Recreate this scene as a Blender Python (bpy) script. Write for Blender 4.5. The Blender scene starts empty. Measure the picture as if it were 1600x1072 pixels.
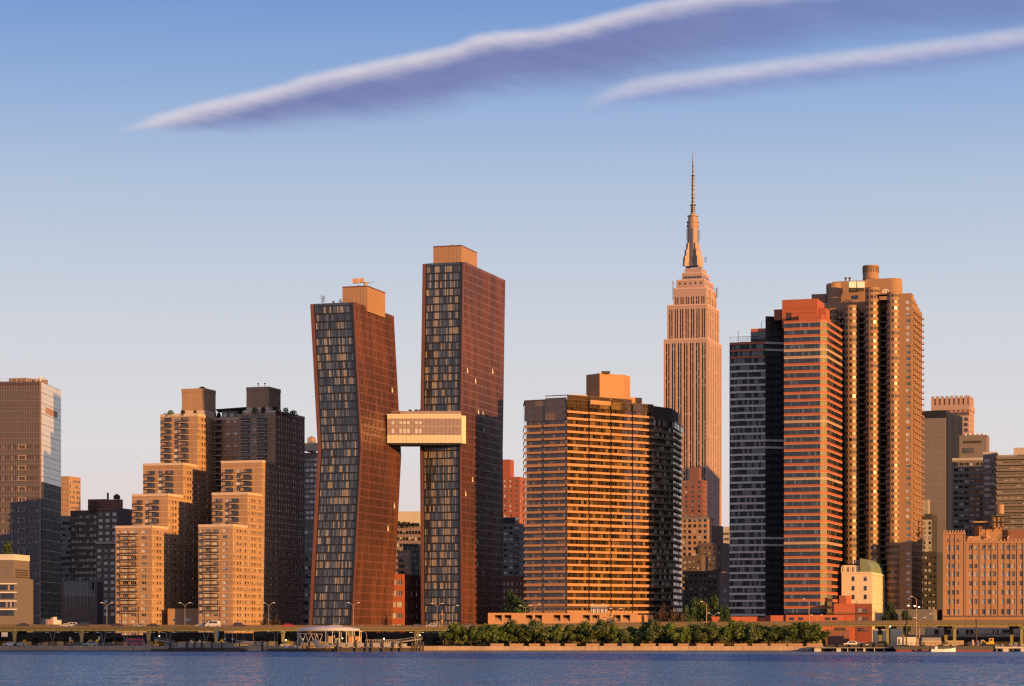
import bpy, math, random
from mathutils import Vector
R = math.radians
SC = bpy.context.scene
COL = SC.collection
# ---------------------------------------------------------------- camera, light, exposure
F, HZ, CH = 3870.0, 995.0, 5.0            # focal length in photo pixels, horizon row, eye height over the water
cd = bpy.data.cameras.new('camera'); cam = bpy.data.objects.new('camera', cd); COL.objects.link(cam)
cam.location = (0, 0, CH); cam.rotation_euler = (R(90), 0, 0)
cd.sensor_width = 36; cd.lens = 36 * F / 1600; cd.shift_y = (HZ - 536) / 1600
cd.clip_start = 1; cd.clip_end = 60000
SC.camera = cam
SC.view_settings.view_transform = 'Standard'; SC.view_settings.look = 'None'
SC.view_settings.gamma = 1; SC.view_settings.exposure = 0.5
SC.render.engine = 'CYCLES'
SC.cycles.max_bounces = 6; SC.cycles.diffuse_bounces = 2; SC.cycles.glossy_bounces = 3
SC.cycles.use_denoising = False; SC.cycles.caustics_reflective = False; SC.cycles.sample_clamp_indirect = 2.0; SC.cycles.filter_width = 1.3
SUN_AZ, SUN_EL = 44.0, 7.0                 # degrees to the right of straight behind the camera, and height
SUN = Vector((math.sin(R(SUN_AZ)) * math.cos(R(SUN_EL)), -math.cos(R(SUN_AZ)) * math.cos(R(SUN_EL)), math.sin(R(SUN_EL))))
ld = bpy.data.lights.new('sun', 'SUN'); sun = bpy.data.objects.new('sun', ld); COL.objects.link(sun)
ld.energy = 5.0; ld.angle = R(0.5); ld.color = (1.0, 0.49, 0.125)
sun.rotation_euler = SUN.to_track_quat('Z', 'Y').to_euler()

W = bpy.data.worlds.new('World'); SC.world = W; W.use_nodes = True
wt = W.node_tree; wn = wt.nodes; wl = wt.links; wn.clear()
class V:                                   # tiny expression builder over math nodes
    def __init__(s, sock): s.s = sock
    def __add__(a, b): return mth('ADD', a, b)
    def __radd__(a, b): return mth('ADD', b, a)
    def __sub__(a, b): return mth('SUBTRACT', a, b)
    def __rsub__(a, b): return mth('SUBTRACT', b, a)
    def __mul__(a, b): return mth('MULTIPLY', a, b)
    def __rmul__(a, b): return mth('MULTIPLY', b, a)
    def __truediv__(a, b): return mth('DIVIDE', a, b)
TREE = [wt]
def setin(inp, v):
    if isinstance(v, V): TREE[0].links.new(v.s, inp)
    else: inp.default_value = v
def mth(op, a, b=None, c=None):
    n = TREE[0].nodes.new('ShaderNodeMath'); n.operation = op
    for i, v in enumerate((a, b, c)):
        if v is not None: setin(n.inputs[i], v)
    return V(n.outputs[0])
def sst(a, b, x):
    n = TREE[0].nodes.new('ShaderNodeMapRange'); n.interpolation_type = 'SMOOTHSTEP'
    setin(n.inputs['Value'], x); setin(n.inputs['From Min'], a); setin(n.inputs['From Max'], b)
    return V(n.outputs[0])
def mixc(f, a, b):
    n = TREE[0].nodes.new('ShaderNodeMix'); n.data_type = 'RGBA'
    setin(n.inputs[0], f); setin(n.inputs[6], a); setin(n.inputs[7], b)
    return V(n.outputs[2])
def curve(x, pts, lo, hi):                 # piecewise curve of x in lo..hi
    n = TREE[0].nodes.new('ShaderNodeFloatCurve'); c = n.mapping.curves[0]
    ys = [p[1] for p in pts]; y0, y1 = min(ys), max(ys)
    q = [((p[0] - lo) / (hi - lo), (p[1] - y0) / (y1 - y0)) for p in pts]
    c.points[0].location = q[0]; c.points[1].location = q[-1]
    for p in q[1:-1]: c.points.new(*p)
    n.mapping.update()
    setin(n.inputs['Value'], (x - lo) * (1 / (hi - lo)))
    return V(n.outputs[0]) * (y1 - y0) + y0
def noise(vec, scale, detail=3.0, rough=0.5, dim='3D'):
    n = TREE[0].nodes.new('ShaderNodeTexNoise'); setin(n.inputs['Vector'], vec); n.inputs['Scale'].default_value = scale
    n.inputs['Detail'].default_value = detail; n.inputs['Roughness'].default_value = rough
    return V(n.outputs[0])
def xyz(a, b, c=0.0):
    n = TREE[0].nodes.new('ShaderNodeCombineXYZ')
    for i, v in enumerate((a, b, c)): setin(n.inputs[i], v)
    return V(n.outputs[0])
def lin(r, g, b, k=1.0):                   # sRGB 0..255 to linear
    f = lambda v: ((v / 255 + 0.055) / 1.055) ** 2.4 if v > 10 else v / 255 / 12.92
    return (f(r) * k, f(g) * k, f(b) * k, 1)
def ramp(fac, stops):
    n = TREE[0].nodes.new('ShaderNodeValToRGB'); e = n.color_ramp.elements
    e[0].position, e[0].color = stops[0]; e[1].position, e[1].color = stops[-1]
    for p, c in stops[1:-1]:
        k = e.new(p); k.color = c
    setin(n.inputs[0], fac); return V(n.outputs[0])
SKY_K = 1 / 2 ** SC.view_settings.exposure
tc = wn.new('ShaderNodeTexCoord'); sp = wn.new('ShaderNodeSeparateXYZ'); wl.new(tc.outputs['Generated'], sp.inputs[0])
dx, dy, dz = (V(sp.outputs[i]) for i in range(3))
nish = wn.new('ShaderNodeTexSky'); nish.sky_type = 'NISHITA'; nish.sun_disc = False
nish.sun_elevation = R(SUN_EL); nish.sun_rotation = math.atan2(SUN.x, SUN.y)
nish.air_density = 1.3; nish.dust_density = 2.0; nish.ozone_density = 1.5
nk = wn.new('ShaderNodeVectorMath'); nk.operation = 'SCALE'; wl.new(nish.outputs[0], nk.inputs[0]); nk.inputs['Scale'].default_value = 0.08
hyp = mth('SQRT', dx * dx + dy * dy)
tanel = dz / mth('MAXIMUM', hyp, 0.05)
skyc = ramp(tanel * (1 / 0.6), [(0.0, lin(226, 204, 200, SKY_K)), (0.06, lin(226, 211, 208, SKY_K)), (0.13, lin(222, 218, 219, SKY_K)),
        (0.21, lin(206, 211, 220, SKY_K)), (0.30, lin(178, 195, 219, SKY_K)), (0.37, lin(146, 174, 216, SKY_K)), (0.435, lin(114, 152, 209, SKY_K)), (0.6, lin(70, 110, 180, SKY_K)), (1.0, lin(50, 85, 150, SKY_K))])
# lenticular cloud, laid out on the sky in azimuth / elevation tangents
ysafe = mth('MAXIMUM', dy, 0.05)
U = dx / ysafe * F + 800.0
T = HZ - dz / ysafe * F
def cloud(sky, edge, length, lo, hi, seed, rim_w, body, rimc, a_body, tip, end, soft, fade):
    wob = noise(xyz(U * 0.0075, T * 0.02 , seed), 1.0, 4.0, 0.55)
    wob2 = noise(xyz(U * 0.022, T * 0.05 , seed + 5), 1.0, 3.0, 0.5)
    e = curve(U, edge, lo, hi) + (wob - 0.5) * 6.0 + (wob2 - 0.5) * 3.5
    ln = curve(U, length, lo, hi)
    d = T - e
    streak = noise(xyz(U * 0.004 + T * 0.010, T * 0.035 - U * 0.008, seed + 9), 1.0, 5.0, 0.6)
    q = d / ln + (streak - 0.5) * 0.3
    a = sst(-2.0, soft, d) * (1.0 - sst(0.55, 1.12, q)) * (1.0 - sst(900.0, 1500.0, U) * fade) * sst(tip[0], tip[1], U) * (1.0 - sst(end[0], end[1], U))
    wisp = noise(xyz(U * 0.012 + T * 0.03, T * 0.12 - U * 0.028, seed + 21), 1.0, 6.0, 0.65)
    a = a * (1.0 - (1.0 - sst(0.25, 0.6, wisp)) * sst(0.3, 1.0, q) * 0.25)
    rimf = 1.0 - sst(rim_w * 0.2, rim_w * 3.4, d + (wob2 - 0.5) * rim_w * 1.2 + (wisp - 0.5) * rim_w * 0.5)
    col = mixc(rimf, mixc(streak, body[0], body[1]), rimc)
    return mixc(a * (a_body + rimf * (0.88 - a_body)), sky, col)
rimc = lin(232, 222, 226, SKY_K)
body = (lin(100, 112, 168, SKY_K), lin(132, 132, 178, SKY_K))
body2 = (lin(118, 136, 194, SKY_K), lin(146, 150, 196, SKY_K))
sky = cloud(skyc, [(150, 212), (195, 193), (300, 160), (400, 136), (500, 108), (600, 88), (700, 66), (760, 47), (850, 38), (950, 15), (1030, -4), (1150, -22), (1650, -60)],
            [(150, 10), (200, 17), (290, 44), (430, 78), (570, 100), (710, 112), (850, 112), (960, 128), (1100, 128), (1300, 112), (1650, 115)],
            150, 1650, 3.0, 13.0, body, rimc, 0.84, (165, 260), (2600, 2700), 18.0, 0.32)
sky = cloud(sky, [(850, 175), (900, 152), (960, 128), (1000, 116), (1100, 102), (1250, 82), (1400, 64), (1500, 51), (1650, 28)],
            [(850, 12), (940, 40), (1050, 56), (1250, 60), (1650, 58)], 850, 1650, 17.0, 13.0, body2, rimc, 0.72, (890, 1010), (2600, 2700), 26.0, 0.0)
east = mixc(0.8, V(nk.outputs[0]), lin(190, 190, 212, SKY_K))
west = sst(-0.15, 0.35, dy)
fin = mixc(west, east, sky)
bg = wn.new('ShaderNodeBackground'); wl.new(fin.s, bg.inputs[0]); bg.inputs[1].default_value = 1.0
wo = wn.new('ShaderNodeOutputWorld'); wl.new(bg.outputs[0], wo.inputs[0])

# ---------------------------------------------------------------- materials
MATS = {}
def mat(name, col, rough=0.8, var=0.12, scale=0.35, metal=0.0, spec=0.5, bump=0.0, streak=False, island=0.0, coat=0.0, col2=None):
    """col is a linear base colour; var is the strength of a two-scale blotchy variation over the surface."""
    if name in MATS: return MATS[name]
    m = bpy.data.materials.new(name); m.use_nodes = True; MATS[name] = m
    t = m.node_tree; TREE[0] = t; b = t.nodes['Principled BSDF']
    b.inputs['Roughness'].default_value = rough; b.inputs['Metallic'].default_value = metal
    b.inputs['Specular IOR Level'].default_value = spec
    if coat: b.inputs['Coat Weight'].default_value = coat; b.inputs['Coat Roughness'].default_value = 0.05
    g = t.nodes.new('ShaderNodeTexCoord'); o = V(g.outputs['Object'])
    c = (*col[:3], 1)
    if var or island:
        if streak:
            mp = t.nodes.new('ShaderNodeMapping'); mp.inputs['Scale'].default_value = (1, 1, 0.12); t.links.new(o.s, mp.inputs[0]); ov = V(mp.outputs[0])
        else: ov = o
        f = (noise(ov, scale, 5.0, 0.6) - 0.5) * 1.6 + (noise(o, scale * 0.12, 2.0) - 0.5) * 1.2
        k = f * (2 * var) + 1.0
        if island:
            gi = t.nodes.new('ShaderNodeNewGeometry'); k = k + (V(gi.outputs['Random Per Island']) - 0.5) * (2 * island)
        if col2:
            c = mixc(sst(-0.25, 0.25, f), c, (*col2[:3], 1))
        vm = t.nodes.new('ShaderNodeVectorMath'); vm.operation = 'SCALE'
        setin(vm.inputs[0], c if isinstance(c, V) else c[:3]); setin(vm.inputs['Scale'], k)
        t.links.new(vm.outputs[0], b.inputs['Base Color'])
        r2 = mth('MULTIPLY_ADD', f, 0.15, rough); t.links.new(r2.s, b.inputs['Roughness'])
    else: b.inputs['Base Color'].default_value = c
    if bump:
        bn = t.nodes.new('ShaderNodeBump'); bn.inputs['Strength'].default_value = bump; bn.inputs['Distance'].default_value = 0.1
        nz = noise(o, 3.0, 4.0); t.links.new(nz.s, bn.inputs['Height']); t.links.new(bn.outputs[0], b.inputs['Normal'])
    return m
def glass(name, col, rough=0.06, spec=0.6, wave=0.02):
    """window glass: dark or curtained interior behind a shiny, slightly uneven pane"""
    if name in MATS: return MATS[name]
    m = bpy.data.materials.new(name); m.use_nodes = True; MATS[name] = m
    t = m.node_tree; TREE[0] = t; b = t.nodes['Principled BSDF']
    b.inputs['Roughness'].default_value = rough; b.inputs['Specular IOR Level'].default_value = spec; b.inputs['IOR'].default_value = 1.75
    g = t.nodes.new('ShaderNodeTexCoord'); o = V(g.outputs['Object'])
    gi = t.nodes.new('ShaderNodeNewGeometry')
    k = noise(o, 1.3, 2.0) * 0.7 + V(gi.outputs['Random Per Island']) * 0.7 + 0.3
    vm = t.nodes.new('ShaderNodeVectorMath'); vm.operation = 'SCALE'; vm.inputs[0].default_value = col[:3]; setin(vm.inputs['Scale'], k)
    t.links.new(vm.outputs[0], b.inputs['Base Color'])
    if wave:
        bn = t.nodes.new('ShaderNodeBump'); bn.inputs['Strength'].default_value = 0.25; bn.inputs['Distance'].default_value = wave
        nz = noise(o, 0.9, 1.0); t.links.new(nz.s, bn.inputs['Height']); t.links.new(bn.outputs[0], b.inputs['Normal'])
    return m
def leafmat(name, col, var=0.35):
    if name in MATS: return MATS[name]
    m = bpy.data.materials.new(name); m.use_nodes = True; MATS[name] = m
    t = m.node_tree; TREE[0] = t; b = t.nodes['Principled BSDF']; b.inputs['Roughness'].default_value = 0.6; b.inputs['Specular IOR Level'].default_value = 0.2
    gi = t.nodes.new('ShaderNodeNewGeometry'); g = t.nodes.new('ShaderNodeTexCoord'); oi = t.nodes.new('ShaderNodeObjectInfo')
    k = (V(gi.outputs['Random Per Island']) - 0.5) * (2 * var) + (noise(V(g.outputs['Object']), 0.5, 2.0) - 0.5) * 0.9 + (V(oi.outputs['Random']) - 0.5) * 0.5 + 1.0
    vm = t.nodes.new('ShaderNodeVectorMath'); vm.operation = 'SCALE'; vm.inputs[0].default_value = col[:3]; setin(vm.inputs['Scale'], k)
    t.links.new(vm.outputs[0], b.inputs['Base Color'])
    tr = t.nodes.new('ShaderNodeBsdfTranslucent'); t.links.new(vm.outputs[0], tr.inputs[0])
    mx = t.nodes.new('ShaderNodeMixShader'); mx.inputs[0].default_value = 0.4
    t.links.new(b.outputs[0], mx.inputs[1]); t.links.new(tr.outputs[0], mx.inputs[2])
    t.links.new(mx.outputs[0], t.nodes['Material Output'].inputs[0])
    return m
def emit(name, col, k):
    if name in MATS: return MATS[name]
    m = bpy.data.materials.new(name); m.use_nodes = True; MATS[name] = m
    b = m.node_tree.nodes['Principled BSDF']; b.inputs['Base Color'].default_value = (*col, 1)
    b.inputs['Emission Color'].default_value = (*col, 1); b.inputs['Emission Strength'].default_value = k
    return m

# ---------------------------------------------------------------- measuring and mesh helpers
def X(px, Y): return (px - 800) * Y / F
def Z(py, Y): return CH + (HZ - py) * Y / F
GROUND = 1.7
class MB:
    def __init__(s): s.v = []; s.f = []; s.m = []; s.mats = []
    def mi(s, m):
        if isinstance(m, str): m = MATS[m]
        if m not in s.mats: s.mats.append(m)
        return s.mats.index(m)
    def poly(s, pts, m):
        i = len(s.v); s.v += [tuple(p) for p in pts]; s.f.append(tuple(range(i, i + len(pts)))); s.m.append(s.mi(m))
    def obox(s, o, u, v, w, m, skip=''):
        """box from corner o with edge vectors u, v, w (right-handed); skip letters: b bottom"""
        o, u, v, w = Vector(o), Vector(u), Vector(v), Vector(w)
        p = [o, o + u, o + u + v, o + v, o + w, o + u + w, o + u + v + w, o + v + w]
        i = len(s.v); s.v += [tuple(q) for q in p]; k = s.mi(m)
        for f in ((0, 3, 2, 1), (4, 5, 6, 7), (0, 1, 5, 4), (1, 2, 6, 5), (2, 3, 7, 6), (3, 0, 4, 7)):
            s.f.append(tuple(i + j for j in f)); s.m.append(k)
    def box(s, x0, x1, y0, y1, z0, z1, m): s.obox((x0, y0, z0), (x1 - x0, 0, 0), (0, y1 - y0, 0), (0, 0, z1 - z0), m)
    def prism(s, pts, z0, z1, m, mtop=None, bottom=False, zt=None):
        n = len(pts); i = len(s.v)
        s.v += [(p[0], p[1], z0) for p in pts] + [(p[0], p[1], zt[j] if zt else z1) for j, p in enumerate(pts)]
        k = s.mi(m)
        for j in range(n):
            j2 = (j + 1) % n; s.f.append((i + j, i + j2, i + n + j2, i + n + j)); s.m.append(k)
        s.f.append(tuple(i + n + j for j in range(n))); s.m.append(s.mi(mtop or m))
        if bottom: s.f.append(tuple(i + n - 1 - j for j in range(n))); s.m.append(k)
    def lathe(s, c, prof, m, n=16, caps=True):
        """prof: list of (radius, z)"""
        i = len(s.v); k = s.mi(m)
        for r, z in prof:
            s.v += [(c[0] + r * math.cos(2 * math.pi * j / n), c[1] + r * math.sin(2 * math.pi * j / n), z) for j in range(n)]
        for a in range(len(prof) - 1):
            for j in range(n):
                j2 = (j + 1) % n; b = i + a * n
                s.f.append((b + j, b + j2, b + n + j2, b + n + j)); s.m.append(k)
        if caps:
            s.f.append(tuple(i + (len(prof) - 1) * n + j for j in range(n))); s.m.append(k)
            s.f.append(tuple(i + n - 1 - j for j in range(n))); s.m.append(k)
    def cyl(s, c, r, z0, z1, m, n=12): s.lathe(c, [(r, z0), (r, z1)], m, n)
    def bar(s, a, b, r, m, n=6, r2=None):
        a, b = Vector(a), Vector(b); d = (b - a)
        if d.length < 1e-6: return
        d.normalize(); t = Vector((0, 0, 1)) if abs(d.z) < 0.9 else Vector((1, 0, 0))
        p = d.cross(t).normalized(); q = d.cross(p); i = len(s.v); k = s.mi(m); r2 = r if r2 is None else r2
        for c, rr in ((a, r), (b, r2)):
            s.v += [tuple(c + p * rr * math.cos(2 * math.pi * j / n) + q * rr * math.sin(2 * math.pi * j / n)) for j in range(n)]
        for j in range(n):
            j2 = (j + 1) % n; s.f.append((i + j2, i + j, i + n + j, i + n + j2)); s.m.append(k)
        s.f.append(tuple(i + j for j in range(n))); s.m.append(k); s.f.append(tuple(i + 2 * n - 1 - j for j in range(n))); s.m.append(k)
    def build(s, name, parent=None, loc=None, smooth=False):
        if not s.v: return None
        if parent is not None: base = Vector(parent['wl'])
        else: base = Vector((0, 0, 0))
        L = Vector(loc) if loc is not None else base
        me = bpy.data.meshes.new(name)
        me.from_pydata([(v[0] - L.x, v[1] - L.y, v[2] - L.z) for v in s.v], [], s.f)
        for m in s.mats: me.materials.append(m)
        me.polygons.foreach_set('material_index', s.m)
        if smooth: me.polygons.foreach_set('use_smooth', [True] * len(s.f))
        me.update()
        o = bpy.data.objects.new(name, me); COL.objects.link(o)
        o.location = L - base if parent is not None else L
        o['wl'] = tuple(L)
        if parent is not None: o.parent = parent
        return o
def thing(name, label, cat, loc=(0, 0, 0), group=None):
    o = bpy.data.objects.new(name, None); COL.objects.link(o); o.location = loc; o['wl'] = tuple(loc)
    o['label'] = label; o['category'] = cat
    if group: o['group'] = group
    return o
def tag(o, label, cat, group=None):
    o['label'] = label; o['category'] = cat
    if group: o['group'] = group
    return o
def struct(o): o['kind'] = 'structure'; return o

class Face:
    """a vertical (or sheared) facade plane: start point o, direction u to the right as seen from outside"""
    def __init__(s, o, u, L, sh=None):
        s.o = Vector((o[0], o[1])); s.u = Vector((u[0], u[1])).normalized(); s.L = L
        s.n = Vector((s.u.y, -s.u.x)); s.sh = sh
    def P(s, a, z, d=0.0):
        p = s.o + s.u * a - s.n * d
        if s.sh: e = s.sh(z); return Vector((p.x + e[0], p.y + e[1], z))
        return Vector((p.x, p.y, z))
class CB:
    """box footprint from the photo columns of its left edge, near corner and right edge"""
    def __init__(s, xl, xc, xr, Yc, a=17.3, sh=None):
        s.C = Vector((X(xc, Yc), Yc)); a = R(a)
        s.dl = Vector((-math.cos(a), math.sin(a))); s.dr = Vector((math.sin(a), math.cos(a)))
        s.Ll = s.solve(xl, s.dl) if xl is not None else 0; s.Lr = s.solve(xr, s.dr)
        if not 0 < s.Lr < 90: s.Lr = 22.0
        s.sh = sh; s.fin()
    def solve(s, xp, d):
        k = (xp - 800) / F
        return (k * s.C.y - s.C.x) / (d.x - k * d.y)
    def fin(s):
        s.A = s.C + s.dl * s.Ll; s.B = s.C + s.dr * s.Lr; s.D = s.A + s.dr * s.Lr
        s.L = Face(s.A, -s.dl, s.Ll, s.sh); s.R = Face(s.C, s.dr, s.Lr, s.sh)
        s.K = Face(s.B, s.dl, s.Ll, s.sh); s.S = Face(s.D, -s.dr, s.Lr, s.sh)
        s.base = (s.C.x, s.C.y, GROUND)
    def pts(s): return [s.A, s.C, s.B, s.D]
    def at(s, a, b): return s.C + s.dl * a + s.dr * b     # a metres to the left of the corner, b metres back
def cols(L, n, w, m0=0.0, m1=0.0):
    p = (L - m0 - m1) / n
    return [(m0 + p * (i + .5) - w / 2, m0 + p * (i + .5) + w / 2) for i in range(n)]
def rows(zb, z0, z1, fh, sill, wh, skip=()):
    out = []; k = 0
    while True:
        a = zb + k * fh + sill
        if a + wh > z1 - 0.5: break
        if a > z0 + 0.3 and k not in skip: out.append((a, a + wh))
        k += 1
    return out
def wall(mb, f, z0, z1, cs, rs, d, m, mrev=None):
    """wall quads round recessed openings"""
    P = f.P; mrev = mrev or m
    zc = z0
    for a, b in rs:
        mb.poly([P(0, zc), P(f.L, zc), P(f.L, a), P(0, a)], m); sc = 0
        for s0, s1 in cs:
            mb.poly([P(sc, a), P(s0, a), P(s0, b), P(sc, b)], m)
            if d > 0:
                mb.poly([P(s0, a), P(s1, a), P(s1, a, d), P(s0, a, d)], mrev); mb.poly([P(s0, b, d), P(s1, b, d), P(s1, b), P(s0, b)], mrev)
                mb.poly([P(s0, a), P(s0, a, d), P(s0, b, d), P(s0, b)], mrev); mb.poly([P(s1, a, d), P(s1, a), P(s1, b), P(s1, b, d)], mrev)
            sc = s1
        mb.poly([P(sc, a), P(f.L, a), P(f.L, b), P(sc, b)], m); zc = b
    mb.poly([P(0, zc), P(f.L, zc), P(f.L, z1), P(0, z1)], m)
def strip(mb, f, s0, s1, z0, z1, proj, m, d0=0.0):
    """a slab standing proj proud of the facade"""
    P = f.P
    a = [P(s0, z0, d0), P(s1, z0, d0), P(s1, z1, d0), P(s0, z1, d0)]; b = [P(s0, z0, -proj), P(s1, z0, -proj), P(s1, z1, -proj), P(s0, z1, -proj)]
    mb.poly(b, m); mb.poly([b[3], b[2], a[2], a[3]], m); mb.poly([a[0], a[1], b[1], b[0]], m); mb.poly([a[0], b[0], b[3], a[3]], m); mb.poly([b[1], a[1], a[2], b[2]], m)
STY = {}
RNG = random.Random(7)
def pick(pal, rng):
    t = rng.random() * sum(w for _, w in pal)
    for m, w in pal:
        t -= w
        if t <= 0: return m
    return pal[-1][0]
def winmesh(mb, f, s0, s1, z0, z1, d, sty, rng):
    S = STY[sty]; fr = S.get('fr', 0.07); nv, nh = S.get('n', (1, 1)); P = f.P
    m = pick(S['pal'], rng); pw = (s1 - s0) / nv; ph = (z1 - z0) / nh
    blind = rng.uniform(0.2, 0.9) if S.get('blind') and rng.random() < S['blind'] else 0
    for i in range(nv):
        if S.get('each') and i: m = pick(S['pal'], rng)
        if 'colp' in S: m = S['alt'] if rng.random() < S['colp'][i] else pick(S['pal'], rng)
        for j in range(nh):
            a, b = s0 + i * pw, s0 + (i + 1) * pw; c, e = z0 + j * ph, z0 + (j + 1) * ph
            t = [d + rng.uniform(-1, 1) * 0.012 for _ in range(2)]
            zs = e
            if blind and nh == 1:
                zs = e - (e - c) * blind; mb.poly([P(a, zs, t[0]), P(b, zs, t[1]), P(b, e, t[1]), P(a, e, t[0])], S['bm'])
            mb.poly([P(a, c, t[0]), P(b, c, t[1]), P(b, zs, t[1]), P(a, zs, t[0])], m)
    if fr:
        fm = S['frame']; q = d - 0.05
        for a, b in [(s0, s0 + fr), (s1 - fr, s1)] + [(s0 + i * pw - fr / 2, s0 + i * pw + fr / 2) for i in range(1, nv)]:
            mb.poly([P(a, z0, q), P(b, z0, q), P(b, z1, q), P(a, z1, q)], fm)
        for c, e in [(z0, z0 + fr), (z1 - fr, z1)] + [(z0 + j * ph - fr / 2, z0 + j * ph + fr / 2) for j in range(1, nh)]:
            mb.poly([P(s0 + fr, c, q - .003), P(s1 - fr, c, q - .003), P(s1 - fr, e, q - .003), P(s0 + fr, e, q - .003)], fm)
class Wins:
    """collects a building's windows: the 100 that show largest become parts, the rest one stuff part"""
    def __init__(s, root, name='window', hide=None): s.root = root; s.l = []; s.name = name; s.hide = hide
    def add(s, f, cs, rs, d, sty):
        for r in rs:
            for c in cs: s.l.append((f, c[0], c[1], r[0], r[1], d, sty))
    def flush(s, cap=100):
        def size(w):
            f = w[0]; p = f.P((w[1] + w[2]) / 2, (w[3] + w[4]) / 2)
            v = Vector((-p.x, -p.y)).normalized(); k = max(0.0, v.dot(f.n)) * (w[2] - w[1]) * (w[4] - w[3]) / p.y ** 2 * 1e6
            ppx, ppy = 800 + F * p.x / p.y, HZ - F * (p.z - CH) / p.y
            if ppx < 0 or ppx > 1600 or (s.hide and s.hide(ppx, ppy)): k *= 0.001
            return k
        l = sorted(s.l, key=lambda w: -size(w)); rest = MB()
        for i, w in enumerate(l):
            if i < cap and size(w) > 0.02:
                mb = MB(); winmesh(mb, *w, RNG); mb.build(s.name, s.root, loc=w[0].P((w[1] + w[2]) / 2, w[3], w[5]))
            else: winmesh(rest, *w, RNG)
        o = rest.build(s.name + '_panes', s.root)
        if o: o['kind'] = 'stuff'
def parts(root, name, items, cap=100):
    """items: list of MB; the first cap are parts, the rest one stuff part"""
    for mb in items[:cap]: mb.build(name, root)
    if len(items) > cap:
        r = MB()
        for mb in items[cap:]:
            i = len(r.v); r.v += mb.v
            for fc, k in zip(mb.f, mb.m): r.f.append(tuple(i + j for j in fc)); r.m.append(r.mi(mb.mats[k]))
        o = r.build(name + '_rows', root); o['kind'] = 'stuff'
def block(mb, c, z0, z1, m, roof, gl=None, gr=None, wins=None, par=0.9, cap=None, d=0.25, lines=None, zb=None, caph=1.2, no_right=False):
    """box building: gl / gr = (columns, rows, style) of windows in its left and right faces"""
    zb = z0 if zb is None else zb
    for f, g in ((c.L, gl), (c.R, gr)):
        if g:
            for cs, rs, sty in ([g] if isinstance(g, tuple) else g)[:1]: wall(mb, f, z0, z1, cs, rs, d, m); wins.add(f, cs, rs, d, sty)
        elif not (no_right and f is c.R): wall(mb, f, z0, z1, [], [], 0, m)
    for f in (c.K, c.S): wall(mb, f, z0, z1, [], [], 0, m)
    mb.poly([f.P(0, z1 - par) for f in (c.L, c.R, c.K, c.S)], roof)
    if cap:
        for f in (c.L, c.R, c.K, c.S): strip(mb, f, -0.08 if f in (c.L, c.R) else 0, f.L, z1 - caph, z1 + 0.05, 0.08, cap, d0=0.3)
    if lines:
        lm, fh, h = lines
        k = 1
        while zb + k * fh < z1 - 1:
            z = zb + k * fh
            if z > z0 + 0.5:
                for f in (c.L, c.R): strip(mb, f, 0, f.L, z - h / 2, z + h / 2, 0.05, lm)
            k += 1
# ---------------------------------------------------------------- palette
mat('brick_tan', (.36, .215, .13), .85, .17, .4, streak=True); mat('stone_band', (.58, .44, .34), .8, .06)
mat('brick_orange', (.44, .23, .12), .85, .10, .4); mat('brick_red', (.37, .098, .05), .85, .10, .4); mat('brick_rust', (.30, .085, .055), .85, .12, .4); mat('curtain_mauve', (.072, .074, .096), .35, .1, .3); mat('curtain_pink', (.20, .13, .125), .5, .08, .3); mat('clinic_stone', (.17, .135, .12), .8, .1, .3)
mat('brick_dark', (.13, .09, .08), .9, .2, .3); mat('brick_brown', (.34, .19, .115), .85, .16, .35, streak=True); mat('brick_maroon', (.20, .085, .07), .9, .15, .3)
mat('brick_corinth', (.33, .19, .11), .85, .09, .4, streak=True)
mat('copper', (.118, .05, .046), .5, .3, .22, metal=.25, streak=True, col2=(.18, .068, .046)); mat('copper_edge', (.175, .07, .056), .5, .15, .3, metal=.2)
mat('dark_metal', (.018, .018, .022), .45, .1); mat('grey_metal', (.22, .22, .23), .5, .1); mat('bronze_metal', (.10, .07, .05), .4, .15)
mat('tan_metal', (.36, .21, .12), .6, .08, .5); mat('limestone', (.41, .275, .245), .85, .08, .06, streak=True); mat('limestone_pale', (.52, .36, .32), .8, .06)
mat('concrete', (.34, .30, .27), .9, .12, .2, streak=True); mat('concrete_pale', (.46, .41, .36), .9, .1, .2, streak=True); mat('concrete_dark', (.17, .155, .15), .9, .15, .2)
mat('cream_plaster', (.70, .58, .43), .85, .06, .3, streak=True); mat('roof_tar', (.08, .075, .07), .95, .2, .5); mat('roof_gravel', (.2, .17, .15), .95, .2)
mat('mauve_panel', (.20, .145, .145), .45, .08, .3); mat('pink_panel', (.33, .2, .2), .6, .08, .3); mat('beige_panel', (.36, .28, .23), .8, .08, .3)
mat('copper_green', (.2, .25, .16), .7, .15, .6); mat('wood_dark', (.06, .045, .035), .9, .25, .8); mat('steel_dark', (.05, .045, .045), .6, .2, 1.0)
mat('white_paint', (.75, .73, .7), .5, .05, .6); mat('offwhite', (.6, .55, .5), .6, .1, .6); mat('black_paint', (.012, .012, .013), .6, .1)
mat('frame_white', (.5, .48, .45), .6, 0); mat('frame_dark', (.03, .028, .028), .5, 0); mat('frame_bronze', (.15, .09, .06), .45, 0); mat('frame_grey', (.2, .2, .2), .5, 0)
mat('recess_dark', (.05, .04, .036), .9, .15, .4); mat('rail_dark', (.07, .05, .045), .6, .15, .6)
glass('glass_dark', (.012, .012, .015)); glass('glass_mid', (.03, .036, .05)); glass('glass_grey', (.085, .095, .12), .12)
glass('glass_blind', (.5, .47, .43), .22); glass('glass_cream', (.27, .215, .15), .2); glass('glass_amber', (.17, .10, .045), .15)
glass('glass_bronze', (.05, .03, .018)); glass('glass_blue', (.03, .036, .05), .05)
glass('glass_olive', (.085, .07, .04), .5, .35); glass('glass_bay', (.085, .055, .028), .42, .4)
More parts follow.
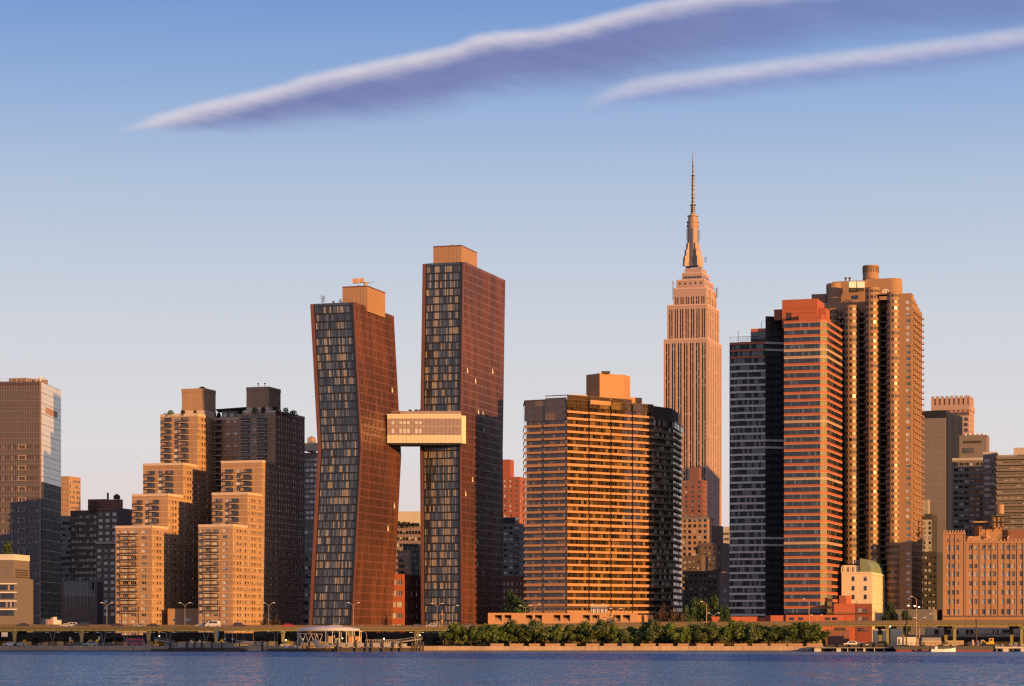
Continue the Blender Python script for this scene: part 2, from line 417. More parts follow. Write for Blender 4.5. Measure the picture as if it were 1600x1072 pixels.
mat('panel_dark', (.05, .05, .06), .55, .1, .3, spec=.15); mat('brick_black', (.05, .045, .045), .9, .2, .3); mat('band_shaded', (.17, .125, .08), .8, .1, .3); mat('concrete_far', (.20, .165, .155), .9, .1, .2, streak=True)
glass('glass_mirror', (.09, .085, .09), .07, 1.0)
STY.update({
 'apt': dict(fr=.09, n=(2, 1), frame='frame_white', pal=[('glass_dark', .55), ('glass_mid', .15), ('glass_blind', .3)], blind=.35, bm='glass_blind'),
 'aptw': dict(fr=.10, n=(3, 1), frame='frame_white', pal=[('glass_dark', .22), ('glass_grey', .28), ('glass_blind', .5)], blind=.3, bm='glass_blind'),
 'small': dict(fr=.08, n=(1, 1), frame='frame_grey', pal=[('glass_dark', .72), ('glass_grey', .28)], blind=.2, bm='glass_blind'),
 'balc': dict(fr=.07, n=(3, 1), frame='frame_grey', pal=[('glass_dark', .6), ('glass_mid', .2), ('glass_amber', .2)], each=1),
 'dark': dict(fr=.08, n=(2, 1), frame='frame_dark', pal=[('glass_dark', .72), ('glass_mid', .2), ('glass_blind', .08)], blind=.12, bm='glass_blind'),
 'dim': dict(fr=.10, n=(2, 1), frame='frame_grey', pal=[('glass_dark', .55), ('glass_blue', .25), ('glass_blind', .2)], blind=.3, bm='glass_blind'),
 'cu_d': dict(fr=.07, n=(4, 1), frame='dark_metal', pal=[('glass_dark', .62), ('glass_mid', .25), ('glass_cream', .13)], each=1),
 **{'cu%d%d' % (i, k): dict(fr=.07, n=(4, 1), frame='dark_metal', pal=[('glass_dark', .25), ('glass_mid', .4), ('glass_grey', .35)], each=1, alt='glass_cream', colp=[min(.95, c * (.35, .75, 1.35)[k] + (0, .02, .14)[k]) for c in q]) for k in range(3) for i, q in enumerate(([.75, .12, .1, .1], [.2, .8, .6, .1], [.1, .1, .12, .55], [.25, .12, .8, .3], [.1, .15, .3, .45]))},
 'cu_m': dict(fr=.07, n=(4, 1), frame='dark_metal', pal=[('glass_dark', .36), ('glass_grey', .2), ('glass_cream', .44)], each=1),
 'cu_c': dict(fr=.07, n=(4, 1), frame='dark_metal', pal=[('glass_dark', .1), ('glass_grey', .15), ('glass_cream', .75)], each=1),
 'ribd': dict(fr=.07, n=(6, 1), frame='frame_dark', pal=[('panel_dark', .6), ('glass_dark', .3), ('glass_mid', .1)], each=1),
 'cham': dict(fr=.07, n=(1, 1), frame='frame_dark', pal=[('glass_olive', 1)]),
 'shaft': dict(fr=.0, n=(1, 1), frame='frame_dark', pal=[('panel_dark', 1)]),
 'slot': dict(fr=.0, n=(1, 1), frame='dark_metal', pal=[('glass_bronze', .6), ('glass_dark', .4)]),
 'hor': dict(fr=.08, n=(4, 1), frame='frame_bronze', pal=[('glass_bronze', .52), ('glass_dark', .26), ('glass_amber', .22)], each=1),
 'hord': dict(fr=.08, n=(3, 1), frame='frame_bronze', pal=[('glass_dark', .35), ('glass_olive', .25), ('glass_blind', .25), ('glass_cream', .15)], each=1),  # pale blind panes stand in for reflections on the shaded right facets
 'crown': dict(fr=.09, n=(5, 2), frame='frame_bronze', pal=[('glass_bronze', .85), ('glass_amber', .15)]),
 'rib': dict(fr=.07, n=(6, 1), frame='frame_dark', pal=[('glass_dark', .62), ('glass_mid', .26), ('glass_grey', .12)], each=1),
 'bay': dict(fr=.08, n=(1, 1), frame='frame_bronze', pal=[('glass_bay', .7), ('glass_amber', .15), ('glass_dark', .15)]),
 'ware': dict(fr=.11, n=(2, 2), frame='frame_grey', pal=[('glass_dark', .36), ('glass_grey', .2), ('glass_blind', .44)]),
 'mir': dict(fr=.06, n=(1, 1), frame='frame_grey', pal=[('glass_mirror', 1)]),
 'off': dict(fr=.06, n=(6, 1), frame='mauve_panel', pal=[('glass_mid', .5), ('glass_dark', .3), ('glass_grey', .2)], each=1),
 'offl': dict(fr=.06, n=(6, 1), frame='frame_dark', pal=[('glass_dark', .75), ('glass_cream', .25)], each=1),
})
def _add(s, f, cs, rs, d, sty):
    for r in rs:
        for c in cs: s.l.append((f, c[0], c[1], r[0], r[1], d, c[2] if len(c) > 2 else sty))
Wins.add = _add
def _wall(mb, f, z0, z1, cs, rs, d, m, mrev=None, _w=wall): _w(mb, f, z0, z1, [c[:2] for c in cs], rs, d, m, mrev)
wall = _wall
HID = lambda x, y: y > 979
def tower(name, label, cat, xl, xc, xr, ytop, Y, m, gl=None, gr=None, a=17.3, roof='roof_tar', z0=GROUND, cap=None, lines=None, fh=3.0, sill=.9, wh=1.5, d=.22, ww=1.4, sty='dim', hide=None, pitch=3.2, limit=100, group=None, skipr=()):
    """a plain city building; gl / gr = number of window columns (None: by pitch, 0: blank wall)"""
    c = CB(xl, xc, xr, Y, a); z1 = Z(ytop, Y); t = thing(name, label, cat, c.base, group)
    w = Wins(t, hide=hide or HID); mb = MB()
    def g(f, n):
        if n == 0: return None
        n = n or max(1, int(f.L / pitch)); return (cols(f.L, n, min(ww, f.L / n * .8), .5, .5), rows(z0, z0, z1, fh, sill, wh, skipr), sty)
    block(mb, c, z0, z1, m, roof, g(c.L, gl), g(c.R, gr), w, cap=cap, lines=lines, d=d)
    mb.build('wall', t); w.flush(limit)
    return t, c, z1
def roofbox(t, c, a0, a1, b0, b1, z0, z1, m, name='bulkhead', top='roof_tar'):
    """box standing on the roof of footprint c: a metres left of the corner, b metres back"""
    mb = MB(); mb.prism([c.at(a1, b0), c.at(a0, b0), c.at(a0, b1), c.at(a1, b1)], z0, z1, m, top); return mb.build(name, t)
def tank(t, x, y, z, r, h, legs=2.0, m='wood_dark', name='water_tank'):
    mb = MB(); mb.lathe((x, y), [(r, z + legs), (r * 1.02, z + legs + h * .5), (r, z + legs + h)], m, 14)
    mb.lathe((x, y), [(r * 1.08, z + legs + h), (r * .5, z + legs + h + r * .45), (.05, z + legs + h + r * .7)], 'steel_dark', 14)
    for k in range(4):
        q = math.pi / 4 + k * math.pi / 2; mb.bar((x + r * .75 * math.cos(q), y + r * .75 * math.sin(q), z), (x + r * .75 * math.cos(q), y + r * .75 * math.sin(q), z + legs), .12, 'steel_dark')
    return mb.build(name, t)
def shrub_mb(x, y, z, r, h, m, rng, n=160, ls=.28):
    mb = MB()
    for k in range(n):
        u = rng.random() ** .5; q = rng.random() * 6.283; zz = rng.random()
        rr = r * u * (1.15 - zz * .6); p = Vector((x + rr * math.cos(q), y + rr * math.sin(q), z + .15 + zz * h))
        a = Vector((rng.gauss(0, 1), rng.gauss(0, 1), rng.gauss(0, 1))).normalized(); b = a.cross(Vector((rng.gauss(0, 1), rng.gauss(0, 1), rng.gauss(0, 1)))).normalized()
        l = ls * rng.uniform(.6, 1.4); mb.poly([p - a * l, p + b * l * .7, p + a * l, p - b * l * .7], m)
    mb.bar((x, y, z), (x, y, z + h * .6), .06, 'wood_dark', 5)
    return mb
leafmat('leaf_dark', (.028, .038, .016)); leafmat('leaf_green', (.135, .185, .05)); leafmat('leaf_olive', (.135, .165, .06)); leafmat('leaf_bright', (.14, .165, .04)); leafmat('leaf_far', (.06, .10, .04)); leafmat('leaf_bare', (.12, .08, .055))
def shrub(x, y, z, r, h, label, m='leaf_dark', name='roof_shrub', cat='shrub', group='shrubs on the roofs', n=160, ls=.28):
    o = shrub_mb(x, y, z, r, h, m, random.Random(int(x * 7 + y * 3)), n, ls).build(name, loc=(x, y, z)); return tag(o, label, cat, group)

# ---------------------------------------------------------------- ground, water
mat('asphalt', (.055, .052, .05), .9, .2, .15); mat('paving', (.2, .17, .15), .9, .2, .3)
mb = MB(); mb.poly([(-9000, 846, GROUND), (9000, 846, GROUND), (9000, 30000, GROUND), (-9000, 30000, GROUND)], 'asphalt'); struct(mb.build('ground'))
mb = MB(); mb.poly([(-9000, 846.4, GROUND + .012), (9000, 846.4, GROUND + .012), (9000, 864, GROUND + .012), (-9000, 864, GROUND + .012)], 'paving'); struct(mb.build('promenade'))
wm = bpy.data.materials.new('river_water'); wm.use_nodes = True; MATS['river_water'] = wm; t_ = wm.node_tree; TREE[0] = t_
b_ = t_.nodes['Principled BSDF']; b_.inputs['Base Color'].default_value = (.085, .175, .31, 1); b_.inputs['Roughness'].default_value = .12; b_.inputs['IOR'].default_value = 1.4
g_ = t_.nodes.new('ShaderNodeTexCoord'); mp_ = t_.nodes.new('ShaderNodeMapping'); mp_.inputs['Scale'].default_value = (.5, .28, 1); mp_.inputs['Rotation'].default_value = (0, 0, R(12)); t_.links.new(g_.outputs['Object'], mp_.inputs[0])
wv = V(mp_.outputs[0])
def ncol(scale, det):
    n = t_.nodes.new('ShaderNodeTexNoise'); n.inputs['Scale'].default_value = scale; n.inputs['Detail'].default_value = det; n.inputs['Roughness'].default_value = .6; t_.links.new(wv.s, n.inputs['Vector'])
    q = t_.nodes.new('ShaderNodeSeparateXYZ'); t_.links.new(n.outputs['Color'], q.inputs[0]); return V(q.outputs[0]) - .5, V(q.outputs[1]) - .5
(a1, b1), (a2, b2) = ncol(2.4, 4), ncol(.22, 3)
gust = noise(wv, .05, 3.0, .6) * .7 + .62                       # patches of rougher and calmer water
nv_ = xyz((a1 * 1.1 + a2 * .35) * gust, (b1 * 2.9 + b2 * .8) * gust - .26, 1.0)
nn_ = t_.nodes.new('ShaderNodeVectorMath'); nn_.operation = 'NORMALIZE'; t_.links.new(nv_.s, nn_.inputs[0]); t_.links.new(nn_.outputs[0], b_.inputs['Normal'])
mb = MB(); mb.poly([(-9000, -4000, 0), (9000, -4000, 0), (9000, 846.3, 0), (-9000, 846.3, 0)], 'river_water'); struct(mb.build('river_water'))

# ---------------------------------------------------------------- stepped tan apartment tower (two ziggurat wings joined at the back)
YB = 1037.5
def pxof(p): return 800 + F * p.x / p.y
C0 = CB(310, 363.5, 471.5, YB); DR = C0.dr; DL = C0.dl
kA = (237.6 - 800) / F; tA = (kA * C0.C.y - C0.C.x) / (DL.x - kA * DL.y); CA = C0.C + DL * tA
st = thing('stepped_apartment_tower', 'tan brick apartment tower stepping up in two terraced wings, left of the copper towers', 'apartment tower', C0.base)
fh = 2.72; stw = Wins(st, hide=lambda x, y: y > 972 or (x > 412 and x < 440 and False)); balc = []
def zig(C, xls, ts, tops, nb):
    mb = MB(); blocks = []
    for i in range(4):
        p = C + DR * ts[i]; q = C + DR * ts[i + 1]
        c = CB(xls[i], pxof(p), pxof(q), p.y); z1 = Z(tops[i], p.y); z0 = GROUND; L = c.L.L
        rl = rows(GROUND, GROUND + 3, z1 - 1.0, fh, .95, 1.35)
        # front: window column, balcony bay, window column, balcony bay, blank corner
        u = L / 15.5
        if i == 0:
            cl = [(.7 * u, 1.9 * u, 'aptw'), (3.0 * u, 5.4 * u, 'aptw'), (6.4 * u, 8.8 * u, 'aptw'), (10.9 * u, 12.9 * u, 'aptw')]; bal = [(2.7 * u, 5.9 * u), (6.2 * u, 9.4 * u)]
        else:
            cl = [(1.4 * u, 4.6 * u, 'balc'), (5.7 * u, 7.4 * u, 'apt'), (8.4 * u, 11.7 * u, 'balc')]; bal = [(1.2 * u, 4.7 * u), (8.2 * u, 11.9 * u)]
        LR = c.R.L; nR = int(LR / 2.7); cr = [(a, b, 'aptw' if k % 3 == 0 else 'small') for k, (a, b) in enumerate(cols(LR, nR, 1.35, 1.2, .6))]
        if cr: cr[0] = (.5, 2.0, 'aptw')
        zl = tops[i - 1] if i else None
        zlo = GROUND if i == 0 else Z(tops[i - 1], (C + DR * ts[i - 1]).y)
        rl = [r for r in rl if r[0] > zlo]
        block(mb, c, z0 if i == 0 else zlo - 2, z1, 'brick_tan', 'roof_gravel', (cl, rl, 'apt'), None, stw, lines=('stone_band', fh, .16), zb=GROUND, d=.3, cap='stone_band', caph=1.0, no_right=True)
        # right face is rebuilt from the ground with its own windows
        rr = rows(GROUND, GROUND + 3, z1 - 1.0, fh, .95, 1.35)
        f = Face(c.C, DR, LR); wall(mb, f, GROUND, z1 - .05, cr, rr, .2, 'brick_tan'); stw.add(f, cr, rr, .2, 'small')
        k = 1
        while GROUND + k * fh < (zlo if i else 0) - .5: strip(mb, f, 0, LR, GROUND + k * fh - .08, GROUND + k * fh + .08, .05, 'stone_band'); k += 1
        for r in rl:
            if i == 0 and r[0] < GROUND + 5.2 * fh: continue
            for a, b in bal:
                m2 = MB(); z = r[0] - .95
                strip(m2, c.L, a, b, z - .1, z + .12, 1.5, 'stone_band')
                for s0, s1, pr in ((a, b, 1.5),):
                    m2.poly([c.L.P(s0, z + .12, -1.46), c.L.P(s1, z + .12, -1.46), c.L.P(s1, z + .95, -1.46), c.L.P(s0, z + .95, -1.46)], 'rail_dark')
                    m2.obox(c.L.P(s0, z + .12, 0), c.L.P(s0, z + .12, -1.46) - c.L.P(s0, z + .12, 0), c.L.u.to_3d() * .05, (0, 0, .85), 'rail_dark')
                    m2.obox(c.L.P(s1 - .05, z + .12, 0), c.L.P(s1, z + .12, -1.46) - c.L.P(s1, z + .12, 0), c.L.u.to_3d() * .05, (0, 0, .85), 'rail_dark')
                balc.append(m2)
        blocks.append((c, z1))
    # dark vertical joints of the lowest front
    c, z1 = blocks[0]; u = c.L.L / 15.5
    for s in (2.55 * u, 9.6 * u): strip(mb, c.L, s, s + .28, GROUND + 2.5, GROUND + 6 * fh, .06, 'recess_dark')
    mb.build('wing', st)
    return blocks
TS = [0, 15.5, 31, 46, 80]
BB = zig(C0.C, [310, 331, 345.5, 373], TS, [819, 769, 719, 641], 2)
AB = zig(CA, [180.5, 206, 223.5, 250.5], [0, 15.5, 31, 46, 80], [821, 771, 723, 646], 2)
# cross wing joining the two tallest blocks at the back
cA4, zA = AB[3]; cB4, zB = BB[3]
p0 = cA4.C + DR * 17; fL = (cB4.A + DR * 10 - p0).dot(-DL)
f = Face(p0, -DL, fL); mb = MB(); rs = rows(GROUND, GROUND + 3, zA - 1, fh, .95, 1.35); cs = [(1, 4, 'balc'), (6, 8, 'aptw'), (9.5, 11.5, 'aptw')] + [(a, a + 1.6, 'apt') for a in (13.5, 17) if a + 2 < fL]
wall(mb, f, GROUND, zA - .6, cs, rs, .3, 'brick_tan'); stw.add(f, cs, rs, .3, 'apt')
strip(mb, f, 0, fL, zA - 1.6, zA - .6, .08, 'stone_band')
k = 1
while GROUND + k * fh < zA - 2: strip(mb, f, 0, fL, GROUND + k * fh - .08, GROUND + k * fh + .08, .05, 'stone_band'); k += 1
q0, q1 = f.P(0, 0), f.P(fL, 0); mb.poly([(q0.x, q0.y, zA - .9), (q1.x, q1.y, zA - .9), (q1.x + DR.x * 14, q1.y + DR.y * 14, zA - .9), (q0.x + DR.x * 14, q0.y + DR.y * 14, zA - .9)], 'roof_gravel')
mb.build('cross_wing', st)
for r in rs:
    m2 = MB(); z = r[0] - .95; strip(m2, f, .6, 4.6, z - .1, z + .12, 1.4, 'stone_band'); strip(m2, f, .6, 4.6, z + .15, z + .95, 1.38, 'rail_dark', d0=-1.32); balc.append(m2)
parts(st, 'balcony', balc, 100); stw.flush(100)
# mechanical penthouses and roof pavilion
def penthouse(c, z, xl, xc, xr, yt, b, m, cone):
    p = CB(xl, xc, xr, (c.C + DR * b).y); z1 = Z(yt, p.C.y); mb = MB(); mb.prism(p.pts(), z - 1, z1, m, 'roof_tar')
    for f in (p.L, p.R):
        strip(mb, f, -.1 if f is p.L else 0, f.L, z1 - 1.6, z1 - .02, .12, m); strip(mb, f, 0, f.L, z - .5, z + 2.2, .3, 'stone_band')
    o = mb.build('mechanical_penthouse', st); st_ = o
    if cone:
        q = p.at(p.Ll * .35, p.Lr * .5); m2 = MB(); m2.lathe((q.x, q.y), [(2.4, z1), (1.4, z1 + .9), (.1, z1 + 1.5)], 'steel_dark', 10); m2.build('roof_vent', st_)
    else:
        for a_ in (.25, .55):
            q = p.at(p.Ll * a_, 2); m2 = MB(); m2.bar((q.x, q.y, z1), (q.x, q.y, z1 + 1.6), .15, 'steel_dark'); m2.bar((q.x - .35, q.y, z1 + 1.6), (q.x + .35, q.y, z1 + 1.6), .3, 'steel_dark'); m2.build('exhaust_pipe', st_)
    return p
penthouse(cA4, zA, 284, 320, 337, 606.5, 9, 'brick_tan', True)
penthouse(cB4, zB, 385, 420, 438.5, 604, 9, 'brick_tan', False)
mb = MB(); g0 = Vector((X(338, 1112), 1112, zA - 1)); w_ = X(386, 1112) - g0.x
mb.box(g0.x + 2.5, g0.x + w_ - 2, 1112, 1120, zA - 1, zA + 3.0, 'concrete'); mb.obox((g0.x, 1110, zA + 3.0), (w_, 0, 1.0), (0, 12, 0), (0, 0, .5), 'steel_dark')
for q in (1, 5, 9, 12): mb.box(g0.x + q, g0.x + q + .25, 1110.4, 1110.65, zA - 1, zA + 3.1, 'steel_dark')
for q in (3.2, 6.2, 9.2): mb.box(g0.x + q, g0.x + q + 1.6, 1111.95, 1112.0, zA, zA + 1.8, 'glass_blind')
mb.build('roof_pavilion', st)
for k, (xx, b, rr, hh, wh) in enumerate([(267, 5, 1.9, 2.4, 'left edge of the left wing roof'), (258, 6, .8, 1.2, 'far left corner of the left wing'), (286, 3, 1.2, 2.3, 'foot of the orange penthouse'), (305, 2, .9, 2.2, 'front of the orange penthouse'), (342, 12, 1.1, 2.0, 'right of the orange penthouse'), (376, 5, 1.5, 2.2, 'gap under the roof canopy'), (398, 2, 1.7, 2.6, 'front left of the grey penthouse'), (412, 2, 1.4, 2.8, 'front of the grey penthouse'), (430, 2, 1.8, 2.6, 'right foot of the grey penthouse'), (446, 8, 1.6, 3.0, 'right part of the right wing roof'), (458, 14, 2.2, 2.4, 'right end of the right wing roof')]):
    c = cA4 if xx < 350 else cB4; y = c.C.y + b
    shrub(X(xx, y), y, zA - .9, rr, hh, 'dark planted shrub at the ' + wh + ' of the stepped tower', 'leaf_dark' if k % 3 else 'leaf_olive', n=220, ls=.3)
# low wing between the two wings' feet
tower('lobby_building', 'low tan brick lobby building between the two wings of the stepped tower', 'low building', 262, 345, 350, 951, 1052, 'brick_tan', 4, 0, fh=4, sill=2, wh=1.4, ww=2.6, sty='apt', a=6)

# ---------------------------------------------------------------- bent copper towers and the skybridge
def copper_tower(label, xl, xc, xr, ytop, Y, sh, ph, yk, dens, a=17.3):
    c = CB(xl, xc, xr, Y, a, sh); z1 = Z(ytop, Y); t = thing('copper_tower', label, 'tower', c.base, 'bent copper towers')
    fh = 3.36; n = int((z1 - GROUND) / fh); zs = [z1 - k * fh for k in range(n + 1)][::-1]
    zk = Z(yk, Y)
    w = Wins(t, hide=HID); w2 = Wins(t, 'slot_window', hide=HID)
    mbL, mbR = MB(), MB(); LL, LRr = c.L.L, c.R.L
    # glass front: five bays a floor between dark slab edges
    rng = random.Random(len(label)); prev = GROUND
    bl = [(1.5 + i * (LL - 3.2) / 5 + .07, 1.5 + (i + 1) * (LL - 3.2) / 5 - .07) for i in range(5)]
    bias = [.35, .6, .45, .75, .4]
    rs = [(z + .36, z + fh - .12) for z in zs[:-1]]
    wall(mbL, c.L, GROUND, z1, bl, rs, .12, 'dark_metal')
    for r in rs:
        fl = rng.random() * .5 + dens
        for i, b in enumerate(bl):
            q = rng.random() * .9 + bias[i] * .8; sty = 'cu%d%d' % (i, 2 if q + fl > 1.5 else 1 if q + fl > 1.0 else 0)
            w.l.append((c.L, b[0], b[1], r[0], r[1], .12, sty))
    for z in zs: strip(mbL, c.L, 1.2, LL - 1.2, z - .14, z + .14, .22, 'dark_metal')
    mbL.build('glass_front', t)
    m2 = MB()
    def chunk(f, s0, s1, pr, m):
        zz = [GROUND, zk, z1 + 1.0]
        for i in range(2): strip(m2, f, s0, s1, zz[i], zz[i + 1], pr, m)
    chunk(c.L, -.15, 1.1, .7, 'copper_edge'); m2.build('copper_fin', t)
    m2 = MB(); chunk(c.L, LL - 1.5, LL - .55, .5, 'dark_metal'); m2.build('corner_channel', t)
    m2 = MB(); chunk(c.L, LL - .55, LL + .02, .55, 'copper_edge'); m2.build('copper_fin', t)
    # copper side: rows of narrow slots
    ns = int(LRr / 1.62); cr = cols(LRr, ns, .82, .6, .3); rr = [(z + .5, z + fh - .35) for z in zs[:-1]]
    wall(mbR, c.R, GROUND, z1, cr, rr, .16, 'copper')
    for z in zs: strip(mbR, c.R, 0, LRr, z - .1, z + .22, .1, 'copper_edge')
    strip(mbR, c.R, 0, LRr, z1, z1 + 1.3, .1, 'copper')
    zz = [GROUND, zk, z1 + 1.0]
    for f in (c.K, c.S):
        for i in range(2): mbR.poly([f.P(0, zz[i]), f.P(f.L, zz[i]), f.P(f.L, zz[i + 1]), f.P(0, zz[i + 1])], 'copper')
    mbR.poly([f.P(0, z1 - .3) for f in (c.L, c.R, c.K, c.S)], 'roof_tar')
    mbR.build('copper_cladding', t)
    for r in rr:
        for s in cr: w2.l.append((c.R, s[0], s[1], r[0], r[1], .16, 'slot'))
    w.flush(100); w2.flush(100)
    # a few opened vents catch the light
    rng = random.Random(5)
    for k in range(12 if Y > 1050 else 3):
        s = cr[rng.randrange(2, len(cr) - 2)]; r = rr[rng.randrange(6, len(rr) - 8)]; m2 = MB()
        P = c.R.P; m2.poly([P(s[0], r[0] + .1, -.12), P(s[1], r[0] + .1, -.5), P(s[1] - .1, r[1] - .5, -.3), P(s[0], r[1], -.12)], 'glass_blind'); m2.build('opened_vent', t)
    # glass balustrade over the front
    m2 = MB(); P = c.L.P; m2.poly([P(1, z1, .1), P(LL - 1, z1, .1), P(LL - 1, z1 + 1.2, .1), P(1, z1 + 1.2, .1)], 'glass_blue')
    for k in range(9): s = 1.2 + k * (LL - 2.6) / 8; m2.obox(P(s, z1, .05), c.L.u.to_3d() * .08, (-c.L.n).to_3d() * .08, (0, 0, 1.25), 'dark_metal')
    m2.build('roof_balustrade', t)
    # mechanical bulkhead
    pl, pc, pr, pt, pb = ph; q = CB(pl, pc, pr, Y + pb, a); zt = Z(pt, q.C.y); m2 = MB(); m2.prism(q.pts(), z1 - 1, zt, 'tan_metal', 'roof_tar')
    for f in (q.L, q.R):
        for k in range(int(f.L / 1.2)): strip(m2, f, k * 1.2, k * 1.2 + .12, z1, zt - .2, .06, 'tan_metal')
        strip(m2, f, 0, f.L, zt - .3, zt + .25, .08, 'copper_edge')
    o = m2.build('bulkhead', t); m2 = MB(); p = q.at(q.Ll * .4, 1.5); m2.box(p.x - .6, p.x + .6, p.y, p.y + 1.2, zt, zt + .8, 'grey_metal'); m2.build('roof_hatch', o)
    return t, c, z1, q, zt
zk1 = Z(700, 1040); e1 = Vector((.955, -.297))
zt1 = Z(476, 1040)
sh1 = lambda z: tuple(e1 * (-4.7 * (zk1 - z) / zk1 if z < zk1 else -3.4 * (z - zk1) / (zt1 - zk1)))
tw1, cw1, z1a, q1, zt1a = copper_tower('shorter leaning copper tower, kinked at mid height, orange crane on its roof box', 498, 566, 627, 476, 1040, sh1, (535, 574, 602, 447, 14), 700, -.05)
zk2 = Z(690, 1075); zt2 = Z(413.5, 1075)
sh2 = lambda z: tuple(e1 * (.6 * (zk2 - z) / zk2 if z < zk2 else 1.2 * (z - zk2) / (zt2 - zk2)))
tw2, cw2, z1b, q2, zt2b = copper_tower('taller of the two copper towers, with dark copper side and plain roof box', 657.5, 721, 785.5, 413.5, 1075, sh2, (677, 721, 745.5, 383.5, 6), 690, .36)
# window-cleaning crane
p = q1.at(3, 5); mb = MB(); mb.bar((p.x, p.y, zt1a), (p.x, p.y, zt1a + 2.6), .55, 'tan_metal'); mb.obox((p.x - 5.2, p.y - .8, zt1a + 2.0), (2.4, 0, 0), (0, 1.6, 0), (0, 0, 1.9), 'brick_orange'); mb.obox((p.x - 2.4, p.y - .8, zt1a + 2.2), (1.8, 0, 0), (0, 1.6, 0), (0, 0, 1.9), 'brick_orange')
cr_ = thing('window_cleaning_crane', 'small orange window cleaning crane on the roof box of the shorter copper tower', 'crane', (p.x, p.y, zt1a)); mb.build('crane_body', cr_)
mb = MB(); mb.bar((p.x - .5, p.y, zt1a + 1.2), (p.x + 1.6, p.y, zt1a + 2.4), .35, 'brick_orange'); mb.bar((p.x + 1.2, p.y, zt1a + 2.3), (p.x + 4.2, p.y, zt1a + 2.6), .1, 'steel_dark'); mb.build('crane_arm', cr_)
p = cw1.at(14, 3); s_ = sh1(z1a)
for k, (dx_, hh, l_) in enumerate([(-1.5, 4.6, 'bare taller sapling at the left corner of the shorter copper tower roof'), (3.0, 2.2, 'small bare sapling on the front edge of the shorter copper tower roof'), (6.0, 2.8, 'bare sapling nearer the roof box of the shorter copper tower')]):
    x_, y_ = p.x + dx_ + s_[0], p.y + s_[1] - dx_ * .3; mb = MB(); rng = random.Random(k)
    mb.bar((x_, y_, z1a - .3), (x_, y_, z1a + hh), .07, 'wood_dark', 5, .02)
    for j in range(60):
        z_ = z1a + hh * rng.uniform(.3, 1); q_ = rng.random() * 6.28; l2 = hh * .3 * rng.random(); e_ = Vector((x_ + l2 * math.cos(q_), y_ + l2 * math.sin(q_), z_ + .3)); mb.bar((x_, y_, z_ - .2), e_, .03, 'leaf_bare', 3, .012)
        mb.poly([e_, e_ + Vector((.16, 0, .1)), e_ + Vector((.1, .1, .25)), e_ + Vector((-.1, .1, .2))], 'leaf_olive')
    tag(mb.build('roof_sapling', loc=(x_, y_, z1a - .3)), l_, 'sapling', 'saplings on the copper tower roof')
# skybridge
mat('bridge_panel', (.66, .53, .40), .4, .06, .3); glass('bridge_glass', (.27, .185, .135), .16)
sb = thing('skybridge', 'pale panelled skybridge joining the two copper towers three storeys deep', 'skybridge', (X(605, 1069), 1069, Z(692, 1069)))
YBr = 1068.5; bx0, bx1 = X(604.8, YBr), X(720.5, YBr); bz0, bz1 = Z(692, YBr), Z(648.5, YBr); H = bz1 - bz0
mb = MB(); mb.box(bx0, bx1, YBr + .2, YBr + 13, bz0, bz1, 'bridge_panel'); mb.build('deck_box', sb)
mb = MB(); n = 19; pw = (bx1 - bx0) / n; its = []
for i in range(n):
    for (a, b, m) in ((0, .27, 'bridge_panel'), (.285, .6, 'bridge_glass'), (.615, .87, 'bridge_glass'), (.885, 1, 'bridge_panel')):
        m2 = MB(); m2.box(bx0 + i * pw + .05, bx0 + (i + 1) * pw - .05, YBr + .02, YBr + .2, bz0 + a * H, bz0 + b * H, m); its.append(m2)
        if m == 'bridge_glass' and i in (1, 3, 4, 5, 7, 8): m2.box(bx0 + i * pw + .25, bx0 + (i + 1) * pw - .25, YBr - .0, YBr + .03, bz0 + (a + .06) * H, bz0 + (b - .09) * H, 'glass_blind')
parts(sb, 'facade_panel', its, 100)
mb.box(bx0 - .1, bx1 + .1, YBr - .12, YBr + .1, bz1, bz1 + .5, 'bridge_panel'); mb.box(bx0, bx1, YBr + .3, YBr + 12, bz0 - .7, bz0 - .01, 'dark_metal'); mb.build('edge_trim', sb)
mb = MB(); xr0 = bx1 + .15; mb.obox((xr0, YBr - .0, bz0 - .2), (1.9, 1.5, 0), (-1.0, 5, 0), (0, 0, H), 'bridge_panel'); mb.build('end_pavilion', sb)
mb = MB(); mb.box(X(611, YBr), X(720, YBr), YBr + 3, YBr + 3.15, bz1 + .5, bz1 + 2.0, 'bridge_glass'); mb.box(X(611, YBr), X(625, YBr), YBr + 2.7, YBr + 2.9, bz1 + .5, bz1 + 1.7, 'copper'); mb.build('roof_screen', sb)
for k, xx in enumerate((641, 650, 656)): shrub(X(xx, 1074), 1074, bz1 + .1, 1.2, 2.6, ('low', 'middle', 'tall')[k] + ' dark shrub on the roof of the skybridge', n=120)
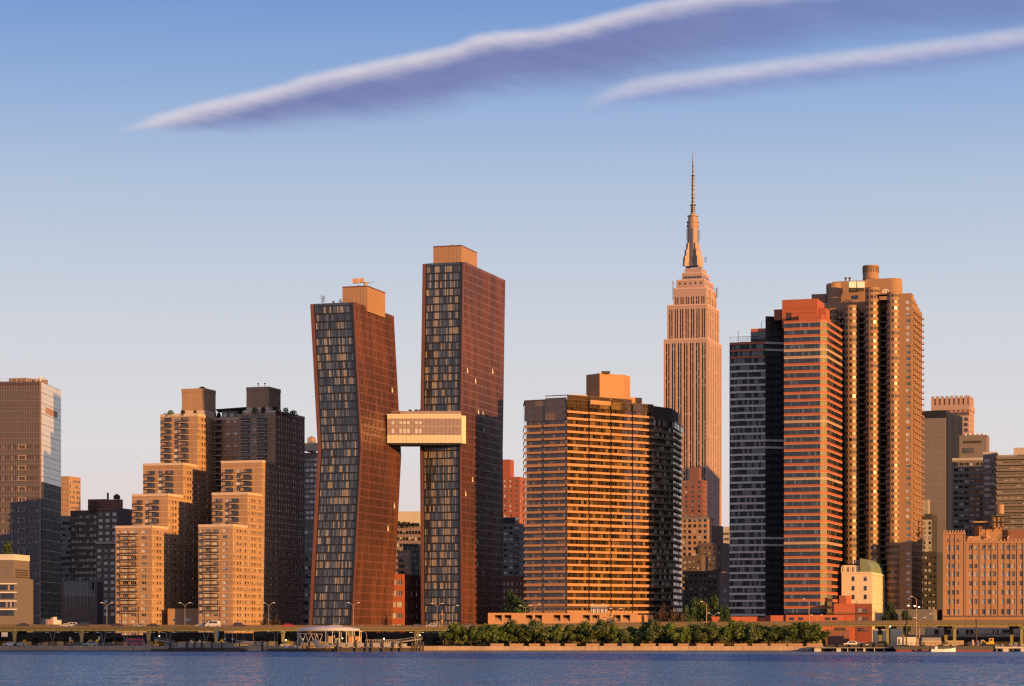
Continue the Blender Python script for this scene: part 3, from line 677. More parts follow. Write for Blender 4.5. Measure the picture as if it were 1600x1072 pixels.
# ---------------------------------------------------------------- faceted apartment block with orange bands
hz = thing('banded_apartment_block', 'broad faceted apartment block with orange brick balcony bands and dark glass crown', 'apartment block', (X(893, 1050), 1050, GROUND))
def jog(p, q, n, j):
    """polyline from p to q in n saw steps, each starting j metres proud"""
    p, q = Vector(p), Vector(q); u = (q - p).normalized(); nn = Vector((u.y, -u.x)); out = []
    for i in range(n): a = p.lerp(q, i / n); b = p.lerp(q, (i + 1) / n); out += [a + nn * j, b]
    return out
HP = lambda x, Y: (X(x, Y), Y)
h1, h2, h3, h4, h5 = HP(820.5, 1071), HP(885, 1061), HP(1021, 1090), HP(1055, 1104), HP(1069, 1138)
line = [Vector(HP(817.5, 1095))] + jog(h1, h2, 2, .5) + jog(h2, h3, 4, .7) + [Vector(h4), Vector(h5)]
EASTN = len(line)
def offs(l, d):
    o = []
    for i, p in enumerate(l):
        ns = []
        if i: u = (p - l[i - 1]).normalized(); ns.append(Vector((u.y, -u.x)))
        if i < len(l) - 1: u = (l[i + 1] - p).normalized(); ns.append(Vector((u.y, -u.x)))
        n = sum(ns, Vector((0, 0))).normalized(); o.append(p + n * (d / max(.5, n.dot(ns[0]))))
    return o
def bandmb(mb, l, d, z0, z1, m, top=None, a=0, b=None):
    o = offs(l, d); b = len(l) - 1 if b is None else b
    for i in range(a, b):
        p, q, r, s = o[i], o[i + 1], l[i + 1], l[i]
        mb.poly([(p.x, p.y, z0), (q.x, q.y, z0), (q.x, q.y, z1), (p.x, p.y, z1)], m); mb.poly([(p.x, p.y, z1), (q.x, q.y, z1), (r.x, r.y, z1), (s.x, s.y, z1)], top or m)
        mb.poly([(s.x, s.y, z0), (r.x, r.y, z0), (q.x, q.y, z0), (p.x, p.y, z0)], m)
    for e, (p, s) in enumerate(((o[a], l[a]), (o[b], l[b]))):
        mb.poly([(s.x, s.y, z0), (p.x, p.y, z0), (p.x, p.y, z1), (s.x, s.y, z1)][::1 if e == 0 else -1], m)
zt = Z(618, 1061); zc = Z(655, 1061); fhH = (zc - Z(957, 1061)) / 29.0; zb = Z(957, 1061)
back = [Vector(HP(1052, 1165)), Vector(HP(838, 1130))]
mb = MB(); core = offs(line, -1.6); mb.prism([(p.x, p.y) for p in core + back], GROUND, zt - 1.5, 'recess_dark', 'roof_tar'); mb.build('core', hz)
hw = Wins(hz, 'ribbon_window', hide=lambda x, y: y > 962)
bands = []; faces = [Face(a, (b - a), (b - a).length) for a, b in zip(line[:-1], line[1:])]
rng = random.Random(11)
wl_ = offs(line, -.9); wf = [Face(a, (b - a), (b - a).length) for a, b in zip(wl_[:-1], wl_[1:])]
for k in range(31):
    z = zb + k * fhH
    m2 = MB(); jl = line; a0 = 0
    bandmb(m2, line, .35, z - .12, z + fhH * .30 + (.25 if k % 9 == 4 else 0), 'brick_orange', 'brick_orange', 1 if k < 29 else 5, len(line) - 3)
    if k < 29:
        bandmb(m2, line, .15, z - .2, z + fhH * .3, 'band_shaded', None, len(line) - 3, len(line) - 1)  # band colour darkened here to carry the shade on the right facets
        bandmb(m2, line, .15, z - .2, z + fhH * .25, 'bronze_metal', None, 0, 1)
    bands.append(m2)
    for i, f in enumerate(wf):
        if f.L < 2 or (k >= 29 and (i < 5 or i > len(wf) - 3)): continue
        n = max(1, round(f.L / 5.2)); pw = f.L / n; sty = 'hor' if i < len(wf) - 2 else 'hord'
        for j in range(n): hw.l.append((f, j * pw + .05, (j + 1) * pw - .05, z + fhH * .12, z + fhH - .16, 0, sty))
parts(hz, 'balcony_band', bands, 100)
hw.flush(100)
# dark glass crown, lower at its two ends
zcr = [zt - 3.2, zt - 2.4] + [zt - 1.4 + .35 * i for i in range(len(line) - 8)] 
crown = Wins(hz, 'crown_window', hide=None); zl = zb + 29 * fhH
for i, f in enumerate(faces):
    if f.L < 2: continue
    top = zt if 3 <= i < len(faces) - 3 else zt - 1.5; top = top if i < len(faces) - 2 else zt - 7.5
    n = max(1, round(f.L / 6)); pw = f.L / n
    for j in range(n):
        z = zl - .2 + (2 * fhH if 5 <= i <= len(faces) - 3 else 0)
        while z < top - 1: crown.l.append((f, j * pw, (j + 1) * pw, z, min(z + 3.2, top), .2, 'crown' if i < len(faces) - 2 else 'hord')); z += 3.2
crown.flush(60)
mb = MB()
for i, f in enumerate(faces):
    if f.L < 1: continue
    top = zt if 3 <= i < len(faces) - 3 else zt - 1.5; top = top if i < len(faces) - 2 else zt - 7.5
    strip(mb, f, 0, f.L, top, top + .35, .1, 'bronze_metal', d0=.5)
mb.build('crown_coping', hz)
mb = MB()
for a, b, k in ((955, 1000, 1),):
    f = faces[5 + 2 * k] if len(faces) > 7 else faces[4]; strip(mb, f, .2, f.L - .2, zl + 2 * fhH + 1.4, zl + 2 * fhH + 3.2, .35, 'brick_orange')
mb.build('upper_balcony_band', hz)
ph = [HP(916, 1085), HP(937, 1078), HP(975, 1084), HP(984.5, 1092), HP(984, 1110), HP(916, 1110)]
mb = MB(); mb.prism(ph, zt - 2, Z(584, 1080), 'brick_orange', 'roof_tar'); mb.build('mechanical_penthouse', hz)
mb = MB(); mb.box(X(940, 1078), X(953, 1078), 1078, 1081, Z(584, 1080), Z(580.5, 1080), 'steel_dark'); mb.build('roof_vent', hz)
mb = MB(); mb.prism([HP(895, 1080), HP(1003, 1095), HP(1003, 1115), HP(895, 1110)], zt - 2, Z(616.5, 1080), 'brick_orange', 'roof_tar'); mb.build('roof_curb', hz)
# podium garage wall in front of it
pd = thing('podium_garage', 'long tan concrete podium wall with square openings at the foot of the orange banded block', 'garage', (X(762, 1000), 1000, GROUND))
f = Face((X(762.5, 1008), 1008), (1, -.03), X(998, 1000) - X(762.5, 1008)); zt_ = Z(957.5, 1004); zb_ = Z(974, 1004)
cs = []; 
for g0 in (776, 824, 868, 914, 962): cs += [(X(g0 - 3, 1004) - f.o.x, X(g0 + 8, 1004) - f.o.x), (X(g0 + 12, 1004) - f.o.x, X(g0 + 23, 1004) - f.o.x)]
mb = MB(); wall(mb, f, GROUND, zt_, cs, [(zb_ + .6, zt_ - .9)], 2.2, 'brick_orange', 'brick_tan')
p0, p1 = f.P(0, 0), f.P(f.L, 0); e = Vector(HP(1022, 1030))
mb.poly([(p1.x, p1.y, GROUND), (e.x, e.y, GROUND), (e.x, e.y, zt_ - .8), (p1.x, p1.y, zt_ - .8)], 'brick_orange')
mb.poly([(p0.x, 1045, GROUND), (p0.x, p0.y, GROUND), (p0.x, p0.y, zt_), (p0.x, 1045, zt_)], 'brick_orange')
mb.poly([(p0.x, p0.y, zt_ - .5), (p1.x, p1.y, zt_ - .5), (e.x, e.y, zt_ - .9), (e.x, 1045, zt_ - .5), (p0.x, 1045, zt_ - .5)], 'roof_gravel'); mb.build('wall', pd)
for s0, s1 in cs:
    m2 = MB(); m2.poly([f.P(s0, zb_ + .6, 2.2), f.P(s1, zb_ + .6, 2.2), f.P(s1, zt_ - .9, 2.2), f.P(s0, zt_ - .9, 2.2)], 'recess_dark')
    m2.poly([f.P(s0, zb_ + .6, .05), f.P(s1, zb_ + .6, .05), f.P(s1, zb_ + 2.3, 1.6), f.P(s0, zb_ + 2.3, 1.6)], 'brick_tan'); m2.build('garage_opening', pd)
mb = MB(); mb.box(X(923, 1015), X(949, 1015), 1015, 1020, zt_ - .5, Z(946.5, 1015), 'offwhite')
for k in range(9): q = X(923, 1015) + k * .8; mb.box(q, q + .07, 1014.93, 1015, zt_ - .4, Z(946.8, 1015), 'grey_metal')
mb.build('rooftop_unit', pd)
mb = MB()
for k in range(24):
    q = X(830 + k * 6.6, 1012); mb.box(q, q + .25, 1012, 1012.25, zt_ - .5, zt_ + 2.2, 'bronze_metal')
mb.box(X(828, 1012), X(985, 1012), 1011.9, 1012.3, zt_ + 2.2, zt_ + 2.6, 'bronze_metal'); mb.build('pergola', pd)

# ---------------------------------------------------------------- art deco skyscraper far behind
YE = 2260.0; EB = CB(1037, 1105.5, 1127.6, YE)
es = thing('art_deco_skyscraper', 'tall stepped art deco limestone skyscraper with antenna spire, far behind the other towers', 'skyscraper', EB.base)
mst = bpy.data.materials.new('window_strip'); mst.use_nodes = True; MATS['window_strip'] = mst; t_ = mst.node_tree; TREE[0] = t_; b_ = t_.nodes['Principled BSDF']; b_.inputs['Roughness'].default_value = .35
g_ = t_.nodes.new('ShaderNodeTexCoord'); s_ = t_.nodes.new('ShaderNodeSeparateXYZ'); t_.links.new(g_.outputs['Object'], s_.inputs[0])
ph_ = mth('FRACT', V(s_.outputs[2]) * (1 / 3.75)); fl_ = mth('FLOOR', V(s_.outputs[2]) * (1 / 3.75)); wnz = t_.nodes.new('ShaderNodeTexWhiteNoise'); oi_ = t_.nodes.new('ShaderNodeObjectInfo')
t_.links.new(xyz(fl_, V(oi_.outputs['Random']) * 91.0).s, wnz.inputs[0]); wv_ = V(wnz.outputs[0])
c_ = mixc(mth('GREATER_THAN', ph_, .48), mixc(mth('GREATER_THAN', wv_, .8), (.02, .017, .018, 1), (.30, .26, .24, 1)), (.07, .05, .046, 1)); t_.links.new(c_.s, b_.inputs['Base Color'])
est = []
def deco(c, z0, z1, nl, nr, top=4.0, wl=1.6, parap='limestone', mm='limestone', pitch_side=True):
    mb = MB()
    def face(f, groups):
        # each group: (s0, s1) recessed strip
        wall(mb, f, z0, z1, groups, [(z0 + .6, z1 - top)], .7, mm, 'limestone_pale')
        for s0, s1 in groups:
            m2 = MB(); m2.poly([f.P(s0, z0 + .6, .7), f.P(s1, z0 + .6, .7), f.P(s1, z1 - top, .7), f.P(s0, z1 - top, .7)], 'window_strip'); est.append((f, m2, (s1 - s0) * (z1 - z0)))
    L = c.L.L
    gl = []
    for a, b in cols(L, nl, L / nl * .62, .8, .8): m = (a + b) / 2; w = (b - a); gl += [(a, m - w * .09), (m + w * .09, b)]
    face(c.L, gl)
    Lr = c.R.L; face(c.R, [(a, b) for a, b in cols(Lr, nr, Lr / nr * .42, .8, .8)])
    for f in (c.K, c.S): wall(mb, f, z0, z1, [], [], 0, mm)
    mb.poly([f.P(0, z1 - .4) for f in (c.L, c.R, c.K, c.S)], 'roof_gravel')
    for f in (c.L, c.R): strip(mb, f, 0, f.L, z1 - 1.2, z1 + .3, .3, 'limestone_pale')
    return mb
zE = lambda y: Z(y, YE)
def sub(c, al, ar, b0, b1):
    """footprint inside c: inset al from the left edge, ar from the corner along the front, b0..b1 back"""
    s = CB.__new__(CB); s.dl, s.dr = c.dl, c.dr; s.C = c.at(ar, b0); s.Ll = c.Ll - al - ar; s.Lr = b1 - b0; s.sh = None; s.fin(); return s
k = EB.Ll / 68.5                       # metres per photo pixel along the front
t1 = deco(EB, GROUND, zE(528), 7, 6); t1.build('lower_shaft', es)
Q = EB.Lr; c2 = sub(EB, 4.2 * k, 2.2 * k, .05 * Q, .93 * Q); deco(c2, zE(530), zE(474), 7, 5).build('upper_shaft', es)
c3 = sub(EB, 12 * k, 5 * k, .13 * Q, .87 * Q); deco(c3, zE(476), zE(447), 6, 4, top=8).build('setback_tier', es)
c4 = sub(EB, 15.5 * k, 9 * k, .18 * Q, .82 * Q); deco(c4, zE(449), zE(433), 5, 3, top=11).build('setback_tier', es)
c5 = sub(EB, 22.5 * k, 14 * k, .26 * Q, .74 * Q); deco(c5, zE(435), zE(421), 9, 5, top=6).build('crown_tier', es)
c6 = sub(EB, 25.5 * k, 17 * k, .32 * Q, .68 * Q); mb = MB(); mb.prism(c6.pts(), zE(423), zE(413), 'limestone', 'roof_gravel'); mb.build('observation_deck', es)
mb = MB()
for c_, ya, yb in ((c5, 430, 426.5), (c4, 440.5, 437.5)):
    for f in (c_.L, c_.R):
        n = max(3, int(f.L / (1.6 if c_ is c5 else 5)))
        for s0, s1 in cols(f.L, n, f.L / n * (.7 if c_ is c5 else .3), 1, 1): strip(mb, f, s0, s1, zE(ya), zE(yb), .06, 'glass_dark')
mb.build('crown_glazing', es)
est.sort(key=lambda e: -e[2])
its = [e[1] for e in est]
parts(es, 'window_strip', its, 100)
cc_ = EB.at(EB.Ll * .5, Q * .5); my_ = cc_.y; mx_ = X(1082.7, my_); zM = lambda y: Z(y, my_); pxm = my_ / F
mat('mast_metal', (.33, .235, .205), .6, .1, .1, metal=.1)
mb = MB(); r0 = 8.8 * pxm
mb.lathe((mx_, my_), [(r0, zM(417)), (r0, zM(354))], 'mast_metal', 16)
mb.build('mooring_mast', es)
for q in range(4):                       # winged buttresses on the mast's diagonals
    an = R(-17.3 + 45 + 90 * q); dv = Vector((math.cos(an), math.sin(an), 0)); nv = Vector((-dv.y, dv.x, 0)) * 1.6; m2 = MB()
    prof = [(r0 * .8, zM(417)), (r0 * 1.95, zM(417)), (r0 * 1.85, zM(402)), (r0 * 1.6, zM(401)), (r0 * 1.55, zM(392)), (r0 * 1.3, zM(390)), (r0 * 1.2, zM(381)), (r0 * .8, zM(379))]
    pts = [Vector((mx_, my_, z)) + dv * r for r, z in prof]; m2.poly([p - nv for p in pts][::-1], 'mast_metal'); m2.poly([p + nv for p in pts], 'mast_metal')
    for i in range(len(pts)): a, b = pts[i], pts[(i + 1) % len(pts)]; m2.poly([a - nv, b - nv, b + nv, a + nv], 'mast_metal')
    m2.build('mast_buttress', es)
m2 = MB()
for q in range(4):
    for o_ in (-.22, 0, .22):
        an = R(-17.3 + 90 * q - 90) + o_; p = Vector((mx_ + r0 * 1.005 * math.cos(an), my_ + r0 * 1.005 * math.sin(an), 0)); tv = Vector((-math.sin(an), math.cos(an), 0)) * .42
        m2.poly([p - tv + Vector((0, 0, zM(410))), p + tv + Vector((0, 0, zM(410))), p + tv + Vector((0, 0, zM(358))), p - tv + Vector((0, 0, zM(358)))], 'glass_grey')
m2.build('mast_glazing', es)
mb = MB(); mb.lathe((mx_, my_), [(r0 * 1.1, zM(355)), (r0 * 1.13, zM(352)), (r0 * 1.0, zM(352)), (r0 * 1.0, zM(349)), (r0 * 1.1, zM(348.5)), (r0 * 1.1, zM(346)), (r0 * .86, zM(345.5)), (r0 * .84, zM(339)), (r0 * .98, zM(338.5)), (r0 * .98, zM(337)), (r0 * .55, zM(336.5)), (r0 * .42, zM(333))], 'mast_metal', 16); mb.build('mast_cap', es)
mb = MB(); a0 = pxm
mb.lathe((mx_, my_), [(3.2 * a0, zM(334)), (2.9 * a0, zM(322)), (2.0 * a0, zM(321)), (1.9 * a0, zM(276)), (1.2 * a0, zM(275)), (1.0 * a0, zM(250)), (.6 * a0, zM(249)), (.28 * a0, zM(234))], 'bronze_metal', 8)
for y_, r_ in ((331, 3.9), (328, 3.8), (325, 3.7), (321, 5.2), (316, 2.9), (310, 3.0), (304, 2.8), (297, 2.6), (291, 2.6), (285, 2.5), (280, 2.4), (275, 3.2), (268, 1.6), (260, 1.5)): mb.lathe((mx_, my_), [(r_ * a0, zM(y_)), (r_ * a0, zM(y_ - .9))], 'bronze_metal', 10)
mb.build('antenna_spire', es)
for xx, yy, h_, nm in ((1074.0, 376, 18, 1), (1092.5, 377, 17, 1), (1050, 473, 30, 0), (1118, 470, 16, 0), (1115.5, 470, 16, 0), (1067, 413, 5, 0), (1100, 415, 9, 0)):
    m2 = MB(); p = Vector((X(xx, my_), my_ - 18 * (1 - nm), zM(yy)))
    for d_ in (-.6, .6): m2.bar(p + Vector((d_, 0, 0)), p + Vector((d_, 0, h_ * pxm)), .18, 'bronze_metal', 5)
    for q in range(4): z_ = h_ * pxm * (q + .5) / 4; m2.bar(p + Vector((-.6, 0, z_)), p + Vector((.6, 0, z_)), .15, 'bronze_metal', 5)
    m2.build('antenna_frame', es)

# ---------------------------------------------------------------- red and cream banded tower
YR = 1027.0; cR = CB(1225, 1293, 1315.5, YR)
rt = thing('banded_glass_tower', 'dark glass tower ringed by red and cream bands with red brick roof boxes', 'tower', cR.base)
zt = Z(499, YR); zb = Z(958, YR); nf = 41; fhR = (zt - zb) / nf
rw = Wins(rt, 'ribbon_window', hide=lambda x, y: y > 965)
ch = 3.0                                  # chamfered corner
pA, pB = cR.at(ch, 0), cR.at(-.2, ch * 1.0)
rl = [cR.A, cR.at(ch, 0), cR.at(.4, ch * .55), cR.B]
# recess bay and left wing, set back 19 m
dep = 27.0
lw = CB(1139.8, 1196, 1230, (cR.at(cR.Ll, dep)).y - 3)
ll = [lw.A, lw.at(lw.Ll * .76, 0), lw.at(lw.Ll * .76, -.8), lw.C]
bayf = [lw.C, lw.C - lw.dl * 3 + lw.dr * 2.0, cR.A + cR.dr * dep]
mat('band_pale', (.62, .53, .49), .7, .06, .5); mat('band_red', (.43, .12, .06), .7, .08, .5); mat('band_cream', (.46, .30, .2), .7, .06, .5)
mb = MB(); mb.prism([(p.x, p.y) for p in offs(rl, -.8)] + [tuple(cR.at(cR.Ll - .8, cR.Lr + 6))], GROUND, zt - .8, 'dark_metal', 'roof_gravel'); mb.build('core', rt)
zlw = Z(530, lw.C.y); zl2 = Z(513, lw.C.y)
mb = MB(); mb.prism([(p.x, p.y) for p in offs(ll, -.8)] + [tuple(lw.at(-3, 16)), tuple(lw.at(lw.Ll, 16))], GROUND, zlw - .8, 'dark_metal', 'roof_gravel'); mb.build('left_wing', rt)
bl = []
for k in range(nf + 1):
    z = zb + k * fhR; q = (nf - k); cream = q in (4, 5, 14, 22, 31)
    m2 = MB()
    if k > 0:
        o = offs(rl, .0)
        bandmb(m2, rl, .12, z - fhR * .30, z - .02 - fhR * .12, 'band_cream' if cream else 'band_red'); bandmb(m2, rl, .22, z - fhR * .12, z, 'band_cream' if cream else 'band_red')
        bandmb(m2, rl, .2, z - fhR * .37, z - fhR * .305, 'band_cream')
        bl.append(m2)
        for a, b in zip(rl[:-1], rl[1:]):
            L = (b - a).length; f = Face(a, b - a, L); n = max(1, round(L / 6)); pw = L / n
            if L < 4 and L > 1: bs = [(0, L * .3), (L * .3, L * .7), (L * .7, L)]
            else: bs = [(j * pw, (j + 1) * pw) for j in range(n)]
            for s0, s1 in bs: rw.l.append((f, s0, s1, z - fhR + .02, z - fhR * .37, .12, 'rib' if s1 - s0 > 2 else 'cham'))
    zz = Z(0, 0) if False else z
    if z < zlw + .5:
        m2 = MB(); bandmb(m2, ll, .25, z - fhR * .3, z, 'band_red' if zlw - z < 3 * fhR else 'band_pale')
        if (k % 14) in (10, 11): bandmb(m2, [Vector(p) for p in bayf], .25, z - fhR * .3, z, 'band_pale')
        bl.append(m2)
        for a, b in zip(ll[:-1], ll[1:]):
            L = (b - a).length
            if L < 1: continue
            f = Face(a, b - a, L); n = max(1, round(L / 6)); pw = L / n
            for j in range(n): rw.l.append((f, j * pw, (j + 1) * pw, z - fhR + .02, z - fhR * .3, .12, 'ribd'))
parts(rt, 'floor_band', bl, 100)
# dark glass stair shaft between the wings
zs_ = Z(494, lw.C.y); mb = MB()
sh_ = [bayf[0], bayf[1], bayf[2], tuple(cR.at(cR.Ll, dep + 14)), tuple(lw.at(0, 14))]; mb.prism([tuple(p)[:2] for p in sh_], GROUND, zs_, 'dark_metal', 'roof_tar'); mb.build('stair_shaft', rt)
for a, b in ((bayf[0], bayf[1]), (bayf[1], Vector(bayf[2]))):
    a, b = Vector(a), Vector(b); L = (b - a).length; f = Face(a, b - a, L); n = max(1, round(L / 4)); pw = L / n; z = GROUND + 4
    while z < zs_ - 6:
        for j in range(n): rw.l.append((f, j * pw + .2, (j + 1) * pw - .2, z, z + fhR * .55, -.02, 'shaft'))
        z += fhR
rw.flush(100)
mb = MB(); f = lw.L; mb.prism([lw.at(lw.Ll * .42, 1), lw.at(-1, 1), lw.at(-1, 12), lw.at(lw.Ll * .42, 12)], zlw - 1, zl2, 'dark_metal', 'roof_tar'); u_ = Face(lw.at(lw.Ll * .42, 1), -lw.dl, lw.Ll * .42 + 1); strip(mb, u_, 0, u_.L, zl2 - 1.2, zl2 + .1, .2, 'band_red'); strip(mb, u_, .3, u_.L, zl2 - 4.2, zl2 - 1.3, .06, 'glass_dark'); mb.build('upper_setback', rt)
mb = MB()
def rb(xl, xc, xr, yt, b, m, yb=None):
    q = CB(xl, xc, xr, YR + b); mb.prism(q.pts(), (zt - 1.0) if yb is None else Z(yb, YR + b), Z(yt, YR + b), m, 'roof_gravel'); return q
rb(1248, 1284, 1298, 490, 11, 'brick_red'); rb(1222, 1277, 1288, 466.5, 16, 'brick_red'); rb(1209.5, 1228, 1236, 483, 24, 'brick_red', 500)
rb(1280, 1290, 1296, 481, 18, 'brick_red')
q = CB(1222, 1277, 1288, YR + 16); s0 = q.Ll - (X(1238, YR) - X(1222, YR)); strip(mb, q.L, q.L.L * .13, q.L.L * .27, Z(491, YR), Z(479, YR), .15, 'recess_dark')
for yy in (473, 480, 487): strip(mb, q.L, 0, q.L.L, Z(yy, YR), Z(yy, YR) + .12, .06, 'brick_dark')
mb.build('roof_box', rt)
mb = MB(); q = CB(1234, 1285, 1303, YR + 4)
f = q.L; strip(mb, f, 0, f.L, zt - .7, zt + .1, .3, 'band_red'); mb.build('roof_parapet', rt)
mb = MB(); p = rl[0]
for pp, l_ in ((ll[0], 9), (ll[1], 8)):
    for j in range(10):
        x_ = pp.x + j * .95 * l_ / 9; mb.bar((x_, pp.y - j * .28 + .5, zlw - .5), (x_, pp.y - j * .28 + .5, zlw + 1.5), .05, 'steel_dark', 4)
    mb.bar((pp.x, pp.y + .5, zlw + 1.5), (pp.x + 8.5, pp.y - 2, zlw + 1.5), .06, 'steel_dark', 4)
mb.build('roof_railing', rt)
for pp, hh in ((lw.at(lw.Ll * .8, 3), 4.5), (lw.at(lw.Ll * .15, 3), 3.5)):
    m2 = MB(); zz = (zlw if hh > 4 else zl2) - .5; m2.bar((pp.x, pp.y, zz), (pp.x, pp.y, zz + hh), .09, 'steel_dark', 5); m2.bar((pp.x, pp.y, zz + hh), (pp.x + .8, pp.y, zz + hh + .6), .08, 'steel_dark', 5); m2.build('davit_arm', rt)
mb = MB(); pp = lw.at(-4, 3)
for d_ in (0, 1.1): mb.bar((pp.x + d_, pp.y, zs_), (pp.x + d_, pp.y, zs_ + 2.6), .12, 'steel_dark', 5)
mb.bar((pp.x, pp.y, zs_ + 2.6), (pp.x + 1.1, pp.y, zs_ + 2.6), .12, 'steel_dark', 5); mb.build('roof_hoist', rt)
# its low red podium
pt = thing('brick_podium', 'low red brick podium running along the foot of the red banded tower', 'podium', (X(1190, 1020), 1020, GROUND)); mb = MB()
for xl, xr, yt, Y in ((1079, 1098, 963.5, 1019), (1108, 1183, 963.5, 1016), (1183, 1204, 965, 1018), (1204, 1228, 961.5, 1012), (1228, 1318, 961, 1011), (1074, 1110, 971, 1004)):
    mb.prism([(X(xl, Y), Y), (X(xr, Y), Y), (X(xr, Y), Y + 22), (X(xl, Y), Y + 22)], GROUND, Z(yt, Y), 'brick_red', 'roof_gravel')
mb.build('wall', pt); zz = Z(965.5, 1010)
for xx in (1233, 1247, 1289, 1300):
    m2 = MB(); m2.box(X(xx, 1011), X(xx + 8, 1011), 1010.93, 1010.99, zz - .9, zz + .2, 'glass_dark'); m2.build('window', pt)
# ---------------------------------------------------------------- brown tower with bow windows
YC = 1074
ct = thing('bow_window_tower', 'tall brown brick tower of stacked round bow windows with a drum shaped roof tank', 'tower', (X(1403, YC), YC, GROUND))
cw = Wins(ct, 'bow_window', hide=lambda x, y: y > 960 or x < 1312)
fhC = 9.72 * 1086 / F
main = CB(1268, 1404, 1438, 1085.5); zmn = Z(440, 1088)
mb = MB(); slabs = []
# back plane of the recesses: dark windows between brick piers
Lm = main.L.L; pb = lambda xp: (Vector((0, 0)), 0)
def sx(xp, c):                             # distance along the left face at photo column xp
    return c.Ll - c.solve(xp, c.dl)
csm = [(sx(a, main), sx(b, main), 'balc') for a, b in ((1296, 1303), (1310, 1318), (1341, 1352), (1375, 1386))]
zlow = GROUND + 3
rsm = rows(zmn - 200 * fhC + fhC * .2, zlow, Z(478, 1088), fhC, .7, 1.75)
block(mb, main, GROUND, Z(470, 1088), 'brick_corinth', 'roof_gravel', (csm, rsm, 'balc'), None, cw, d=.5, par=.3)
up = CB(1310, 1402, 1425, 1093); 
mb.build('wall', ct)
# upper mechanical storeys
mb = MB()
c = CB(1300, 1353, 1380, 1093); mb.prism(c.pts(), Z(472, 1093), Z(438, 1093), 'brick_corinth', 'roof_gravel')
strip(mb, c.L, c.L.L * .5, c.L.L * .78, Z(456, 1093), Z(443, 1093), .05, 'recess_dark'); strip(mb, c.L, sx(1330, c), sx(1341, c), Z(467, 1093), Z(461, 1093), .06, 'glass_dark')
r_ = CB(1352, 1392, 1410, 1092); pts = [r_.A, r_.C]
ctr = r_.at(0, 4.2)
for q in range(9):
    an = R(-17.3 - 90 + q * 90 / 8 * 1.0); pts.append(ctr + Vector((math.cos(an), math.sin(an))) * 4.2)
pts += [r_.B, r_.D]; mb.prism([tuple(p) for p in pts], Z(475, 1092), Z(434.5, 1092), 'brick_corinth', 'roof_gravel')
q = Vector(HP(1304, 1098)); mb.lathe(q, [(11 * 1098 / F, Z(520, 1098)), (11 * 1098 / F, Z(443.5, 1098))], 'brick_corinth', 20)
c2 = CB(1268, 1290, 1300, 1106); mb.prism(c2.pts(), Z(520, 1106), Z(459, 1106), 'brick_corinth', 'roof_gravel')
c3 = CB(1291, 1300, 1306, 1100); mb.prism(c3.pts(), Z(520, 1100), Z(444, 1100), 'concrete_dark', 'roof_gravel')
mb.build('mechanical_crown', ct)
mb = MB(); q = Vector(HP(1360.5, 1100)); r = 12.4 * 1100 / F; z0 = Z(437, 1100); z1 = Z(415.5, 1100)
mb.lathe(q, [(r, z0), (r, z1)], 'brick_corinth', 28)
for k in range(28): an = k * math.pi / 14; mb.bar((q.x + r * math.cos(an), q.y + r * math.sin(an), z1 - 3.2), (q.x + r * math.cos(an), q.y + r * math.sin(an), z1 - .5), .14, 'recess_dark', 4)
mb.build('roof_drum', ct)
mb = MB()
for x0, x1 in ((1326.5, 1338), (1339.5, 1351)): mb.box(X(x0, 1086), X(x1, 1086), 1086, 1087.5, Z(449.5, 1086), Z(440, 1086), 'white_paint'); mb.box(X(x0 + 1, 1086), X(x1 - 1, 1086), 1086.1, 1087.4, Z(454.5, 1086), Z(449.6, 1086), 'recess_dark')
mb.build('cooling_tower', ct)
for xx in (1321.5, 1327.5): m2 = MB(); m2.lathe(HP(xx, 1096), [(.35, Z(439, 1096)), (.35, Z(435.5, 1096)), (.6, Z(435.2, 1096)), (.6, Z(433.5, 1096))], 'steel_dark', 8); m2.build('exhaust_pipe', ct)
m2 = MB(); ar = HP(1384, 1080); 
for k in range(12):
    a0, a1 = math.pi * k / 12, math.pi * (k + 1) / 12; rr = 5 * 1080 / F
    m2.bar((ar[0] + rr * math.cos(a0), ar[1], Z(457, 1080) + rr * math.sin(a0)), (ar[0] + rr * math.cos(a1), ar[1], Z(457, 1080) + rr * math.sin(a1)), .16, 'white_paint', 5)
    if k % 3 == 0 and k: m2.bar((ar[0], ar[1], Z(457, 1080)), (ar[0] + rr * math.cos(a0), ar[1], Z(457, 1080) + rr * math.sin(a0)), .1, 'white_paint', 5)
m2.bar((ar[0] - 1.4, ar[1], Z(457, 1080)), (ar[0] + 1.4, ar[1], Z(457, 1080)), .14, 'white_paint', 5); m2.build('arched_window', ct)
# round bays
def bowbay(xc, rpx, ytop, Y):
    q = Vector(HP(xc, Y)); r = rpx * Y / F; zt = Z(ytop, Y); k = 0; n = 12
    m = MB(); m.lathe(q, [(r, zt - .3), (r, zt + .9)], 'brick_corinth', 24); m.lathe(q, [(r - .35, GROUND), (r - .35, zt)], 'recess_dark', 24); m.build('bow_core', ct)
    while zt - k * fhC > GROUND + 4:
        z = zt - k * fhC; m = MB(); m.lathe(q, [(r, z - fhC), (r, z - fhC * .52)], 'brick_corinth', 24); bows.append((z, m))
        a0 = -90 - 17.3 - 80; sp = 160 / 5
        for i in range(5):
            b0, b1 = R(a0 + i * sp + 2), R(a0 + (i + 1) * sp - 2)
            p0, p1 = q + Vector((math.cos(b0), math.sin(b0))) * (r - .12), q + Vector((math.cos(b1), math.sin(b1))) * (r - .12)
            f = Face(p0, p1 - p0, (p1 - p0).length); cw.l.append((f, 0, f.L, z - fhC * .52 + .02, z - .02, 0, 'bay'))
            nb = q + Vector((math.cos(b1 + R(2)), math.sin(b1 + R(2)))) * (r - .1)
            m.obox((nb.x - .1, nb.y - .1, z - fhC * .53), (.2, 0, 0), (0, .2, 0), (0, 0, fhC * .54), 'brick_corinth')
        k += 1
bows = []
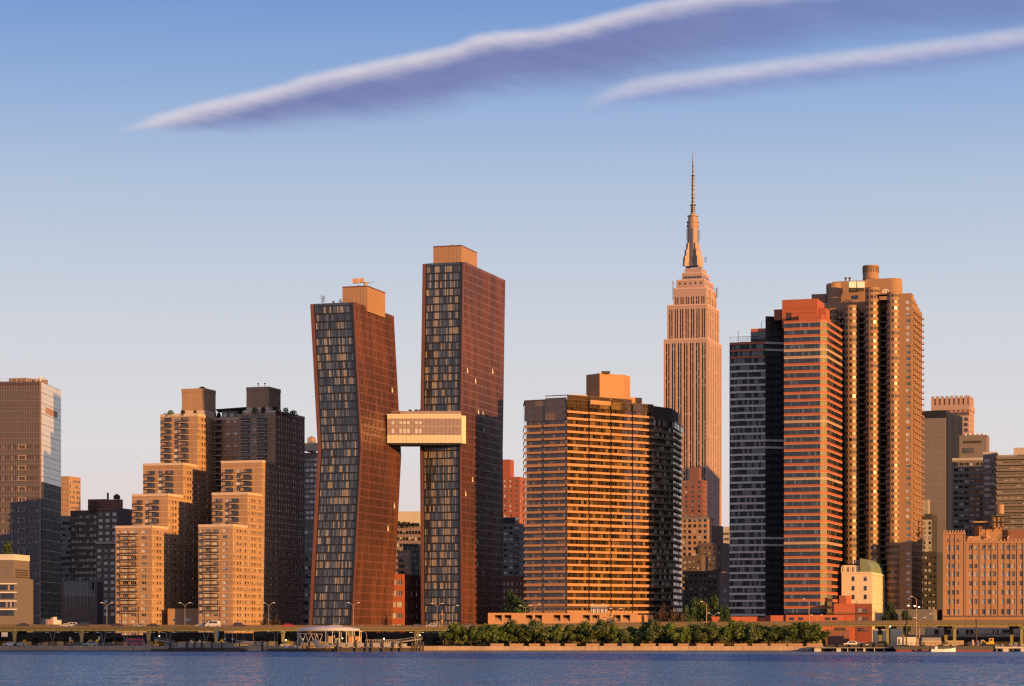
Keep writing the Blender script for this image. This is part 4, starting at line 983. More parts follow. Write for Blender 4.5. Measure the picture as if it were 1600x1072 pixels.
bowbay(1330.5, 11.4, 481, 1085); bowbay(1363, 11.2, 453, 1080); bowbay(1396, 10.4, 460, 1075.5); bowbay(1300, 9.5, 486, 1092)
bows.sort(key=lambda b: -b[0]); parts(ct, 'bow_spandrel', [b[1] for b in bows], 100)
# balcony slabs and piers in the recesses
its = []; P = main.L
for z in [r[0] - .7 for r in rsm][::-1]:
    for a, b in ((1340, 1354), (1373, 1388), (1310, 1321)):
        m = MB(); s0, s1 = sx(a, main), sx(b, main); strip(m, main.L, s0, s1, z - .12, z + .1, 3.0, 'brick_corinth'); strip(m, main.L, s0, s1, z + .1, z + .75, 3.0, 'brick_corinth', d0=-2.9); its.append(m)
parts(ct, 'balcony', its, 100)
mb = MB()
for a, b in ((1341, 1344), (1375, 1377.5), (1312, 1314)): strip(mb, main.L, sx(a, main), sx(b, main), GROUND, Z(482, 1088), 2.4, 'brick_corinth')
mb.build('pier', ct)
# right flat block with its window column and the serrated balcony side
fb = CB(1402.5, 1424.5, 1440.5, 1072); zf = Z(458, 1072); mb = MB(); rs = rows(zf - 200 * fhC + .35, zlow, zf - .6, fhC, .6, 1.45)
wall(mb, fb.L, GROUND, zf, [(sx(1415.5, fb), sx(1422.5, fb))], rs, .25, 'brick_corinth'); cw.add(fb.L, [(sx(1415.5, fb), sx(1422.5, fb))], rs, .25, 'aptw')
nst = 5; Ls = fb.Lr / nst
for i in range(nst):
    p = fb.C + fb.dr * (i * Ls) + fb.dl * (0.0 if i == 0 else .0) - fb.dl * (-.0); zt_i = zf - [0, 1.6, 2.6, 3.6, 4.6][i]
    f = Face(p, fb.dr, Ls); g = [(.8, Ls * .42, 'apt'), (Ls * .55, Ls - .5, 'balc')]; rs2 = rows(zf - 200 * fhC + .35, zlow, zt_i - .6, fhC, .6, 1.5)
    wall(mb, f, GROUND, zt_i, [x for x in g], rs2, .3, 'brick_corinth'); cw.add(f, g, rs2, .3, 'apt')
    mb.poly([(*f.P(0, 0)[:2], zt_i), (*f.P(Ls, 0)[:2], zt_i), (*f.P(Ls, 0, 18)[:2], zt_i), (*f.P(0, 0, 18)[:2], zt_i)], 'roof_gravel')
wall(mb, fb.K, GROUND, zf - 4, [], [], 0, 'brick_corinth'); wall(mb, fb.S, GROUND, zf, [], [], 0, 'brick_corinth')
for k in range(0, 60, 8): strip(mb, fb.L, 0, fb.L.L, zf - k * fhC - .7, zf - k * fhC - .45, .04, 'brick_tan')
mb.build('side_block', ct)
its = []
for i in range(nst):
    f = Face(fb.C + fb.dr * (i * Ls), fb.dr, Ls)
    for r in rows(zf - 200 * fhC + .35, GROUND + 10, zf - 4.6, fhC, .6, 1.5):
        m = MB(); z = r[0] - .6; strip(m, f, Ls * .5, Ls - .1, z - .1, z + .1, 1.1, 'brick_corinth'); strip(m, f, Ls * .5, Ls - .1, z + .1, z + .95, 1.1, 'brick_corinth', d0=-1.02); its.append((-z, m))
its.sort(key=lambda e: e[0]); parts(ct, 'side_balcony', [e[1] for e in its], 100)
cw.flush(100)

# ---------------------------------------------------------------- cream corner building, red brick annex
t, c, z1 = tower('cream_building', 'cream walled corner building with green mansard roof beside the red banded tower', 'building', 1315, 1362, 1387, 894, 1045, 'cream_plaster', 0, 12, fh=4.05, sill=.9, wh=2.5, ww=1.0, sty='dark')
f = c.L; w = Wins(t); mb = MB()
for yy in (904, 919, 932.5):
    for xx in (1333, 1352):
        s = sx(xx, c); z = Z(yy + 3.6, 1045); w.l.append((f, s - .6, s + .6, z, z + 1.9, -.02, 'dark')); strip(mb, f, s - .75, s + .75, z - .2, z - .02, .12, 'cream_plaster')
mb.build('sill', t); w.flush()
mb = MB()
for k, zz in enumerate((z1 - .9, Z(917, 1045), Z(941, 1045))): strip(mb, c.R, 0, c.R.L, zz - .3, zz + .35, .45 if k == 0 else .25, 'cream_plaster')
for i in range(13): s = .4 + i * (c.R.L - .8) / 12; strip(mb, c.R, s - .28, s + .28, GROUND, z1 - 1.3, .3, 'cream_plaster')
strip(mb, c.L, 0, c.L.L, z1 - .5, z1 + .15, .2, 'cream_plaster'); mb.build('cornice', t)
mb = MB(); mb.prism([c.at(c.Ll, 2), c.at(c.Ll * .45, 2), c.at(c.Ll * .45, 9), c.at(c.Ll, 9)], z1 - 1, Z(883, 1048), 'cream_plaster', 'roof_gravel'); mb.build('stepped_parapet', t)
mb = MB(); rl_ = c.Lr                       # mansard: curved green roof along the right face
prof = [(.3, 0), (.7, 2.2), (1.8, 4.2), (3.6, 5.6), (5.2, 6.0)]
ends = []
for b in (1.0, rl_ * .96): ends.append([Vector((*c.at(a, b), z1 + h)) for a, h in prof])
for i in range(4): mb.poly([ends[0][i], ends[1][i], ends[1][i + 1], ends[0][i + 1]], 'copper_green')
for e in ends: mb.poly([Vector((*c.at(5.2, 1.0 if e is ends[0] else rl_ * .96), z1))] + e, 'copper_green')
mb.build('mansard_roof', t)
roofbox(t, c, 5.4, 10, 3, 9, z1 - 1, z1 + 3.6, 'steel_dark', 'roof_plant')
for a in (6.2, 8.6): m = MB(); p = c.at(a, 3.2); m.lathe(p, [(1.0, z1 + 3.6), (1.0, z1 + 5.2)], 'grey_metal', 12); m.build('vent_drum', t)
m = MB()
for a in (7, 9, 11.5, 13): p = c.at(a, 1.2); m.bar((p.x, p.y, z1 - .9), (p.x, p.y, z1 + 2.4), .25, 'offwhite', 8)
m.build('roof_pipes', t)
an = thing('brick_annex', 'red brick building with two stepped boxes before the cream building', 'building', (X(1340, 1022), 1022, GROUND))
mb = MB(); mb.prism([HP(1300, 1022), HP(1303, 1020), HP(1338, 1019), HP(1338, 1032), HP(1300, 1032)], GROUND, Z(943, 1020), 'brick_red', 'roof_gravel')
mb.prism([HP(1311, 1023), HP(1322, 1022), HP(1330.5, 1025), HP(1330.5, 1032), HP(1311, 1032)], GROUND, Z(930.5, 1022), 'brick_red', 'roof_gravel')
mb.prism([HP(1338.1, 1019), HP(1362.5, 1016), HP(1362.5, 1032), HP(1338.1, 1032)], GROUND, Z(943.2, 1018), 'brick_red', 'roof_gravel')
mb.box(X(1296, 1018), X(1362, 1018), 1015, 1016, Z(957.5, 1016), Z(956.5, 1016), 'brick_dark'); mb.build('wall', an)
w = Wins(an); f = Face(HP(1338.1, 1019), Vector(HP(1362.5, 1016)) - Vector(HP(1338.1, 1019)), X(1362.5, 1016) - X(1338.1, 1019))
for yy in (957, 970, 987):
    z = Z(yy, 1017); w.l.append((f, .7, 2.4, z, z + 1.7, -.02, 'ware'))
    for s in (2.9, 3.7, 4.5): w.l.append((f, s, s + .45, z, z + 1.5, -.02, 'small'))
f = Face(HP(1311, 1022.9), (1, -.09), 3); w.l.append((f, .9, 1.5, Z(940.5, 1022), Z(938, 1022), -.02, 'small')); w.flush()
mb = MB(); p = HP(1339, 1018.6); mb.bar((p[0], p[1], GROUND), (p[0], p[1], Z(939, 1018)), .12, 'steel_dark'); mb.build('vent_pipe', an)

# ---------------------------------------------------------------- brown brick warehouse at the right edge
wt_ = thing('brick_warehouse', 'long brown brick warehouse with rows of sash windows and a rooftop water tank', 'warehouse', (X(1473.5, 1048), 1048, GROUND))
f1 = Face(HP(1473.3, 1050), Vector(HP(1509, 1048.5)) - Vector(HP(1473.3, 1050)), X(1509, 1048.5) - X(1473.3, 1050))
f2 = Face(HP(1509, 1049), Vector(HP(1650, 1043)) - Vector(HP(1509, 1049)), X(1650, 1043) - X(1509, 1049))
ww_ = Wins(wt_, hide=lambda x, y: y > 972 or x > 1600); ym = lambda y: Z(y, 1048); mb = MB()
rowy = [(974, 970.5), (960, 952), (943.5, 936), (929, 922), (915, 908), (901, 893), (888, 881), (874, 866.5), (860, 852)]
c1 = [(X(a, 1049) - f1.o.x, X(a + 4, 1049) - f1.o.x) for a in (1480, 1487.5, 1494.5)]
rws = [(ym(a), ym(b)) for a, b in rowy]; zt1, zt2 = ym(832), ym(846)
wall(mb, f1, GROUND, zt1, c1, rws + [(ym(846.5), ym(842))], .35, 'brick_brown'); ww_.add(f1, c1, rws + [(ym(846.5), ym(842))], .35, 'ware')
g2 = []
for b0 in (1507, 1535.5, 1564.5, 1593, 1621):
    for o_ in (0, 8.3, 16.3): g2.append((X(b0 + o_, 1047) - f2.o.x, X(b0 + o_ + 5, 1047) - f2.o.x))
g2 = [g for g in g2 if g[0] > .2 and g[1] < f2.L - .3]
wall(mb, f2, GROUND, zt2, g2, rws, .35, 'brick_brown'); ww_.add(f2, g2, rws, .35, 'ware'); mb.build('wall', wt_)
mb = MB()
for f, g, zt in ((f1, c1, zt1), (f2, g2, zt2)):
    e = [0.0] + [(a[1] + b[0]) / 2 for a, b in zip(g[:-1], g[1:])] + [f.L - .4]
    for j, s in enumerate(e): wide = .75 if (f is f2 and j % 3 == 0) or s == 0 else .26; strip(mb, f, max(0, s - wide / 2), s + wide / 2, ym(962), zt - .6, .28, 'brick_brown')
    strip(mb, f, 0, f.L, ym(963.5), ym(962), .5, 'brick_dark'); strip(mb, f, 0, f.L, zt - .8, zt + .1, .35, 'brick_brown'); strip(mb, f, 0, f.L, zt - 3.4, zt - 3.1, .3, 'brick_brown')
mb.build('pilaster', wt_)
its = []
for f, n, zt in ((f1, 8, zt1), (f2, 24, zt2)):
    for j in range(n):
        m = MB(); s = f.L * (j + .5) / n; big = f is f2 and j % 5 == 1; w_ = .55 if big else .3
        strip(m, f, s - w_, s + w_, zt, zt + (1.5 if big else .7), .3, 'brick_brown', d0=.4); P = f.P
        m.poly([P(s - w_, zt + (1.5 if big else .7), -.3), P(s + w_, zt + (1.5 if big else .7), -.3), P(s, zt + (2.3 if big else 1.1), -.3)], 'stone_band'); its.append(m)
parts(wt_, 'finial', its)
mb = MB(); mb.prism([tuple(f1.P(0.05, 0, .6)[:2]), tuple(f1.P(f1.L, 0, .6)[:2]), (X(1509, 1049), 1078), (X(1480, 1078), 1078)], GROUND, zt1 - .5, 'brick_brown', 'roof_tar'); mb.prism([(X(1509.3, 1049.4), 1049.4), (X(1649, 1043.4), 1043.4), (X(1650, 1043), 1088), (X(1509.3, 1049), 1088)], GROUND, zt2 - .5, 'brick_brown', 'roof_tar'); mb.build('roof_body', wt_)
def pbox(t, xl, xr, yt, yb, Y, dep, m, name='bulkhead', top='roof_tar'):
    mb = MB(); mb.box(X(xl, Y), X(xr, Y), Y, Y + dep, Z(yb, Y), Z(yt, Y), m); return mb.build(name, t)
pbox(wt_, 1512, 1537, 838, 848, 1060, 12, 'brick_brown', 'bulkhead'); pbox(wt_, 1530, 1565, 822, 848, 1066, 10, 'brick_brown', 'bulkhead'); pbox(wt_, 1521, 1545, 814.5, 816.5, 1062, 8, 'brick_tan', 'canopy_roof')
pbox(wt_, 1575, 1650, 828, 848, 1068, 12, 'brick_maroon', 'bulkhead'); pbox(wt_, 1541, 1545, 829, 843, 1058, 2, 'brick_orange', 'chimney')
mb = MB(); q = HP(1562.5, 1062); r = 7 * 974 / F; mb.lathe(q, [(r, Z(803, 1062)), (r, Z(789, 1062))], 'tan_metal', 18); mb.lathe(q, [(r * 1.04, Z(789, 1062)), (.1, Z(786, 1062))], 'tan_metal', 18)
for xx in (1551, 1558, 1566, 1577):
    for yy in (1060.0, 1065.0): mb.bar((X(xx, yy), yy, Z(826, yy)), (X(xx, yy), yy, Z(803, yy)), .16, 'steel_dark', 6)
for z in (806, 815): mb.box(X(1548, 1060), X(1580, 1060), 1059.6, 1065.4, Z(z, 1060) - .15, Z(z, 1060) + .15, 'steel_dark')
for xx in (1559, 1565.5, 1553): mb.lathe(HP(xx, 1062.5), [(.75, Z(824, 1062)), (.75, Z(807, 1062))], 'tan_metal', 10)
for a, b in ((1551, 1566), (1566, 1551), (1566, 1577), (1577, 1566)): mb.bar((X(a, 1059.8), 1059.8, Z(824, 1060)), (X(b, 1059.8), 1059.8, Z(806, 1060)), .09, 'steel_dark', 5)
mb.build('water_tank', wt_)
mb = MB()
for k in range(10): mb.bar((X(1557 + k * 2.2, 1057), 1057, Z(846 - k * 1.5, 1057)), (X(1557 + k * 2.2, 1057), 1057, Z(840 - k * 1.5, 1057)), .07, 'steel_dark', 4)
mb.bar((X(1556, 1057), 1057, Z(847, 1057)), (X(1578, 1057), 1057, Z(832, 1057)), .2, 'steel_dark', 5); mb.bar((X(1556, 1057), 1057, Z(840, 1057)), (X(1578, 1057), 1057, Z(826, 1057)), .08, 'steel_dark', 5); mb.build('fire_stair', wt_)
ww_.flush(100)

# ---------------------------------------------------------------- towers behind at the right
t, c, z1 = tower('slab_tower', 'tall slab tower with blank beige end wall and near black glass side', 'office tower', 1433, 1478, 1504, 641, 1330, 'black_paint', 0, 0, a=22)
mb = MB(); f = Face(c.L.o + Vector((c.L.n.x, c.L.n.y)) * .4, c.L.u, c.L.L); strip(mb, f, 0, f.L, GROUND, Z(653, 1330), .4, 'concrete_far', d0=.4)
for k in range(1, 9): strip(mb, f, 0, f.L, Z(653 + k * 26, 1330) - .12, Z(653 + k * 26, 1330), .42, 'concrete')
mb.build('end_wall', t); mb = MB()
for k in range(14): s = .8 + k * c.R.L / 14; strip(mb, c.R, s, s + .25, GROUND, z1 - 1, .2, 'dark_metal')
mb.build('fin', t)
t, c, z1 = tower('striped_office_tower', 'pale pink office tower with dark vertical slots in its crown, farthest at the right', 'office tower', 1455, 1514, 1522, 632, 1800, 'limestone', 7, 2, fh=4.0, sill=.3, wh=2.4, ww=2.9, sty='offl', hide=lambda x, y: y < 638 or y > 690 or x < 1503)
mb = MB(); zt = Z(618, 1800)
for f, n in ((c.L, 8), (c.R, 2)):
    for k in range(n): s = f.L * k / n; strip(mb, f, s, s + f.L / n * .62, z1 - 1, zt, .5, 'limestone', d0=2)
    strip(mb, f, 0, f.L, Z(640, 1800), z1, .6, 'limestone')
f = c.L
for k in range(8): s = f.L * (k + .62) / 8; strip(mb, f, s, s + f.L / 8 * .38, z1 - 8, zt - 1.6, .1, 'brick_maroon', d0=1.2)
mb.build('crown_fin', t)
t, c, z1 = tower('grey_apartment_tower', 'grey tower with paired window columns behind the brown brick warehouse', 'apartment tower', 1488, 1541, 1550, 715, 1240, 'concrete_far', 6, 2, fh=2.85, sill=.8, wh=1.5, ww=2.2, sty='dim', cap='concrete_pale', hide=lambda x, y: x < 1504 or y > 825, d=.3)
roofbox(t, c, 0, c.Ll * .8, 1, 14, z1 - 1, Z(679, 1240), 'concrete_far', 'bulkhead'); m = MB(); f = Face(c.at(c.Ll * .8, 1), -c.dl, c.Ll * .8); strip(m, f, 2, f.L * .8, Z(692, 1240), Z(688, 1240), .05, 'recess_dark'); strip(m, f, 2, f.L * .55, Z(707, 1240), Z(699, 1240), .3, 'glass_grey'); m.build('louvre', t)
m = MB()
for k in range(5): q = c.at(2 + k * 2.2, 3); m.lathe(q, [(.9, Z(679, 1240)), (.9, Z(676.5, 1240))], 'offwhite', 10)
m.build('roof_fan', t)
t, c, z1 = tower('narrow_apartment_tower', 'narrow grey tower between the paired window tower and the balcony tower', 'apartment tower', 1536, 1557, 1561, 706, 1215, 'concrete_far', 2, 1, fh=2.85, sill=.8, wh=1.6, ww=4.0, sty='aptw', cap='concrete_pale', hide=lambda x, y: y > 800)
t, c, z1 = tower('balcony_tower', 'wide tower with continuous concrete balcony bands at the right edge', 'apartment tower', 1556, 1680, 1690, 711, 1190, 'concrete_dark', 12, 0, fh=2.85, sill=.5, wh=2.0, ww=4.2, sty='dim', hide=lambda x, y: y > 820)
its = []; z = z1 - .3
while z > Z(850, 1190): m = MB(); strip(m, c.L, .6, c.L.L, z - 1.15, z, 1.3, 'concrete_far'); its.append(m); z -= 2.85
parts(t, 'balcony_band', its); roofbox(t, c, 0, c.Ll * .99, 2, 14, z1 - 1, Z(708, 1190), 'concrete', 'bulkhead'); roofbox(t, c, 0, c.Ll * .78, 2, 14, z1 - 1, Z(697, 1190), 'concrete_pale', 'bulkhead')
for k in range(3): m = MB(); m.box(X(1564 + 14 * k, 1189), X(1573 + 14 * k, 1189), c.C.y - 3, c.C.y - 2.9, 0, .1, 'concrete')
t, c, z1 = tower('brick_topped_block', 'grey block with white middle panels and dark brick top beside the bow window tower', 'building', 1430, 1456, 1464.5, 803, 1190, 'brick_black', 4, 2, fh=3.0, ww=1.6, sty='dim', hide=lambda x, y: y > 870 or x < 1441)
mb = MB(); strip(mb, c.L, c.L.L * .45, c.L.L * .98, GROUND, Z(812, 1190), .02, 'concrete_pale'); mb.build('white_panel', t); roofbox(t, c, 2, 9, 2, 8, z1 - 1, Z(780, 1190), 'concrete', 'bulkhead')
w = Wins(t)
for k in range(8): z = Z(820 + 7.6 * k, 1190); w.l.append((c.L, c.L.L * .5, c.L.L * .62, z, z + 1.5, -.06, 'dim')); w.l.append((c.L, c.L.L * .82, c.L.L * .94, z, z + 1.5, -.06, 'dark'))
w.flush()
tower('dark_brick_block', 'dark brick block with small grid of windows between the bow window tower and warehouse', 'building', 1430, 1464, 1474, 862, 1130, 'brick_black', 5, 2, fh=2.9, ww=1.5, sty='dim', hide=lambda x, y: y > 965 or x < 1441)
tower('street_level_shop', 'low dark building with pale fascia at the foot of the dark brick block', 'low building', 1395, 1458, 1472, 952, 1040, 'concrete_dark', 0, 0, fh=3)

# ---------------------------------------------------------------- behind the orange banded block, right of it
tower('maroon_tower', 'maroon brick tower with taller box on top before the art deco skyscraper', 'apartment tower', 1066, 1098, 1105, 750, 1560, 'brick_maroon', 3, 3, fh=3.0, ww=1.6, sty='small', hide=lambda x, y: x < 1070 or y > 800)
q = CB(1077.5, 1092, 1096, 1565); mb = MB(); mb.prism(q.pts(), Z(752, 1565), Z(730.5, 1565), 'brick_maroon', 'roof_tar'); tag(mb.build('water_tank_house', loc=(q.C.x, q.C.y, Z(752, 1565))), 'maroon brick box standing on the roof of the maroon tower', 'roof house')
tower('tan_apartment_building', 'worn tan brick building with paired windows below the maroon tower', 'apartment building', 1056, 1107, 1116, 808, 1440, 'brick_tan', 6, 2, fh=3.3, ww=1.7, wh=1.9, sty='dark', hide=lambda x, y: x < 1069 or y > 855, cap='concrete_dark')
tower('dark_tenement', 'dark brick tenement with square tower at its roof, right of the tan building', 'apartment building', 1090, 1128, 1140, 848, 1330, 'brick_dark', 5, 1, fh=3.1, ww=1.2, sty='dim', hide=lambda x, y: y > 890)
q = CB(1112, 1126, 1130, 1340); mb = MB(); mb.prism(q.pts(), Z(850, 1340), Z(822, 1340), 'brick_dark', 'roof_tar'); tag(mb.build('roof_house', loc=(q.C.x, q.C.y, Z(850, 1340))), 'square dark brick box on the dark tenement beside the pale flats', 'roof house')
tower('pale_flats', 'small pale block of flats glimpsed left of the red banded tower', 'building', 1120, 1140, 1146, 823, 1500, 'concrete_pale', 5, 0, fh=3.2, ww=1.4, sty='dim', hide=lambda x, y: x < 1128 or y > 848)
tower('dark_brick_row', 'dark brick row house block above the green trees right of the banded block', 'building', 1060, 1122, 1136, 892, 1230, 'brick_dark', 8, 1, fh=3.2, ww=1.2, sty='dim', hide=lambda x, y: x < 1069 or y > 936)
t, c, z1 = tower('dark_tank_building', 'dark building with rooftop tank between the tan building and brick row', 'building', 1060, 1096, 1106, 868, 1280, 'brick_dark', 5, 1, fh=3.1, ww=1.4, sty='dim', hide=lambda x, y: x < 1069 or y > 892)
p = c.at(2, 4); tank(t, p.x, p.y, z1 - .9, 1.9, 3.2)
t, c, z1 = tower('lilac_building', 'narrow lilac grey building with two windows left of the red banded tower', 'building', 1125, 1141, 1144, 895, 1085, 'mauve_panel', 0, 0, a=5)
w = Wins(t); 
for yy in (923, 938): s = sx(1133, c); w.l.append((c.L, s - .9, s + .9, Z(yy + 3, 1085), Z(yy - 3, 1085), -.02, 'small'))
w.flush()
# ---------------------------------------------------------------- between the copper tower and the banded block
t, c, z1 = tower('red_brick_tower', 'orange red brick tower with taller end box right of the taller copper tower', 'apartment tower', 775, 812, 824, 745, 1500, 'brick_rust', 4, 4, fh=3.0, ww=1.5, sty='apt', hide=lambda x, y: x < 786 or x > 819 or y > 812)
q = CB(778, 797, 803, 1503); mb = MB(); mb.prism(q.pts(), Z(747, 1503), Z(718, 1503), 'brick_rust', 'roof_tar'); mb.build('bulkhead', t)
t, c, z1 = tower('grey_balcony_block', 'grey block with stacked balconies behind the taller copper tower', 'apartment building', 776, 812, 826, 818, 1280, 'concrete_dark', 4, 3, fh=2.9, ww=2.0, sty='dim', hide=lambda x, y: x < 786 or x > 819 or y > 905)
its = []
for k in range(10): m = MB(); z = z1 - 4 - k * 2.9; strip(m, c.L, sx(803, c), sx(811, c), z - .1, z + .1, 1.3, 'concrete'); strip(m, c.L, sx(803, c), sx(811, c), z + .1, z + .9, 1.3, 'rail_dark', d0=-1.25); its.append(m)
parts(t, 'balcony', its); roofbox(t, c, 3, 10, 2, 8, z1 - 1, Z(808, 1280), 'glass_blue', 'glass_bulkhead')
tower('brownstone', 'low dark brownstone with pale window trim behind the taller copper tower', 'building', 776, 818, 828, 900, 1200, 'brick_maroon', 6, 1, fh=3.4, ww=1.2, wh=2.0, sty='aptw', hide=lambda x, y: x < 786 or x > 819 or y > 950)
# ---------------------------------------------------------------- between the two copper towers
t, c, z1 = tower('red_brick_school', 'bright red brick four storey building between the two copper towers', 'school', 600, 630.5, 664, 897, 1085.5, 'brick_red', 3, 4, fh=4.9, sill=1.6, wh=2.3, ww=2.6, sty='aptw', hide=lambda x, y: y > 970, a=12)
t, c, z1 = tower('mauve_office_block', 'mauve office block with rows of punched windows behind the red brick school', 'office building', 590, 668, 676, 822, 1420, 'mauve_panel', 16, 1, fh=3.6, sill=.9, wh=1.9, ww=1.5, sty='dark', hide=lambda x, y: x < 618 or x > 660 or y > 890, a=5)
roofbox(t, c, 4, 20, 4, 12, z1 - 1, Z(799, 1424), 'concrete_pale', 'bulkhead'); roofbox(t, c, 21, 30, 4, 12, z1 - 1, Z(801, 1424), 'brick_maroon', 'bulkhead')
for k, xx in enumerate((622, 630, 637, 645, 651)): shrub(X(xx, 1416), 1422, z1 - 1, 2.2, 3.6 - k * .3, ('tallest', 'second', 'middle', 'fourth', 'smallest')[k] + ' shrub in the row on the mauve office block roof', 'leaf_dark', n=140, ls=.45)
tower('glass_infill_building', 'dark blue glass building behind the red brick school', 'office building', 630, 655, 664, 850, 1300, 'dark_metal', 6, 2, fh=3.2, sill=.2, wh=2.6, ww=1.6, sty='offl', hide=lambda x, y: y > 895)
tower('orange_lit_block', 'small orange brick block catching the sun above the red brick school', 'building', 622, 638, 642, 860, 1210, 'brick_orange', 3, 0, fh=3.0, ww=1.6, sty='apt', hide=lambda x, y: y > 893 or x < 620)
# ---------------------------------------------------------------- between the stepped tower and the copper tower
t, c, z1 = tower('white_topped_tower', 'dark tower with white window bands and beige roof box, left of the shorter copper tower', 'apartment tower', 452, 497, 510, 707, 1400, 'brick_dark', 7, 1, fh=3.0, sill=.8, wh=1.7, ww=3.0, sty='aptw', hide=lambda x, y: x < 470 or x > 492 or y > 812)
mb = MB(); strip(mb, c.L, 0, c.L.L, Z(704, 1400), Z(692, 1400), .4, 'beige_panel', d0=4); q = CB(480, 488, 494, 1405); mb.prism(q.pts(), Z(706, 1405), Z(684, 1405), 'beige_panel', 'roof_tar'); mb.lathe(q.at(1.2, 2), [(2.2, Z(684, 1405)), (.2, Z(680.5, 1405))], 'beige_panel', 10); mb.build('bulkhead', t)
tower('blue_grey_block', 'plain blue grey block low between the stepped tower and shorter copper tower', 'building', 455, 500, 510, 815, 1250, 'concrete_dark', 5, 1, fh=4.5, sill=1.2, wh=2.0, ww=5, sty='dark', hide=lambda x, y: x < 470 or x > 490)

# ---------------------------------------------------------------- left edge: hospital tower and neighbours
YN = 1160.0
t, c, z1 = tower('hospital_tower', 'mauve glass curtain wall tower with side face pale from reflected sky at the left edge', 'office tower', -60, 64.5, 95, 596, YN, 'curtain_mauve', None, 0, a=2, hide=lambda x, y: y > 970)
fhN = 16.4 * YN / F; bands = []; w = Wins(t, 'ribbon_window', hide=lambda x, y: y > 965)
z = z1 - 2.2; k = 0
LL = c.L.L
while z > GROUND + 4:
    m = MB(); low = k > 4
    strip(m, c.L, 0, LL, z - fhN * (.62 if low else .96), z, .5, 'curtain_mauve'); strip(m, c.L, 0, LL, z - .15, z + .05, .62, 'curtain_pink'); strip(m, c.L, 0, LL, z - fhN * .4 - .06, z - fhN * .4 + .06, .56, 'frame_grey'); bands.append(m)
    if low:
        segs = [(X(a, YN) - c.L.o.x, X(b, YN) - c.L.o.x, s) for a, b, s in ((-40, -10, 'offl'), (-9, 3, 'off'), (6, 17, 'offl'), (20, 27, 'offl'), (33, 40, 'dark'), (43, 63, 'offl'))]
        for a, b, s in segs: w.l.append((c.L, a, b, z - fhN * .98, z - fhN * .64, -.1, s))
        m = MB()
        for a, b in ((3, 5.5), (17.5, 20), (27.5, 31)): strip(m, c.L, X(a, YN) - c.L.o.x, X(b, YN) - c.L.o.x, z - fhN * .99, z - fhN * .62, .35, 'glass_cream')
        a, b = X(27.5, YN) - c.L.o.x, X(41, YN) - c.L.o.x
        for q in ((a, b, z - fhN * .63, z - fhN * .58), (b - .25, b, z - fhN, z - fhN * .63), (a, b, z - fhN * 1.02, z - fhN * .98)): strip(m, c.L, q[0], q[1], q[2], q[3], .9, 'beige_panel')
        bands.append(m)
    z -= fhN; k += 1
parts(t, 'floor_band', bands)
m = MB()
for k in range(48): s = LL * k / 48; strip(m, c.L, s, s + .12, GROUND, z1 - .5, .66, 'curtain_pink')
strip(m, c.L, LL - .7, LL, GROUND, z1 + .2, .8, 'curtain_pink'); m.build('mullion', t)
mat('sky_reflect_glass', (.50, .47, .45), .12, .05, .2, spec=.8); its = []
nR = 2
for k in range(45):
    zz = z1 - .3 - k * fhN / 2
    if zz < GROUND + 3: break
    for j in range(3):
        a, b = (0, .36, .7, 1)[j], (0, .36, .7, 1)[j + 1]; m = MB(); lowf = zz < Z(748, YN)
        strip(m, c.R, c.R.L * a + .04, c.R.L * b - .04, zz - fhN / 2 + (.22 if k % 2 else .06), zz - .03, .12, 'panel_dark' if lowf else 'sky_reflect_glass'); its.append(m)  # upper pale and lower dark panels: reflected sky and skyline put into the colour
parts(t, 'glass_panel', its, 100); w.flush(100)
m = MB(); f = c.R; strip(m, f, f.L * .2, f.L * .8, Z(648, 1175), Z(638, 1175), .2, 'tan_metal'); m.build('louvre', t)
m = MB(); m.prism([(X(14, 1168), 1168), (X(40, 1166), 1166), (X(75, 1176), 1176), (X(75, 1195), 1195), (X(14, 1195), 1195)], z1 - 1, Z(591, 1168), 'curtain_pink', 'roof_tar'); m.build('roof_enclosure', t)
m = MB(); p = (X(63, 1164), 1164, z1); m.bar(p, (p[0], p[1], p[2] + 2.4), .5, 'offwhite'); m.bar((p[0] - 1, p[1], p[2] + 2.4), (p[0] + 3, p[1], p[2] + 1.8), .25, 'offwhite'); m.bar((X(29, 1170), 1170, Z(591, 1170)), (X(29, 1170), 1170, Z(584, 1170)), .1, 'offwhite'); m.build('roof_hoist', t)
m = MB()
for k in range(16): s = LL * k / 16; m.bar(c.L.P(s, z1, .2), c.L.P(s, z1 + 1.3, .2), .06, 'offwhite', 4)
m.bar(c.L.P(0, z1 + 1.3, .2), c.L.P(LL, z1 + 1.3, .2), .07, 'offwhite', 4); m.build('roof_railing', t)
# low clinic building in front of it
t, c, z1 = tower('clinic_building', 'low beige stone building with terrace and pale glazing at the lower left corner', 'clinic', -40, 45, 52, 905, 985, 'clinic_stone', 0, 0, a=3)
w = Wins(t, 'ribbon_window')
for yy in (921, 934.5, 948, 961):
    z = Z(yy, 985)
    for j in range(4): a = c.L.L - 21 + j * 5; w.l.append((c.L, a - 4.9, a, z - .3, z + 1.9, -.03, 'offl' if j % 2 else 'rib'))
    m = MB(); strip(m, c.L, 0, c.L.L * .78, z + 2.0, z + 2.5, .5, 'offwhite'); m.build('sun_shelf', t)
w.flush()
q = CB(-40, 21, 46, 992, 10); mb = MB(); mb.prism(q.pts(), z1 - 1, Z(866, 992), 'clinic_stone', 'roof_gravel'); strip(mb, q.L, 0, q.L.L, Z(875, 992), Z(866, 992), .15, 'offwhite'); strip(mb, q.R, 0, q.R.L, Z(875, 992), Z(866, 992), .15, 'offwhite')
for k in range(4): strip(mb, q.R, 2, q.R.L - 2, Z(902 - k * 3.6, 1000) - .25, Z(902 - k * 3.6, 1000) + .25, .1, 'recess_dark')
mb.build('upper_block', t)
